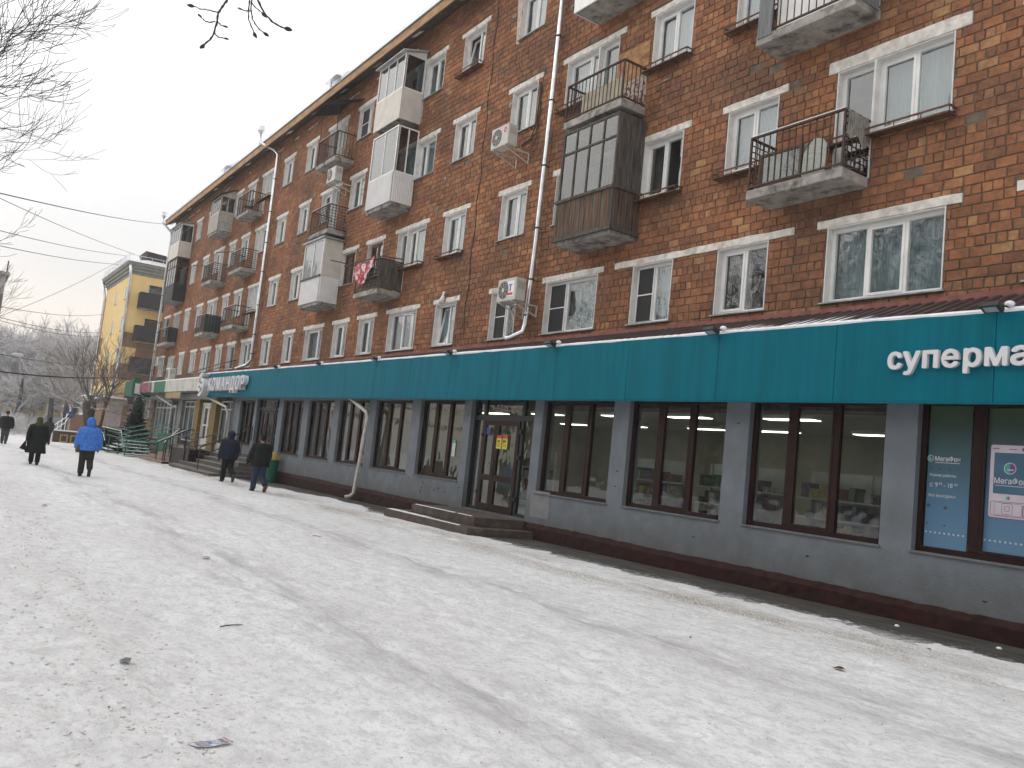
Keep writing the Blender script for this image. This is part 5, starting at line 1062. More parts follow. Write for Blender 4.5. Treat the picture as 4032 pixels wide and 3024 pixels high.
for i, (y, xx) in enumerate(((-2.55, 0), (-1.55, 0))):
    L1 = [(-42.8-.1, y-.4, .78+.0), (-41.3+.0, y-.35, .78)]
    rail('railing', ('front' if not i else 'rear')+' brown handrail with snow on its top going up the pinkish stone steps', [[(-42.6+.5*i, -2.95+.2*i, .72), (-43.2-1.5*i, -1.55, 1.42), (-43.3-1.5*i, -1.2, 1.5), (-43.35-1.5*i, -1.15, 1.42)]], [(-42.6+.5*i, -2.93+.2*i, -.25, .73), (-43.2-1.5*i, -1.55, .4, 1.42), (-42.9-.7*i, -2.3, .0, 1.05)], .028, BRL, snow=[[(-42.6+.5*i, -2.95+.2*i, .74), (-43.2-1.5*i, -1.55, 1.44)]])
rp_ = thing('access_ramp', 'dark brown metal wheelchair ramp with rust patches left of the grey steps', 'ramp', (-39, -2.6, gz(-39)), None)
RMP = M('rusty_brown_sheet', (.018,.012,.011), .7, .15, 6, stain=(.15,.06,.035), ssc=3.2, smin=.64, smax=.72)
MB().prism([(-41.3, -.25), (-37.9, -.05), (-37.7, .66), (-41.2, .62)], -2.62, -2.58).build('side_sheet', RMP, rp_); MB().prism([(-41.3, -.25), (-37.9, -.05), (-37.7, .64), (-41.2, .60)], -2.57, -1.75).build('ramp_body', RMP, rp_)
BX(-42.6, -41.3, -2.9, -2.3, -.45, -.12).build('ramp_foot', RMP, rp_)
for z_, i in ((1.45, 0), (1.1, 1)):
    rail('railing', ('upper' if not i else 'lower')+' pair of black tube rails along the dark ramp', [[(-41.9, -2.7, z_-.55+.0), (-41.4, -2.7, z_-.42), (-38.6, -2.65, z_-.28), (-37.0, -2.5, z_-.0)], [(-41.2, -1.9, z_-.45), (-38.4, -1.85, z_-.2), (-36.6, -1.6, z_+.1)]], [(-41.85, -2.7, -.3, z_-.56), (-40.6, -2.72, -.4, z_-.38), (-38.4, -2.65, -.2, z_-.27), (-37.2, -2.45, .0, z_-.03)], .026, BLACKI)
rail('railing', 'black tube handrail climbing the middle of the grey steps between the two men', [[(-34.6, -3.0, .85), (-34.6, -1.3, 1.65), (-34.6, -1.2, 1.9), (-34.6, -1.0, 1.9), (-34.6, -1.0, 1.3)], [(-34.6, -3.0, .5), (-34.6, -1.3, 1.3)]], [(-34.6, -2.98, -.2, .85), (-34.6, -1.35, .6, 1.63)], .026, BLACKI)
gs = thing('metal_stairs', 'green painted metal stairs with open treads and snowy bent handrails beside the hedge', 'metal stairs', (-50, -3, gz(-50)))
for k in range(5):
    x = -47.6-.42*k; o = BX(x-.36, x+.0, -3.45, -2.1, -.17+.16*k, -.12+.16*k).build('tread', GRN, gs); BX(x-.35, x-.01, -3.43, -2.12, -.119+.16*k, -.095+.16*k).build('snow_strip', SNOWW, gs)
BX(-53.2, -49.7, -2.4, -.6, .42, .52).build('platform', GRN, gs); BX(-49.6, -46.5, -1.55, -1.5, -.2, 1.15).build('green_side_sheet', GRN, gs)
for k in range(3): BX(-54.9+.05*k, -51.9, -3.6+.32*k, -3.3+.32*k, -.16+.15*k, -.12+.15*k).build('tread', GRN, gs); BX(-54.88+.05*k, -51.92, -3.59+.32*k, -3.31+.32*k, -.119+.15*k, -.10+.15*k).build('snow_strip', SNOWW, gs)
for p in ((-54.9, -3.6), (-54.2, -3.6), (-51.9, -3.6), (-49.7, -3.45), (-47.6, -3.45), (-49.7, -2.1), (-46.6, -2.1), (-51, -2.35), (-53, -2.35)): MB().tube([(p[0], p[1], gz(p[0])-.05), (p[0], p[1], 1.0 if p[1] > -3 else .75)], .025, 6).build('post', GRN, gs)
q = MB()
for z_ in (.95, .7, .45): q.tube([(-49.9, -3.45, z_-.15), (-47.2, -3.4, z_-.55+.1)], .022, 6).tube([(-52.8, -3.6, z_+.25), (-49.5, -2.9, z_+.1), (-46.9, -1.6, z_+.7)], .022, 6).tube([(-51.5, -3.3, z_+.1), (-48.2, -2.2, z_+.62), (-46.2, -1.3, z_+.72)], .022, 6)
q.tube([(-55.0, -3.6, 1.1), (-51.6, -3.1, .98), (-50.6, -3.1, .35)], .028, 6).tube([(-54.3, -3.6, 1.05), (-53.6, -3.6, .6)], .028, 6).tube([(-55.0, -3.6, .78), (-54.3, -3.6, .72), (-53.4, -3.6, .32)], .025, 6).tube([(-55.0, -3.6, .48), (-54.3, -3.6, .42), (-53.8, -3.6, -.05)], .025, 6).tube([(-54.9, -3.62, .25), (-54.3, -3.62, .2), (-53.6, -3.62, -.2)], .025, 6)
q.build('handrail', GRN, gs)
MB().tube([(-55.0, -3.6, 1.135), (-51.6, -3.1, 1.015), (-50.6, -3.1, .385)], .02, 5).tube([(-55.0, -3.6, .81), (-54.3, -3.6, .75), (-53.4, -3.6, .35)], .018, 5).build('snow_strip', SNOWW, gs)
# litter bin
lb = thing('litter_bin', 'green litter bin with a yellow domed lid by the corner of the grey wall', 'litter bin', (-31.35, -1.08, gz(-31)))
m = MB(); m.loft([((-31.35, -1.08, gz(-31)-.02), .2, .2), ((-31.35, -1.08, gz(-31)+.06), .21, .21), ((-31.35, -1.08, .62), .25, .25), ((-31.35, -1.08, .7), .26, .26)]); m.build('bin_body', M('bottle_green_plastic', (.006,.10,.062), .5, .08, 6), lb)
MB().loft([((-31.35, -1.08, .70), .29, .29), ((-31.35, -1.08, .74), .29, .29)]).build('rim', M('mustard_plastic', (.40,.31,.09), .5, .06, 6), lb)
m = MB()
for a0 in (-35, 145):
    v = []
    for i in range(7):
        a = math.radians(a0+110*i/6-55+35)
        for j in range(6): b = math.pi/2*j/5; v.append((-31.35+.27*math.cos(a)*math.cos(b), -1.08+.27*math.sin(a)*math.cos(b), .74+.26*math.sin(b)))
    m.add(v, [(i*6+j, (i+1)*6+j, (i+1)*6+j+1, i*6+j+1) for i in range(6) for j in range(5)])
m.build('dome_lid', MT['mustard_plastic'], lb, smooth=True); MB().ell((-31.35, -1.08, .78), .12, .12, .16).build('ash_cup', GALV, lb, smooth=True)
# ------------------------------------------------------------------ people (seen from behind, walking away)
CL = {}
def cloth(n, c, b=.004, **k):
    return M('cloth_'+n, c, .9, .12, 14, bump=b, bsc=30, **k)
SKIN = M('skin', (.42,.24,.17), .55, .06, 20); SOLE = M('boot_sole', (.03,.03,.03), .8, .2, 20); BOOT = M('black_boot', (.012,.012,.013), .6, .2, 20)
def person(label, x, y, H, head=90, swing=.22, lift=1, jacket=None, trouser=None, hem=.47, hood=None, cap=None, hat=None, sole=SOLE, arms=(.1, -.1), puff=False, bag=None, bag2=None, fine=.016, bulk=1., scarf=None, gloves=BOOT, coat=False, sleeve=None, hair=None):
    t = thing('person', label, 'person', (x, y, gz(x)), None); s = H; A = math.radians(head); ca, sa = math.cos(A), math.sin(A); z0 = gz(x)
    def W(p): return (x+(p[0]*ca-p[1]*sa)*s, y+(p[0]*sa+p[1]*ca)*s, z0+p[2]*s)
    def T(m): m.v = [W(v) for v in m.v]; return m
    def fin(m, nm, mat, vox, sm=2):
        o = T(m).build(nm, mat, t); r = o.modifiers.new('r', 'REMESH'); r.mode = 'VOXEL'; r.voxel_size = vox; r.use_smooth_shade = True
        q = o.modifiers.new('s', 'SMOOTH'); q.factor = .5; q.iterations = sm; return bake(o)
    # leg poses: right (+x) and left
    hipz = .51
    def leg(side, a, bend):               # a: thigh angle forward, bend: knee bend
        h = Vector((side*.052, 0, hipz)); k = h+Vector((side*.006, math.sin(a)*.245, -math.cos(a)*.245)); b = a-bend
        f = k+Vector((0, math.sin(b)*.235, -math.cos(b)*.235)); return h, k, f, b
    lf = leg(-1, .10, .0); rt = leg(1, -.10, 1.25*lift if lift else .12)
    dz = min(lf[2].z, rt[2].z if not lift else 9)-.035
    def shift(l_): return tuple(Vector((v.x, v.y, v.z-dz)) if isinstance(v, Vector) else v for v in l_)
    lf, rt = shift(lf), shift(rt); sh = -dz
    b = MB(); zz = lambda z: z+sh
    b.loft([((0,0,zz(.47)), .08, .055), ((0,0,zz(.55)), .085, .06), ((0,0,zz(.62)), .072, .052), ((0,.0,zz(.72)), .085, .058), ((0,0,zz(.79)), .095, .055), ((0,0,zz(.825)), .06, .045), ((0,.004,zz(.85)), .033, .033), ((0,.008,zz(.89)), .031, .033)])
    b.ell((0,.012,zz(.935)), .044, .054, .066, 14, 10); b.ell((0,.068,zz(.928)), .009, .014, .014); b.ell((.046,.008,zz(.93)), .007, .014, .018); b.ell((-.046,.008,zz(.93)), .007, .014, .018); b.ell((0,.05,zz(.885)), .02, .016, .012)
    for l_ in (lf, rt):
        b.tube([l_[0], l_[0]*.5+l_[1]*.5, l_[1], l_[1]*.5+l_[2]*.5, l_[2]], [.05, .042, .03, .03, .02], 10)
        bb = l_[3]; ft = Vector((0, math.cos(bb)*.0+math.cos(bb), math.sin(bb))); b.tube([l_[2]-ft*.03+Vector((0,0,-.01)), l_[2]+ft*.09+Vector((0,0,-.012))], [.02, .016], 8)
    hands = []
    for side, a in ((-1, arms[0]), (1, arms[1])):
        S = Vector((side*.105*(1+(bulk-1)*.45), 0, zz(.785))); E = S+Vector((side*.035, math.sin(a)*.17-.01, -math.cos(a)*.17)); a2 = a+.35; Wr = E+Vector((side*.008, math.sin(a2)*.15, -math.cos(a2)*.15)); d = (Wr-E).normalized()
        b.tube([S, E, Wr], [.030, .024, .016], 10); b.tube([Wr, Wr+d*.045], [.016, .022], 8)
        for q in range(4): o_ = Vector((0, (q-1.5)*.011, 0)); b.tube([Wr+d*.04+o_, Wr+d*.068+o_, Wr+d*(.088-.004*abs(q-1.3))+o_+Vector((-side*.008, 0, 0))], [.0066, .006, .005], 6)
        b.tube([Wr+d*.01, Wr+d*.035+Vector((-side*.01, .026, 0)), Wr+d*.055+Vector((-side*.012, .032, 0))], [.008, .008, .006], 6)
        hands.append((S, E, Wr, d))
    fin(b, 'body', SKIN if gloves is None else gloves, max(.0085*1.0, fine*.65) if fine < .03 else fine, 1)
    if gloves is not None:               # head keeps skin: a thin face shell
        f = MB(); f.ell((0,.013,zz(.935)), .0455, .0555, .0675, 14, 10); f.ell((0,.07,zz(.928)), .009, .014, .014); f.ell((.047,.008,zz(.93)), .008, .014, .018); f.ell((-.047,.008,zz(.93)), .008, .014, .018); f.loft([((0,.0,zz(.84)), .036, .036), ((0,.008,zz(.9)), .033, .035)])
        fin(f, 'face', SKIN, fine, 1)
    q = MB()
    for sx_ in (-.017, .017): q.ell((sx_, .064, zz(.943)), .006, .005, .004, 8, 6)
    T(q).build('eye', BOOT, t, smooth=True)
    # trousers
    jb = bulk; bulk = 1+(bulk-1)*.35
    m = MB(); m.loft([((0,0,zz(.45)), .09*bulk, .07*bulk), ((0,0,zz(.5)), .1*bulk, .075*bulk), ((0,0,zz(.56)), .095*bulk, .07*bulk)])
    for l_ in (lf, rt): m.tube([l_[0]+Vector((0,0,.02)), l_[0]*.5+l_[1]*.5, l_[1], l_[1]*.5+l_[2]*.5, l_[2]+(l_[1]-l_[2])*.08], [.064*bulk, .056*bulk, .047*bulk, .045*bulk, .042*bulk], 12)
    fin(m, 'trousers', trouser, fine)
    for l_ in (lf, rt):                   # boots with sole
        m = MB(); bb = l_[3]; fw = Vector((0, math.cos(bb), math.sin(bb))); dn = Vector((0, math.sin(bb), -math.cos(bb)))
        a0 = l_[2]; m.tube([a0-dn*.06, a0-dn*.02, a0+dn*.008], [.034, .034, .032], 10); m.tube([a0+dn*.012-fw*.028, a0+dn*.012+fw*.03, a0+dn*.014+fw*.085, a0+dn*.014+fw*.115], [.026, .030, .028, .014], 10)
        fin(m, 'boot', BOOT, fine*.8, 1)
        s_ = MB(); c0, c1 = a0+dn*.036-fw*.045, a0+dn*.036+fw*.125; s_.beam(c0, c1, .052, .012, up=dn); T(s_).build('sole', sole if (l_ is rt) else SOLE, t)
    # jacket or coat
    bulk = jb; jm = jacket; m = MB(); hz = hem
    rings = [((0,-.004,zz(hz)), .118*bulk, .088*bulk), ((0,-.004,zz(hz+.05)), .120*bulk, .088*bulk)]
    if coat: rings = [((0,-.004,zz(.24)), .150*bulk, .118*bulk), ((0,-.004,zz(.34)), .138*bulk, .108*bulk), ((0,-.004,zz(.48)), .122*bulk, .095*bulk)]
    bulk *= 1.0
    rings += [((0,-.004,zz(.60)), .108*bulk, .080*bulk), ((0,-.004,zz(.70)), .115*bulk, .082*bulk), ((0,-.004,zz(.775)), .118*bulk, .078*bulk), ((0,0,zz(.815)), .095*bulk, .062*bulk), ((0,0,zz(.845)), .055, .050)]
    if puff:
        nr = []
        zs_ = [hz+.045*i for i in range(9)]
        for i, z_ in enumerate(zs_):
            e_ = .006 if i % 2 else -.006; w_ = .120-.010*math.sin(i/8*math.pi); nr.append(((0,-.004,zz(z_)), (w_+e_)*bulk, (w_*.74+e_)*bulk))
        rings = nr+[((0,0,zz(.83)), .085*bulk, .058*bulk), ((0,0,zz(.85)), .055, .05)]
    m.loft(rings)
    for (S, E, Wr, d) in hands: m.tube([S+Vector((-S.x*.35, 0, .008)), S, S*.5+E*.5, E, E*.4+Wr*.6, Wr], [.044*bulk, .042*bulk, .044*bulk, .041*bulk, .036*bulk, .030*bulk], 12)
    if hood: m.loft([((0,-.006,zz(.83)), .062, .062), ((0,-.010,zz(.865)), .058, .064), ((0,-.010,zz(.90)), .066, .070)])
    jo = fin(m, 'coat' if coat else 'jacket', jm, fine)
    if hood:
        m = MB(); m.ell((0,-.004,zz(.932)), .074, .080, .088, 16, 12); m.loft([((0,-.01,zz(.855)), .060, .066), ((0,-.008,zz(.90)), .066, .07)]); fin(m, 'hood', hood, fine)
    if cap:
        m = MB(); m.ell((0,.0,zz(.972)), .056, .066, .034, 16, 10); m.loft([((0,.0,zz(.95)), .052, .062), ((0,0,zz(.972)), .055, .064)]); m.ell((0,.062,zz(.957)), .04, .028, .008); fin(m, 'flat_cap', cap, fine)
    if hat: m = MB(); m.ell((0,.0,zz(.955)), .056, .064, .056, 16, 10); m.loft([((0,.0,zz(.92)), .052, .060), ((0,0,zz(.955)), .056, .064)]); fin(m, 'hat', hat, fine)
    if hair: m = MB(); m.ell((0,-.008,zz(.93)), .050, .056, .055, 14, 10); fin(m, 'hair', hair, fine)
    if scarf:
        m = MB(); m.loft([((0,-.01,zz(.80)), .095, .082), ((0,-.01,zz(.835)), .088, .08), ((0,-.01,zz(.87)), .064, .066), ((0,-.008,zz(.915)), .060, .068), ((0,-.006,zz(.955)), .058, .066), ((0,0,zz(.99)), .035, .045)]); fin(m, 'headscarf', scarf, fine)
    if bag:                                # handbag hanging at the left side
        m = MB(); hb = hands[0][2]; P = Vector((hb.x-.04, hb.y, hb.z)); m.add([W(P+Vector(v)) for v in ((-.09,-.09,-.15), (.03,-.09,-.19), (.03,.12,-.19), (-.09,.12,-.15), (-.012,-.04,-.0), (.012,-.04,-.0), (.012,.08,-.0), (-.012,.08,-.0))], [(0,3,2,1),(4,5,6,7),(0,1,5,4),(1,2,6,5),(2,3,7,6),(3,0,4,7)])
        bo = m.build('bag', bag, None); tag(bo, 'black handbag hanging from the left hand of the person in the long black coat', 'bag')
        MB().tube([W(P+Vector((0,-.02,0))), W(P+Vector((.01,.0,.09))), W(P+Vector((0,.06,0)))], .006, 6).build('strap', bag, bo)
    if bag2:
        m = MB(); m.tube([W((.075,-.075,zz(.815))), W((.03,-.098,zz(.72))), W((-.05,-.100,zz(.61))), W((-.125,-.06,zz(.51)))], .009*s, 6); bo = m.build('shoulder_bag', bag2, None); tag(bo, 'brown shoulder bag with a strap across the back of the blue jacket', 'bag')
        MB().tube([W((-.13,-.06,zz(.53))), W((-.142,-.05,zz(.47))), W((-.148,-.04,zz(.41)))], [.02*s, .045*s, .035*s], 8).build('bag_body', bag2, bo, smooth=True)
    return t
NAVY = cloth('navy', (.012,.016,.035)); BLK = cloth('black', (.010,.011,.012)); BLUE = cloth('bright_blue', (.065,.20,.62)); JEAN = cloth('dark_jeans', (.025,.040,.075)); GRYT = cloth('charcoal', (.030,.030,.028)); OLIV = cloth('olive', (.055,.06,.018))
person('person in a bright blue hooded puffer jacket and dark trousers walking away in the snow', -27.0, -8.05, 1.71, head=86, jacket=BLUE, trouser=GRYT, hood=BLUE, puff=True, hem=.445, lift=.75, arms=(-.05, .12), bag2=cloth('brown_leather', (.10,.07,.055)), bulk=1.42, sole=SOLE)
person('person in a dark navy hooded jacket walking away in front of the grey steps', -29.0, -3.42, 1.76, head=92, jacket=NAVY, trouser=BLK, hood=NAVY, hem=.45, lift=.8, arms=(.0, .15), bulk=1.38, sole=M('grey_sole', (.07,.09,.09), .8, .1, 20))
person('person in a black jacket, flat cap and dark jeans walking away beside the litter bin', -25.0, -3.62, 1.74, head=94, jacket=BLK, trouser=JEAN, cap=BLK, hair=BLK, hem=.44, lift=.65, arms=(.3, .25), bulk=1.38, sole=M('red_brown_sole', (.16,.045,.025), .8, .1, 20))
person('person in a long black coat and olive headscarf carrying a black handbag', -32.0, -8.92, 1.62, head=84, jacket=BLK, trouser=BLK, coat=True, scarf=OLIV, lift=0, arms=(-.2, .1), bulk=1.32, bag=cloth('bag_black', (.012,.012,.013)))
person('person in a black jacket and grey trousers at the left edge of the path', -53.0, -8.62, 1.78, head=80, jacket=BLK, trouser=cloth('grey_green', (.05,.055,.055)), hat=BLK, hem=.46, lift=.3, arms=(.3, .3), fine=.03, bulk=1.4)
person('small distant person in a dark hooded jacket beyond the coat wearer', -57.5, -6.15, 1.66, head=95, jacket=cloth('slate', (.03,.035,.045)), trouser=BLK, hood=MT['cloth_slate'], hem=.46, lift=0, arms=(.2, .5), fine=.035, bulk=1.3)
person('tiny far pedestrian in grey standing farthest left beyond the path', -92, -8.0, 1.7, jacket=MT['cloth_slate'], trouser=BLK, lift=0, fine=.05, hat=BLK)
person('tiny far pedestrian right beside the farthest one near the snowy shrubs', -88, -7.3, 1.6, jacket=MT['cloth_slate'], trouser=BLK, lift=0, fine=.05, hood=MT['cloth_slate'])

# ------------------------------------------------------------------ trees
def grow(mb, p, d, L_, r, depth, rg, n=4, up=.12, kids=3, wig=.22, ang=.65, seg=4, droop=0, minr=.003, tipup=0, sub=None):
    pts = [Vector(p)]; R = [r]; dd = Vector(d).normalized(); q = Vector(p)
    for i in range(seg):
        dd = (dd+Vector((rg.uniform(-wig, wig), rg.uniform(-wig, wig), rg.uniform(-wig, wig)+up-droop+tipup*(i/seg)))).normalized(); q = q+dd*L_/seg; pts.append(q.copy()); R.append(max(minr, r*(1-.62*(i+1)/seg)))
    (sub or mb).tube(pts, R, max(3, n), cap=False)
    if depth <= 0: return
    for k in range(kids):
        i = rg.randint(1, seg) if k else seg; ax = Vector((rg.uniform(-1, 1), rg.uniform(-1, 1), rg.uniform(-1, 1))).normalized(); a_ = rg.uniform(.5, 1.15)*ang
        nd = (Matrix.Rotation(a_, 3, ax)@(pts[i]-pts[i-1]).normalized())
        grow(mb, pts[i], nd, L_*rg.uniform(.55, .8), R[i]*.78, depth-1, rg, max(3, n-1), up, kids, wig, ang, seg, droop, minr, tipup)
BARK = M('grey_brown_bark', (.085,.072,.065), .9, .25, 8, bump=.01, bsc=20); TWIG = M('dark_twig', (.060,.045,.042), .85, .2, 15); FROST = M('frosted_branches', (.66,.66,.68), .9, .12, .8, col2=(.52,.51,.52))
def street_tree(x, y, H, seed, label, kids=3, depth=5, reach=None, mat=TWIG, zc=3.0, r0=.17):
    rg = random.Random(seed); t = thing('tree', label, 'tree', (x, y, gz(x)), 'bare street trees along the left side of the path')
    MB().tube([(x, y, gz(x)-.1), (x+.02, y, gz(x)+.5), (x, y+.03, zc*.6), (x+.05, y, zc+.6)], [r0*1.5, r0*1.15, r0, r0*.85], 10).build('trunk', BARK, t, smooth=True)
    cr_ = MB()
    for k in range(7):
        a_ = 2*math.pi*k/7+rg.uniform(-.3, .3); el = rg.uniform(.45, 1.1); grow(cr_, (x, y, zc+rg.uniform(-.1, .5)+k*.12), (math.cos(a_)*math.cos(el), math.sin(a_)*math.cos(el), math.sin(el)), H*.30, r0*.5, depth, rg, 5, .02, kids, .20, .75, 4, 0, .0045, .22)
    cr_.build('crown', mat, t); return t
street_tree(-14.6, -15.3, 9.5, 31, 'nearest bare tree whose upswept twigs enter the picture at the top left', kids=4, depth=5, zc=3.4)
street_tree(-22.5, -14.5, 9.0, 12, 'second bare tree along the left edge, below the topmost twigs', kids=3, depth=5, zc=3.2)
street_tree(-36, -13.9, 8.2, 5, 'third bare tree along the left edge, in front of the far grey block', kids=3, depth=5, zc=2.6)
street_tree(-50, -12.6, 8.0, 8, 'farthest bare tree along the left edge, nearest the far grey block', kids=3, depth=5, zc=2.4)
# tree overhead whose hanging twigs show at the top of the picture
t = thing('tree', 'tree left of the camera whose budded twigs hang into the top of the view', 'tree', (-3.2, -14.8, 0))
MB().tube([(-3.2, -14.8, -.1), (-3.25, -14.75, 1.5), (-3.2, -14.6, 3.2), (-3.1, -14.3, 5.0)], [.26, .2, .18, .12], 10).build('trunk', BARK, t, smooth=True)
MB().tube([(-3.2, -14.6, 3.1), (-3.1, -13.6, 4.1), (-3.0, -12.6, 4.25), (-2.95, -11.8, 3.75), (-2.994, -11.362, 3.368), (-3.031, -11.199, 3.258), (-3.035, -11.095, 3.211)], [.07, .045, .03, .018, .012, .009, .006], 7).build('branch', BARK, t, smooth=True)
rg = random.Random(2); cw = MB()
for k in range(8): a_ = k*.8; grow(cw, (-3.1, -14.3, 4.6+.1*k), (math.cos(a_)*.7, math.sin(a_)*.7-.45, .8), 2.2, .06, 3, rg, 5, .05)
cw.build('crown', TWIG, t)
TW = {'A': [(-3.031, -11.199, 3.258), (-2.964, -11.122, 3.137), (-2.977, -11.122, 3.112), (-2.992, -11.133, 3.088), (-3.003, -11.141, 3.069), (-3.016, -11.139, 3.041), (-3.032, -11.139, 3.006), (-3.046, -11.149, 2.979), (-3.058, -11.163, 2.96)],
'A1': [(-3.003, -11.141, 3.069), (-3.007, -11.161, 3.068), (-3.011, -11.179, 3.067), (-3.017, -11.201, 3.064), (-3.02, -11.224, 3.065)],
'A2': [(-3.017, -11.143, 3.039), (-3.025, -11.162, 3.032), (-3.027, -11.178, 3.033), (-3.026, -11.193, 3.042)],
'A3': [(-3.016, -11.139, 3.041), (-3.016, -11.125, 3.034), (-3.014, -11.111, 3.033)],
'A4': [(-3.033, -11.14, 3.005), (-3.034, -11.12, 2.994), (-3.028, -11.1, 2.997)],
'B1': [(-3.035, -11.095, 3.30), (-3.114, -11.017, 3.246), (-3.126, -11.012, 3.22), (-3.14, -11.007, 3.19), (-3.153, -10.999, 3.16), (-3.165, -10.969, 3.121)],
'B2': [(-3.035, -11.095, 3.30), (-3.111, -11.01, 3.248), (-3.123, -11.005, 3.222), (-3.139, -10.998, 3.188), (-3.149, -10.986, 3.163), (-3.153, -10.962, 3.141), (-3.152, -10.934, 3.129)],
'B3': [(-3.141, -11.002, 3.186), (-3.146, -11.017, 3.183), (-3.149, -11.034, 3.185)],
'B4': [(-3.127, -11.003, 3.213), (-3.129, -10.985, 3.202), (-3.128, -10.957, 3.189)],
'C': [(-3.035, -11.095, 3.24), (-3.021, -11.022, 3.204), (-3.029, -11.006, 3.182), (-3.039, -10.973, 3.146), (-3.039, -10.936, 3.126), (-3.036, -10.913, 3.12), (-3.031, -10.893, 3.118)]}
rg = random.Random(4)
for n_, P in TW.items():
    r = .0042 if len(n_) == 1 else .0034 if n_[0] == 'B' and n_[1] in '12' else .0024; P = [Vector(p) for p in P]; Q = []
    for a, b in zip(P, P[1:]):
        for u in range(4): Q.append(a.lerp(b, u/4)+Vector((rg.uniform(-1,1), rg.uniform(-1,1), rg.uniform(-1,1)))*.0012)
    Q.append(P[-1]); Rr = [r*(1-.3*i/len(Q))*(1.25 if i % 3 == 0 else .9) for i in range(len(Q))]
    tw = MB(); tw.tube(Q, Rr, 6).build('twig', TWIG, t, smooth=True)
    e_ = Q[-1]; dd = (Q[-1]-Q[-3]).normalized(); bs = 1.0 if n_ in 'C' else .75 if n_ in ('A','A1','B1','B2','B4') else .45; bd = MB(); bd.tube([e_-dd*.004, e_+dd*.006*bs, e_+dd*.016*bs, e_+dd*.026*bs], [.003, .0085*bs, .0075*bs, .0012], 7)
    for s_ in (-1, 1): v_ = Vector((0, .7*s_, -.3)).normalized(); bd.tube([e_, e_+dd*.008*bs+v_*.008*bs, e_+dd*.018*bs+v_*.008*bs], [.003, .004*bs, .001], 5)
    bd.build('bud', TWIG, t, smooth=True)
PBARK = M('pale_frosty_bark', (.17,.15,.14), .9, .2, 6)
# pollarded tree in front of the yellow house
rg = random.Random(21); tx, ty = -60, -3.75; t = thing('tree', 'pollarded bare tree with a knobbly snowy head in front of the yellow house', 'tree', (tx, ty, gz(tx)))
MB().tube([(tx, ty, gz(tx)-.1), (tx, ty+.05, .8), (tx, ty, 1.7), (tx, ty-.05, 2.4), (tx, ty, 3.0)], [.36, .28, .34, .42, .2], 12).build('trunk', BARK, t, smooth=True)
cw = MB(); cs = MB()
for k in range(20):
    a_ = 2*math.pi*k/20*3.1; el = rg.choice([-.05, .1, .25, .5, .8, 1.1, 1.3, 1.2]); d = (math.cos(a_)*math.cos(el)*.8, math.sin(a_)*math.cos(el), math.sin(el)); L_ = 1.7 if el < .6 else 2.0
    grow(cw, (tx+d[0]*.25, ty+d[1]*.25, 2.0+rg.uniform(0, .8)), d, L_, .042, 3, rg, 4, .02 if el > .6 else -.01, 3, .12, .55, 4, 0, .010)
    if el < .6:
        p0 = Vector((tx+d[0]*.3, ty+d[1]*.3, 2.1)); cs.tube([p0+Vector((0,0,.05)), p0+Vector(d)*.45+Vector((0,0,.06)), p0+Vector(d)*.9+Vector((0,0,.05))], [.03, .022, .008], 4)
cw.build('crown', PBARK, t)
for k in range(6): cs.ell((tx+rg.uniform(-.3,.3), ty+rg.uniform(-.35,.35), 2.75+rg.uniform(-.2,.25)), .16, .16, .06)
cs.build('snow', SNOWW, t)['kind'] = 'stuff'
# second slimmer tree nearer the house
t = thing('tree', 'slim bare tree forking in front of the yellow wall, right of the pollarded tree', 'tree', (-64, -2.3, gz(-64))); cw = MB(); rg = random.Random(9)
MB().tube([(-64, -2.5, gz(-64)), (-64, -2.3, 2.2), (-64, -1.9, 4.0)], [.14, .10, .07], 7).build('trunk', BARK, t, smooth=True)
for k in range(9): grow(cw, (-64, -2.3+.04*k, 1.8+.25*k), (rg.uniform(-.5,.5), rg.uniform(-.8,.8), 1.1), 1.7, .045, 3, rg, 4, .05, 3, .15, .5, 4, 0, .010)
cw.build('crown', BARK, t)
# background frosted trees
def frost_mesh(seed, H):
    rg = random.Random(seed); m = MB()
    for k in range(9):
        a_ = 2*math.pi*k/9; el = rg.uniform(.5, 1.3); grow(m, (0, 0, H*.25+H*.04*k), (math.cos(a_)*math.cos(el), math.sin(a_)*math.cos(el), math.sin(el)), H*.36, .10, 4, rg, 4, .05, 4, .25, .8, 3, 0, .022)
    return m.mesh('crown', FROST)
FM = [frost_mesh(s, 9.) for s in (1, 2, 3)]; tk = MB().tube([(0,0,-.8), (.05,0,1.5), (0,.1,3.5), (.1,0,6)], [.36, .27, .22, .1], 8).mesh('trunk', M('dark_hazy_bark', (.10,.10,.11), .9, .2, 4))
FT = [(-98,-5.2,1.0),(-104,-9.2,.85),(-96,-2.4,1.05),(-103,-.2,1.12),(-99,2.6,1.15),(-110,-4.2,1.1),(-112,-7.6,.95),(-110,1.6,1.2),(-118,-2.2,1.15),(-120,-10.5,1.1),(-122,5.2,1.3),(-93,-.9,.75),(-126,-6.0,1.2),(-106,-12.8,1.0),(-116,-15.5,1.1),(-95,1.0,.95)]
FL = ['frosted tree %s of the hazy grove, %s' % p_ for p_ in zip(['in the front row']*4+['in the middle']*6+['at the back']*6, ['left of centre','farther left beside the grey block','just left of the house','touching the yellow wall','partly hidden by the house','with the tallest crown in the centre','rising over the pale house','half behind the house','behind the round blue sign','at the far left','behind the yellow house','the small one in front','straight over the coat wearer','nearest the left frame edge','leftmost and farthest','beside the pollarded tree'])]
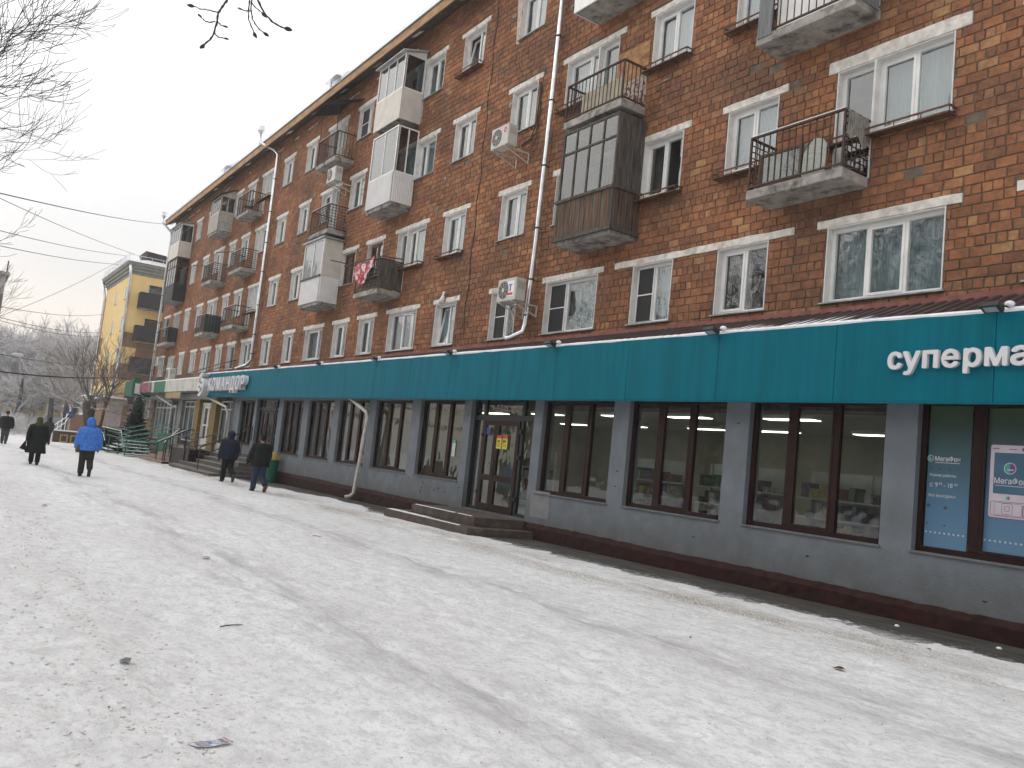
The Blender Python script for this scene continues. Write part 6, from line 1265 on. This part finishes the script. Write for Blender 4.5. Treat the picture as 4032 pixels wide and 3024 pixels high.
for i, (x, y, s_) in enumerate(FT):
    o = bpy.data.objects.new('tree', None); C.objects.link(o); o.location = (x, y, gz(x)); o.scale = (s_, s_, s_*.9); o.rotation_euler = (0, 0, i*1.3)
    tag(o, FL[i], 'tree', 'frosted trees in the hazy background')
    for nm, me_ in (('crown', FM[i % 3]), ('trunk', tk)): c_ = bpy.data.objects.new(nm, me_); C.objects.link(c_); c_.parent = o
# frosted shrubs on the left beyond the path
rg = random.Random(3)
for i, (x, y) in enumerate(((-78, -6.9), (-83, -5.4))):
    m = MB()
    for k in range(22): a_ = rg.uniform(0, 6.28); grow(m, (x+rg.uniform(-.5,.5), y+rg.uniform(-.6,.6), gz(x)), (math.cos(a_)*.6, math.sin(a_)*.6, 1), 1.0, .02, 2, rg, 3, .02, 4, .3, .8, 3, 0, .012)
    tag(m.build('shrub', FROST, None), ('frosty shrub beyond the small distant pedestrian', 'second frosty shrub farther away near the far pale house')[i], 'shrub')
# spruce
sx_, sy_ = -55.3, -1.75; t = thing('spruce_tree', 'small dark spruce dusted with snow in front of the far shops', 'spruce', (sx_, sy_, gz(sx_))); rg = random.Random(6)
MB().tube([(sx_, sy_, gz(sx_)), (sx_, sy_, 1.5), (sx_, sy_, 3.1)], [.09, .06, .015], 7).build('trunk', BARK, t)
nd = MB(); sn = MB()
def spray(p, d, L_, w_):                  # a flat fan of needle shoots
    d = Vector(d).normalized(); s_ = d.cross(Vector((0,0,1))).normalized(); n_ = 7
    for i in range(n_):
        q = Vector(p)+d*L_*i/n_; ww = w_*(1-.75*i/n_)
        for sg_ in (-1, 1):
            tip = q+(d*.5+s_*sg_).normalized()*ww+Vector((0,0,-.05*ww+rg.uniform(-.03,.03)))
            a_ = Vector((0,0,.03)); nd.add([q-d*.03-a_, q+d*.04, tip, q-d*.03+a_], [(0,1,2),(0,2,3)]); nd.add([q+d*.03-a_*1.2, q+d*.07+a_, tip+Vector((.01,0,.02))], [(0,1,2)])
            if rg.random() < .6: u_ = Vector((0,0,.03)); sn.add([q+u_-d*.05, q+u_+d*.12, tip*.85+q*.15+u_*1.2], [(0,1,2)])
    nd.tube([p, Vector(p)+d*L_], [.012, .003], 3)
for k in range(330):
    u = k/330; z_ = -.15+3.3*u; R_ = (1.28*(1-u)**.85+.05)*rg.uniform(.55, 1.12); a_ = k*2.399; el = -.28+.55*u
    d = (math.cos(a_)*math.cos(el), math.sin(a_)*math.cos(el), math.sin(el)+.05); spray((sx_, sy_, z_+.12), d, R_, .42*(1-u)+.12)
nd.build('needles', M('spruce_needles', (.018,.032,.024), .8, .3, 9), t); sn.build('snow', SNOWW, t)
# hedge
hd = thing('hedge', 'clipped leafless brown hedge between the path and the green metal stairs', 'hedge', (-58, -3.0, gz(-58))); rg = random.Random(14)
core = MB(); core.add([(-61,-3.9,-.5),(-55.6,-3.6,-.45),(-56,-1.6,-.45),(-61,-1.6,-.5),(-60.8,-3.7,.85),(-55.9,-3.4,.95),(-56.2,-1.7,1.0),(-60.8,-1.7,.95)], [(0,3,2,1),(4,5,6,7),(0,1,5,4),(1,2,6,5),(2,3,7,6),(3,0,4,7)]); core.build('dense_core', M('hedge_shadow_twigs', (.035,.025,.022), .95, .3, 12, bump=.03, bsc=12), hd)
m = MB()
for k in range(5200):
    f_ = rg.random(); x = rg.uniform(-61, -55.6); z_ = rg.uniform(-.4, 1.0)
    if f_ < .35: p = Vector((x, -3.72+rg.uniform(-.1,.1), z_))
    elif f_ < .7: p = Vector((-55.75+rg.uniform(-.12,.1), rg.uniform(-3.6,-1.7), z_))
    else: p = Vector((x, rg.uniform(-3.7,-1.6), .95+rg.uniform(-.05,.1)))
    d = Vector((rg.uniform(-.6,.6)+(.5 if .35 < f_ < .7 else 0), rg.uniform(-.6,.6)-(.5 if f_ < .35 else 0), rg.uniform(.2,1))).normalized()*rg.uniform(.1,.24); s_ = Vector((rg.uniform(-1,1), rg.uniform(-1,1), 0)).normalized()*.012
    m.add([p-s_, p+s_, p+d], [(0,1,2)])
tw = m.build('twigs', M('hedge_twigs', (.085,.058,.050), .9, .3, 5), hd); tw['kind'] = 'stuff'
MB().box(-60.5, -56.4, -3.2, -2.0, 1.0, 1.02).build('snow', SNOWW, hd)
# ------------------------------------------------------------------ yellow house
YW = M('yellow_render', (.82,.60,.27), .85, .03, 1.5, stain=(.74,.53,.24), ssc=.8, smin=.5, smax=.8); BRN = M('brown_render', (.27,.165,.10), .85, .06, 2); GRC = M('grey_cornice', (.24,.245,.22), .8, .08, 3); DBAL = M('dark_balcony_panel', (.035,.030,.033), .7, .08, 3)
yh = thing('yellow_house', 'yellow and brown five-storey house with dark balconies and snowy roof behind the brick building', 'house', (-85, 6, gz(-85)))
X0, X1, Y0, Y1 = -88.8, -76.0, .1, 13; ZG, ZC = -.8, 13.95
swn = [(-78.3, -77.1), (-83.1, -82.1)]; swz = [(11.95, 13.05), (9.2, 10.4), (6.45, 7.65), (3.75, 4.9)]
m = MB(); bxs = sorted({X0, X1}|{q for w_ in swn for q in w_}); bzs = sorted({ZG, ZC}|{q for w_ in swz for q in w_})
for z0, z1 in zip(bzs, bzs[1:]):
    for x0, x1 in zip(bxs, bxs[1:]):
        if any(w_[0] < (x0+x1)/2 < w_[1] for w_ in swn) and any(w_[0] < (z0+z1)/2 < w_[1] for w_ in swz): continue
        m.box(x0, x1, Y0, Y0+.3, z0, z1)
m.build('street_wall', YW, yh); 
ewn = (1.5, 4.2)
m = MB(); zz = [ZG, 3.4, 4.9, 6.15, 7.7, 8.9, 10.4, 11.7, 13.3, ZC]
for i, (z0, z1) in enumerate(zip(zz, zz[1:])):
    if i % 2: m.box(X1-.3, X1, Y0+.301, ewn[0], z0, z1).box(X1-.3, X1, ewn[1], Y1, z0, z1)
    else: m.box(X1-.3, X1, Y0+.301, Y1, z0, z1)
m.box(X0, X0+.3, Y0+.301, Y1, ZG, ZC).box(X0+.3, X1-.3, Y1-.3, Y1, ZG, ZC); m.build('end_wall', YW, yh)
def patch(y0, y1, z0, z1): MB().box(X1+.003, X1+.02, y0, y1, z0, z1).build('brown_band', BRN, yh)
patch(Y0, 6, 7.75, 9.0); patch(Y0, 6, 4.98, 6.35); patch(1.2, 6, 6.35, 7.74); patch(Y0, 6, -.6, 3.5); patch(.9, 6, 9.0, 9.25)
for x0, x1, z0, z1 in ((-88.7, -87.2, 7.6, 9.2), (-88.7, -86.5, 4.6, 6.2), (-79.9, -77.5, 4.9, 6.3), (-84.5, -82, 4.9, 6.3), (-88.7, -76.02, -.6, 2.9), (-76.6, -76.02, 7.75, 9.0)): MB().box(x0, x1, Y0-.02, Y0-.003, z0, z1).build('brown_band', BRN, yh)
for w_ in swn:
    for q in swz:
        f = MB(); t_ = .08; f.box(w_[0], w_[0]+t_, Y0-.01, Y0+.16, *q).box(w_[1]-t_, w_[1], Y0-.01, Y0+.16, *q).box(w_[0]+t_, w_[1]-t_, Y0+.1, Y0+.16, q[0], q[0]+t_).box(w_[0]+t_, w_[1]-t_, Y0+.1, Y0+.16, q[1]-t_, q[1]); a_ = (w_[0]+w_[1])/2; f.box(a_-.04, a_+.04, Y0+.101, Y0+.159, q[0]+t_, q[1]-t_)
        wo = f.build('window', WHITE, yh); MB().quad((w_[0], Y0+.02, q[0]), (w_[1], Y0+.02, q[0]), (w_[1], Y0+.02, q[1]), (w_[0], Y0+.02, q[1])).build('pane', GL, wo); BX(w_[0], w_[1], Y0+.22, Y0+.23, q[0], q[1]).build('curtain', CURT, wo)
        BX(w_[0]-.05, w_[1]+.05, Y0-.06, Y0+.1, q[0]-.04, q[0]-.005).build('sill', METALS, wo)
for zb in (3.05, 5.72, 8.4, 11.22):
    b_ = BX(X1, X1+.95, .85, 4.9, zb-.14, zb).build('balcony', CONC, yh)
    BX(X1+.95, X1+.99, .82, 4.9, zb-.10, zb+1.24).build('front_panel', DBAL, b_); BX(X1+.02, X1+.949, .80, .84, zb-.1, zb+1.24).build('side_panel', DBAL, b_)
    f = MB(); z1 = zb+2.15; f.box(X1-.2, X1-.12, ewn[0], ewn[0]+.1, zb, z1).box(X1-.2, X1-.12, 4.1, 4.2, zb, z1).box(X1-.2, X1-.12, ewn[0]+.1, 4.1, z1-.1, z1).box(X1-.2, X1-.12, 2.75, 2.85, zb, z1-.1); wo = f.build('window', WHITE, yh)
    MB().quad((X1-.16, ewn[0], zb), (X1-.16, 4.2, zb), (X1-.16, 4.2, z1), (X1-.16, ewn[0], z1)).build('pane', GL, wo); BX(X1-.36, X1-.35, ewn[0], 4.2, zb, z1).build('blind', M('brown_blind', (.16,.13,.11), .9, .1, 4) if zb in (8.4, 3.05) else M('grey_blind', (.27,.28,.27), .9, .1, 4), wo)
for k, (o_, z_) in enumerate(((.0, 13.95), (.13, 14.2), (.26, 14.45), (.4, 14.7))):
    BX(X0-.1-o_, X1+.06+o_, Y0-.06-o_, Y1+.1, z_, z_+.245).build('cornice', GRC, yh)
r = MB(); r.add([(X0-.6,Y0-.6,14.95),(X1+.6,Y0-.6,14.95),(X1+.6,Y1+.5,14.95),(X0-.6,Y1+.5,14.95),(X0+3,6.2,16.6),(X1-2.2,6.2,16.6)],[(0,1,5,4),(1,2,5),(2,3,4,5),(3,0,4),(3,2,1,0)]); r.build('snowy_roof', SNOWW, yh)
f = MB()
for y in np.arange(Y0-.5, Y1, .9): f.beam((X1+.5, y, 15.0), (X1+.5, y, 15.5), .04)
for x in np.arange(X0, X1, .8): f.beam((x, Y0-.5, 15.0), (x, Y0-.5, 15.6), .04).beam((x, Y0-.5, 15.0), (x+.8, Y0-.5, 15.6), .03)
f.beam((X1+.5, Y0-.5, 15.5), (X1+.5, Y1, 15.5), .04).beam((X0, Y0-.5, 15.6), (X1+.5, Y0-.5, 15.6), .04); f.build('roof_railing', GALV, yh)
MB().add([(X1-3,1.3,15.2),(X1-.2,1.3,15.2),(X1-.2,4,15.2),(X1-3,4,15.2),(X1-3,.9,16.1),(X1+.1,.9,16.1),(X1+.1,4.4,15.9),(X1-3,4.4,15.9)],[(0,1,5,4),(1,2,6,5),(2,3,7,6),(3,0,4,7),(4,5,6,7)]).build('dormer', M('dark_dormer', (.06,.045,.042), .8, .1, 4), yh)
t = pipe('downpipe', 'pale downpipe on the near corner of the yellow house', [(X1+.35, Y0-.3, 14.9), (X1+.2, Y0-.15, 13.8), (X1+.12, Y0-.12, 13.3), (X1+.12, Y0-.12, -.3)], .11, GALV, [])
t = pipe('downpipe', 'pale downpipe on the far left corner of the yellow house', [(X0-.3, Y0-.5, 14.9), (X0+.1, Y0-.2, 13.6), (X0+.12, Y0-.12, 13.1), (X0+.12, Y0-.12, -.3)], .11, GALV, [])
# porch, kiosk-like entrance and details in front of the yellow house
pc = thing('entrance_porch', 'brown entrance block with snow-covered canopy and white ramp railing in front of the yellow house', 'porch', (-72, -2, gz(-72)))
BX(-74, -73.4, -3.3, -1.9, -.6, 1.7).build('side_wall', BRN, pc); BX(-76, -69.5, -2.3, .05, 2.75, 3.2).build('canopy', M('weathered_canopy', (.25,.23,.20), .9, .15, 3, stain=(.12,.10,.09), ssc=2), pc); BX(-76, -69.6, -2.35, .0, 3.2, 3.32).build('snow', SNOWW, pc)
m = MB()
for k in range(7): m.box(-75.6+.9*k, -75.45+.9*k, -.3, -.15, -.4, 2.75)
m.build('post', GALV, pc)
m = MB(); 
for h in (0, .4): m.tube([(-66.5, -5.0, .35+h), (-70, -3.9, 1.0+h), (-74, -3.2, 1.6+h)], .03, 5)
for k in range(5): u = k/4; m.tube([(-66.5-7.5*u, -5+1.8*u, -.4), (-66.5-7.5*u, -5+1.8*u, .75+1.25*u)], .03, 5)
m.build('ramp_railing', SNOWW, pc)
pb = thing('planter_box', 'low brown wall with yellow square frames and snow on top beyond the blue jacket', 'planter', (-66, -4.2, gz(-66)))
BX(-66.6, -66, -4.95, -2.6, -.45, .42).build('box', M('maroon_board', (.085,.05,.045), .8, .1, 4), pb); BX(-66.65, -65.95, -5.0, -2.6, .42, .5).build('snow', SNOWW, pb)
for y in (-4.55, -3.9):
    q = MB(); q.box(-65.99, -65.93, y, y+.08, -.35, .2).box(-65.99, -65.93, y+.42, y+.5, -.35, .2).box(-65.99, -65.93, y+.08, y+.42, .12, .2).box(-65.99, -65.93, y+.08, y+.42, -.35, -.27); q.build('square_frame', M('sand_yellow_paint', (.42,.33,.14), .7, .08, 6), pb)
sg_ = thing('round_sign', 'small round blue sign on a pole beyond the pollarded tree', 'sign', (-72, -3.35, gz(-72)))
m = MB(); n_ = 18; y_c, z_c = -3.38, 1.62; v = [(-72+o_, y_c+.27*math.cos(2*math.pi*i/n_), z_c+.27*math.sin(2*math.pi*i/n_)) for o_ in (0, .05) for i in range(n_)]; m.add(v, [tuple(range(n_)), tuple(range(2*n_-1, n_-1, -1))]+[(i, n_+i, n_+(i+1)%n_, (i+1)%n_) for i in range(n_)]); m.build('disc', M('sign_blue', (.05,.08,.22), .6, .1, 6), sg_)
MB().beam((-71.93, -3.5, 1.52), (-71.93, -3.26, 1.74), .07, .02).build('sign_mark', M('sign_mark_pink', (.35,.15,.18), .6, .1, 6), sg_); MB().tube([(-72.05, -3.38, -.5), (-72.05, -3.38, 1.3)], .03, 6).build('pole', GALV, sg_)
rs = thing('red_sign_board', 'low red sign board by the hedge in front of the yellow house', 'sign', (-64.5, -2.65, gz(-64))); BX(-64.5, -64.44, -2.95, -2.35, .55, .95).build('board', REDP, rs); MB().beam((-64.53, -2.65, -.4), (-64.53, -2.65, .55), .05).build('post', BLACKI, rs)
# far pale house with pilasters, seen through the haze, and the grey block at the left edge
fh = thing('pale_house', 'pale yellow house with white pilasters standing far away behind the frosted trees', 'house', (-135, -6, gz(-110))); PYW = M('pale_yellow_render', (.42,.33,.17), .9, .06, 2); PIL = M('cream_pilaster', (.58,.52,.40), .9, .05, 2)
BX(-140, -131, -14, 3, -1, 6.3).build('wall', PYW, fh); BX(-130.99, -130.6, -14, 3, -1, 1.2).build('base', M('pale_grey_base', (.3,.3,.3), .9, .05, 2), fh)
for k in range(9):
    y = -13+1.9*k; BX(-130.99, -130.75, y, y+.35, 1.21, 4.6).build('pilaster', PIL, fh); wo = BX(-130.99, -130.9, y+.75, y+1.65, 1.8, 4.3).build('window', M('dim_window', (.12,.14,.15), .3, .05, 3), fh)
MB().add([(-141,-15,6.3),(-130,-15,6.3),(-130,4,6.3),(-141,4,6.3),(-135.5,-15,8.6),(-135.5,4,8.6)],[(0,1,4),(1,2,5,4),(2,3,5),(3,0,4,5),(3,2,1,0)]).build('roof', SNOWW, fh)
gb = thing('grey_block', 'tall grey apartment block cut by the left edge of the picture behind bare branches', 'apartment block', (-106, -18, gz(-106))); GB = M('grey_block_wall', (.33,.315,.31), .9, .08, 2)
BX(-118, -100, -30, -7.9, -1, 15.2).build('wall', GB, gb); BX(-118.3, -99.7, -30.3, -7.6, 15.2, 15.5).build('parapet', MT['grey_panel_beam'], gb); MB().beam((-100, -7.9, 15.5), (-100, -7.9, 16.7), .12).build('antenna', BLACKI, gb)
for i in range(5):
    for j in range(6): wo = BX(-99.99, -99.93, -9.6-3.2*j-1.3, -9.6-3.2*j, 1.2+2.8*i, 2.7+2.8*i).build('window', MT['dim_window'], gb)
for i in range(5): BX(-99.99, -99.0, -9.2, -8.0, .7+2.8*i, 1.9+2.8*i).build('balcony', M('loggia_grey', (.13,.12,.12), .9, .1, 2), gb)
# buildings and trees across the street (they show in the shop glass)
op = thing('opposite_house', 'long pale five-storey house across the street behind the camera', 'house', (-30, -55, 0)); BX(-85, 25, -62, -50, -1, 14).build('wall', M('opposite_wall', (.22,.20,.18), .9, .08, 1), op)
for i in range(5):
    for j in range(30): o_ = BX(-82+3.6*j, -80.4+3.6*j, -49.99, -49.93, 1.4+2.6*i, 2.9+2.6*i); (o_.build('window', MT['dim_window'], op))
MB().add([(-86,-63,14),(26,-63,14),(26,-49,14),(-86,-49,14),(-86,-56,17),(26,-56,17)],[(0,4,5,1),(2,5,4,3),(0,3,4),(1,5,2)]).build('snowy_roof', SNOWW, op)
om = MB(); rg = random.Random(77)
for k in range(8): a_ = 2*math.pi*k/8; grow(om, (0, 0, 2.4+.2*k), (math.cos(a_)*.7, math.sin(a_)*.7, .8), 2.9, .08, 4, rg, 4, .04, 3, .2, .7, 4, 0, .012)
om_ = om.mesh('crown', TWIG); ot = MB().tube([(0,0,-.1), (.05,0,2), (0,0,4)], [.2,.16,.1], 8).mesh('trunk', BARK)
for i, x in enumerate((-44, -30, -8, 3, 12, -19)):
    o = bpy.data.objects.new('tree', None); C.objects.link(o); o.location = (x, -21-1.2*(i % 2), -.1); o.rotation_euler = (0, 0, i*1.1); o.scale = (1.6, 1.6, 1.7); tag(o, 'bare tree by the roadway opposite, ' + ['across from the far steps','across from the yellow house corner','across from the near entrance','behind the camera on its right','farthest right behind the camera','across from the drain pipe'][i], 'tree', 'bare trees by the roadway opposite')
    for nm, me_ in (('crown', om_), ('trunk', ot)): c_ = bpy.data.objects.new(nm, me_); C.objects.link(c_); c_.parent = o
# distant hill
hl = MB(); P = [(-60, 0), (-45, 14), (-30, 24), (-12, 30), (2, 27), (20, 20), (45, 24), (80, 14), (120, 0)]
hl.add([(-330, y*1.6, -2) for y, z in P]+[(-345, y*1.6, z*.62) for y, z in P]+[(-380, y*1.6, -2) for y, z in P], [(i, i+1, 9+i+1, 9+i) for i in range(8)]+[(9+i, 9+i+1, 18+i+1, 18+i) for i in range(8)])
h_ = hl.build('hill', M('hazy_hill', (.50,.53,.58), .95, .05, .1), None, smooth=True); h_['kind'] = 'structure'
# ------------------------------------------------------------------ overhead wires and street lamp
WI = [((-20, -11.21, 6.1), (-61.88, .1, 15.5), 'topmost thin overhead wire ending at the far corner of the brick roof', .012),
 ((-40, -11.0, 10.3), (-76.3, .1, 15.5), 'overhead wire reaching the near roof corner of the yellow house', .016), ((-40, -10.7, 8.94), (-80, .0, 15.9), 'upper of two close wires sloping to the roof railing of the yellow house', .016), ((-40, -10.62, 8.32), (-82.21, 0, 15.4), 'lower of two close wires sloping to the roof railing of the yellow house', .016),
 ((-60, -7.6, 8.6), (-80, -.2, 15.6), 'wire rising towards the yellow house against the others', .014), ((-40, -9.92, 3.2), (-66, -1.2, 4.5), 'thick sagging black cable crossing in front of the hazy trees', .035), ((-50, -8.7, 4.4), (-86, .2, 6.3), 'wire carrying the small street lamp', .016),
 ((-55, -7.6, 7.4), (-88.45, 0, 11.36), 'upper of the middle thin wires ending behind the yellow house', .014), ((-55, -7.6, 6.6), (-87.45, 0, 9.5), 'middle thin wire ending behind the yellow house', .014), ((-55, -7.7, 6.4), (-88.8, 0, 9.2), 'lowest thin wire ending behind the yellow house', .014), ((-66, -1.2, 4.5), (-60.8, -.1, 4.75), 'short end of the black cable reaching the brick corner', .03)]
for a, b, lab, r in WI:
    a, b = Vector(a), Vector(b); d = b-a; a2 = a-d*(.55 if r != .03 else 0); n_ = 16; P = [a2.lerp(b, i/n_)+Vector((0, 0, -.35*math.sin(math.pi*i/n_)+.18)) if r != .03 else a2.lerp(b, i/n_) for i in range(n_+1)]
    tag(MB().tube(P, r, 5).build('overhead_wire', BLACKI, None, smooth=True), lab, 'wire', 'overhead wires')
sl = thing('street_lamp', 'small pale street lamp head hanging on a wire against the hazy trees', 'street lamp', (-70, -7.6, 5.6)); MB().ell((-70, -7.6, 5.55), .16, .42, .12).build('lamp_head', MT['aircon_casing'], sl, smooth=True); MB().beam((-70, -7.6, 5.6), (-70, -7.6, 5.95), .03).build('hanger', BLACKI, sl)
tag(MB().tube([(-60.9, -.12, 4.62), (-55, -.3, 4.5), (-50, -.35, 4.62), (-44, -.2, 5.0), (-41.5, -.1, 5.1)], .025, 5).tube([(-60.9, -.1, 4.5), (-54, -.3, 4.35), (-48, -.4, 4.5), (-43, -.2, 4.85)], .018, 5).build('cable', BLACKI, None, smooth=True), 'loose black cables sagging along the brick wall above the white canopy', 'cable')
# ------------------------------------------------------------------ litter and crumbs on the snow
def snow_z(x, y): return float(snow_h(np.array([float(x)]), np.array([float(y)]))[0])
fz = snow_z(-4.33, -10.42)+.012
fl = thing('leaflet', 'crumpled printed leaflet with red stripes lying on the snow in the foreground', 'leaflet', (-4.43, -10.38, fz)); FLM = M('leaflet_print', (.66,.68,.74), .6, .05, 30, stain=(.36,.39,.50), ssc=22, smin=.5, smax=.56)
A_, B_, D_, E_ = Vector((-4.36, -10.525)), Vector((-4.29, -10.495)), Vector((-4.30, -10.31)), Vector((-4.39, -10.34))
def leaf(u0, u1, w0, w1, lift, mat, nm, par):
    v = []; n1, n2 = 10, 4
    for i in range(n1+1):
        for j in range(n2+1):
            u = u0+(u1-u0)*i/n1; q = w0+(w1-w0)*j/n2; p = (A_*(1-u)+E_*u)*(1-q)+(B_*(1-u)+D_*u)*q; v.append((p.x, p.y, fz+lift+.003*math.sin(u*7+q*2)+.0015*math.sin(q*9)))
    return MB().add(v, [(i*(n2+1)+j, (i+1)*(n2+1)+j, (i+1)*(n2+1)+j+1, i*(n2+1)+j+1) for i in range(n1) for j in range(n2)]).build(nm, mat, par, smooth=True)
leaf(0, 1, 0, 1, 0, FLM, 'paper', fl); leaf(.965, 1, .02, .98, .0012, REDP, 'red_stripe', fl); leaf(.13, .155, .02, .98, .0012, REDP, 'red_stripe', fl); leaf(.2, .42, .08, .9, .0012, M('print_grey', (.38,.38,.42), .6, .15, 60), 'text_block', fl); leaf(.44, .58, .1, .6, .0012, M('print_blue', (.22,.28,.55), .6, .2, 40), 'picture', fl); leaf(.62, .75, .1, .9, .0012, M('print_red_spots', (.52,.46,.50), .6, .15, 60), 'picture', fl); leaf(.78, .9, .1, .9, .0012, M('print_dark_grey', (.22,.22,.25), .6, .2, 60), 'headline', fl)
STM = M('dark_stick', (.09,.065,.045), .9, .2, 20)
for i, (x, y, L_, a_) in enumerate(((-6.98, -9.55, .22, 1.9), (-4.95, -2.6, .14, 2.3), (-5.9, -5.3, .08, 2.2), (-13.6, -6.2, .15, 1.2))):
    z_ = snow_z(x, y)+.012; P = [(x+L_*(u-.5)*math.cos(a_)+.01*math.sin(u*6), y+L_*(u-.5)*math.sin(a_), z_+.006*math.sin(u*5)) for u in (0, .3, .6, 1)]
    tag(MB().tube(P, [.005, .006, .005, .003], 6).build('stick', STM, None, smooth=True), ['longest bent dry stick on the snow in the left half', 'thin stick on the snow near the right edge by the plinth', 'short stick piece on the snow in the right half', 'small stick on the snow left of the entrance steps'][i], 'stick', 'dry sticks on the snow')
for i, (x, y, s_) in enumerate(((-10.9, -8.75, .07), (-5.9, -10.55, .045), (-16.9, -10.0, .07), (-4.6, -4.75, .05))):
    z_ = snow_z(x, y)+.012; v = [(x-s_, y-s_*.6, z_), (x+s_*.7, y-s_*.7, z_+.01), (x+s_, y+s_*.4, z_+.004), (x+.1*s_, y+s_*.8, z_+.018), (x-s_*.8, y+s_*.5, z_+.006), (x, y, z_+.025)]
    tag(MB().add(v, [(0,1,5),(1,2,5),(2,3,5),(3,4,5),(4,0,5)]).build('paper_scrap', [M('pale_green_wrapper', (.38,.44,.40), .4, .1, 30), MT['dim_window'], MT['dim_window'], M('brown_leaf', (.10,.045,.02), .8, .1, 20)][i], None), ['crumpled pale wrapper lying on the snow in the middle distance', 'small dark foil scrap on the rough snow at the lower left', 'grey-blue scrap far left on the snow', 'brown leaf-like scrap on the snow in the right half'][i], 'litter')
def lumps(n, fx, fy, smin, smax, mat, name, label, seed, flat=.5):
    rg = random.Random(seed); m = MB()
    for k in range(n):
        x, y = fx(rg), fy(rg); s_ = smin+(smax-smin)*rg.random()**3; z_ = snow_z_fast(x, y); R3 = [Vector((rg.uniform(.6,1.2)*a*s_, rg.uniform(.6,1.2)*b*s_, rg.uniform(.6,1.2)*c*s_*flat)) for a, b, c in ((1,0,0),(-1,0,0),(0,1,0),(0,-1,0),(0,0,1),(0,0,-.5))]
        m.add([Vector((x, y, z_+s_*flat*.3))+r for r in R3], [(0,2,4),(2,1,4),(1,3,4),(3,0,4),(2,0,5),(1,2,5),(3,1,5),(0,3,5)])
    o = m.build(name, mat, None, smooth=True); o['kind'] = 'stuff'; return tag(o, label, 'ground cover')
_hx = np.linspace(-40, 0, 1601); _hy = np.linspace(-14, -1.5, 626); _HG = snow_h(*np.meshgrid(_hx, _hy, indexing='ij'))
def snow_z_fast(x, y): return _HG[min(1600, max(0, int((x+40)/.025))), min(625, max(0, int((y+14)/.02)))]
lumps(9000, lambda g: -3-24*g.random()**1.7, lambda g: -10.25-3.2*g.random()**1.3+g.gauss(0,.15), .003, .019, M('snow_clod', (.84,.83,.81), .8, .1, 20, col2=(.66,.63,.59)), 'snow_crumbs', 'loose crumbs of dirty snow along the left foreground', 5)
lumps(3200, lambda g: -1.5-26*g.random()**1.5, lambda g: -2.2-9*g.random(), .002, .009, M('dark_grit', (.12,.10,.085), .9, .3, 20), 'grit', 'dark grit scattered over the packed snow', 6)
lumps(2600, lambda g: -1.5-26*g.random(), lambda g: -3.25+g.gauss(0, .38), .002, .008, M('sand_grit', (.22,.17,.11), .9, .3, 20), 'sand', 'brown sand strewn in a strip along the shop wall', 8)
for i, (x, y) in enumerate(((-6.05, -1.35), (-4.85, -1.25), (-16.3, -2.75))):
    tag(MB().ell((x, y, gz(x)+.008), .034, .026, .018, 8, 6).build('snow_lump', SNOWW, None, smooth=True), ['white snow lump on the dark asphalt near the plinth, left one of two', 'white snow lump on the dark asphalt near the plinth, right one of two', 'snow lump in front of the brown entrance steps'][i], 'snow lump')
# ------------------------------------------------------------------ haze
HZ = True
if HZ:
    hm = bpy.data.materials.new('winter_haze'); hm.use_nodes = True; n = hm.node_tree.nodes; n.clear(); o_ = n.new('ShaderNodeOutputMaterial'); pv = n.new('ShaderNodeVolumePrincipled')
    pv.inputs['Color'].default_value = (.97, .975, .99, 1); pv.inputs['Density'].default_value = .0011; pv.inputs['Anisotropy'].default_value = .2; hm.node_tree.links.new(pv.outputs[0], o_.inputs['Volume'])
    hz = BX(-402, 112, -142, 97, -3.4, 33.5).build('haze', hm, None); hz['kind'] = 'stuff'; tag(hz, 'pale winter haze filling the street', 'haze')
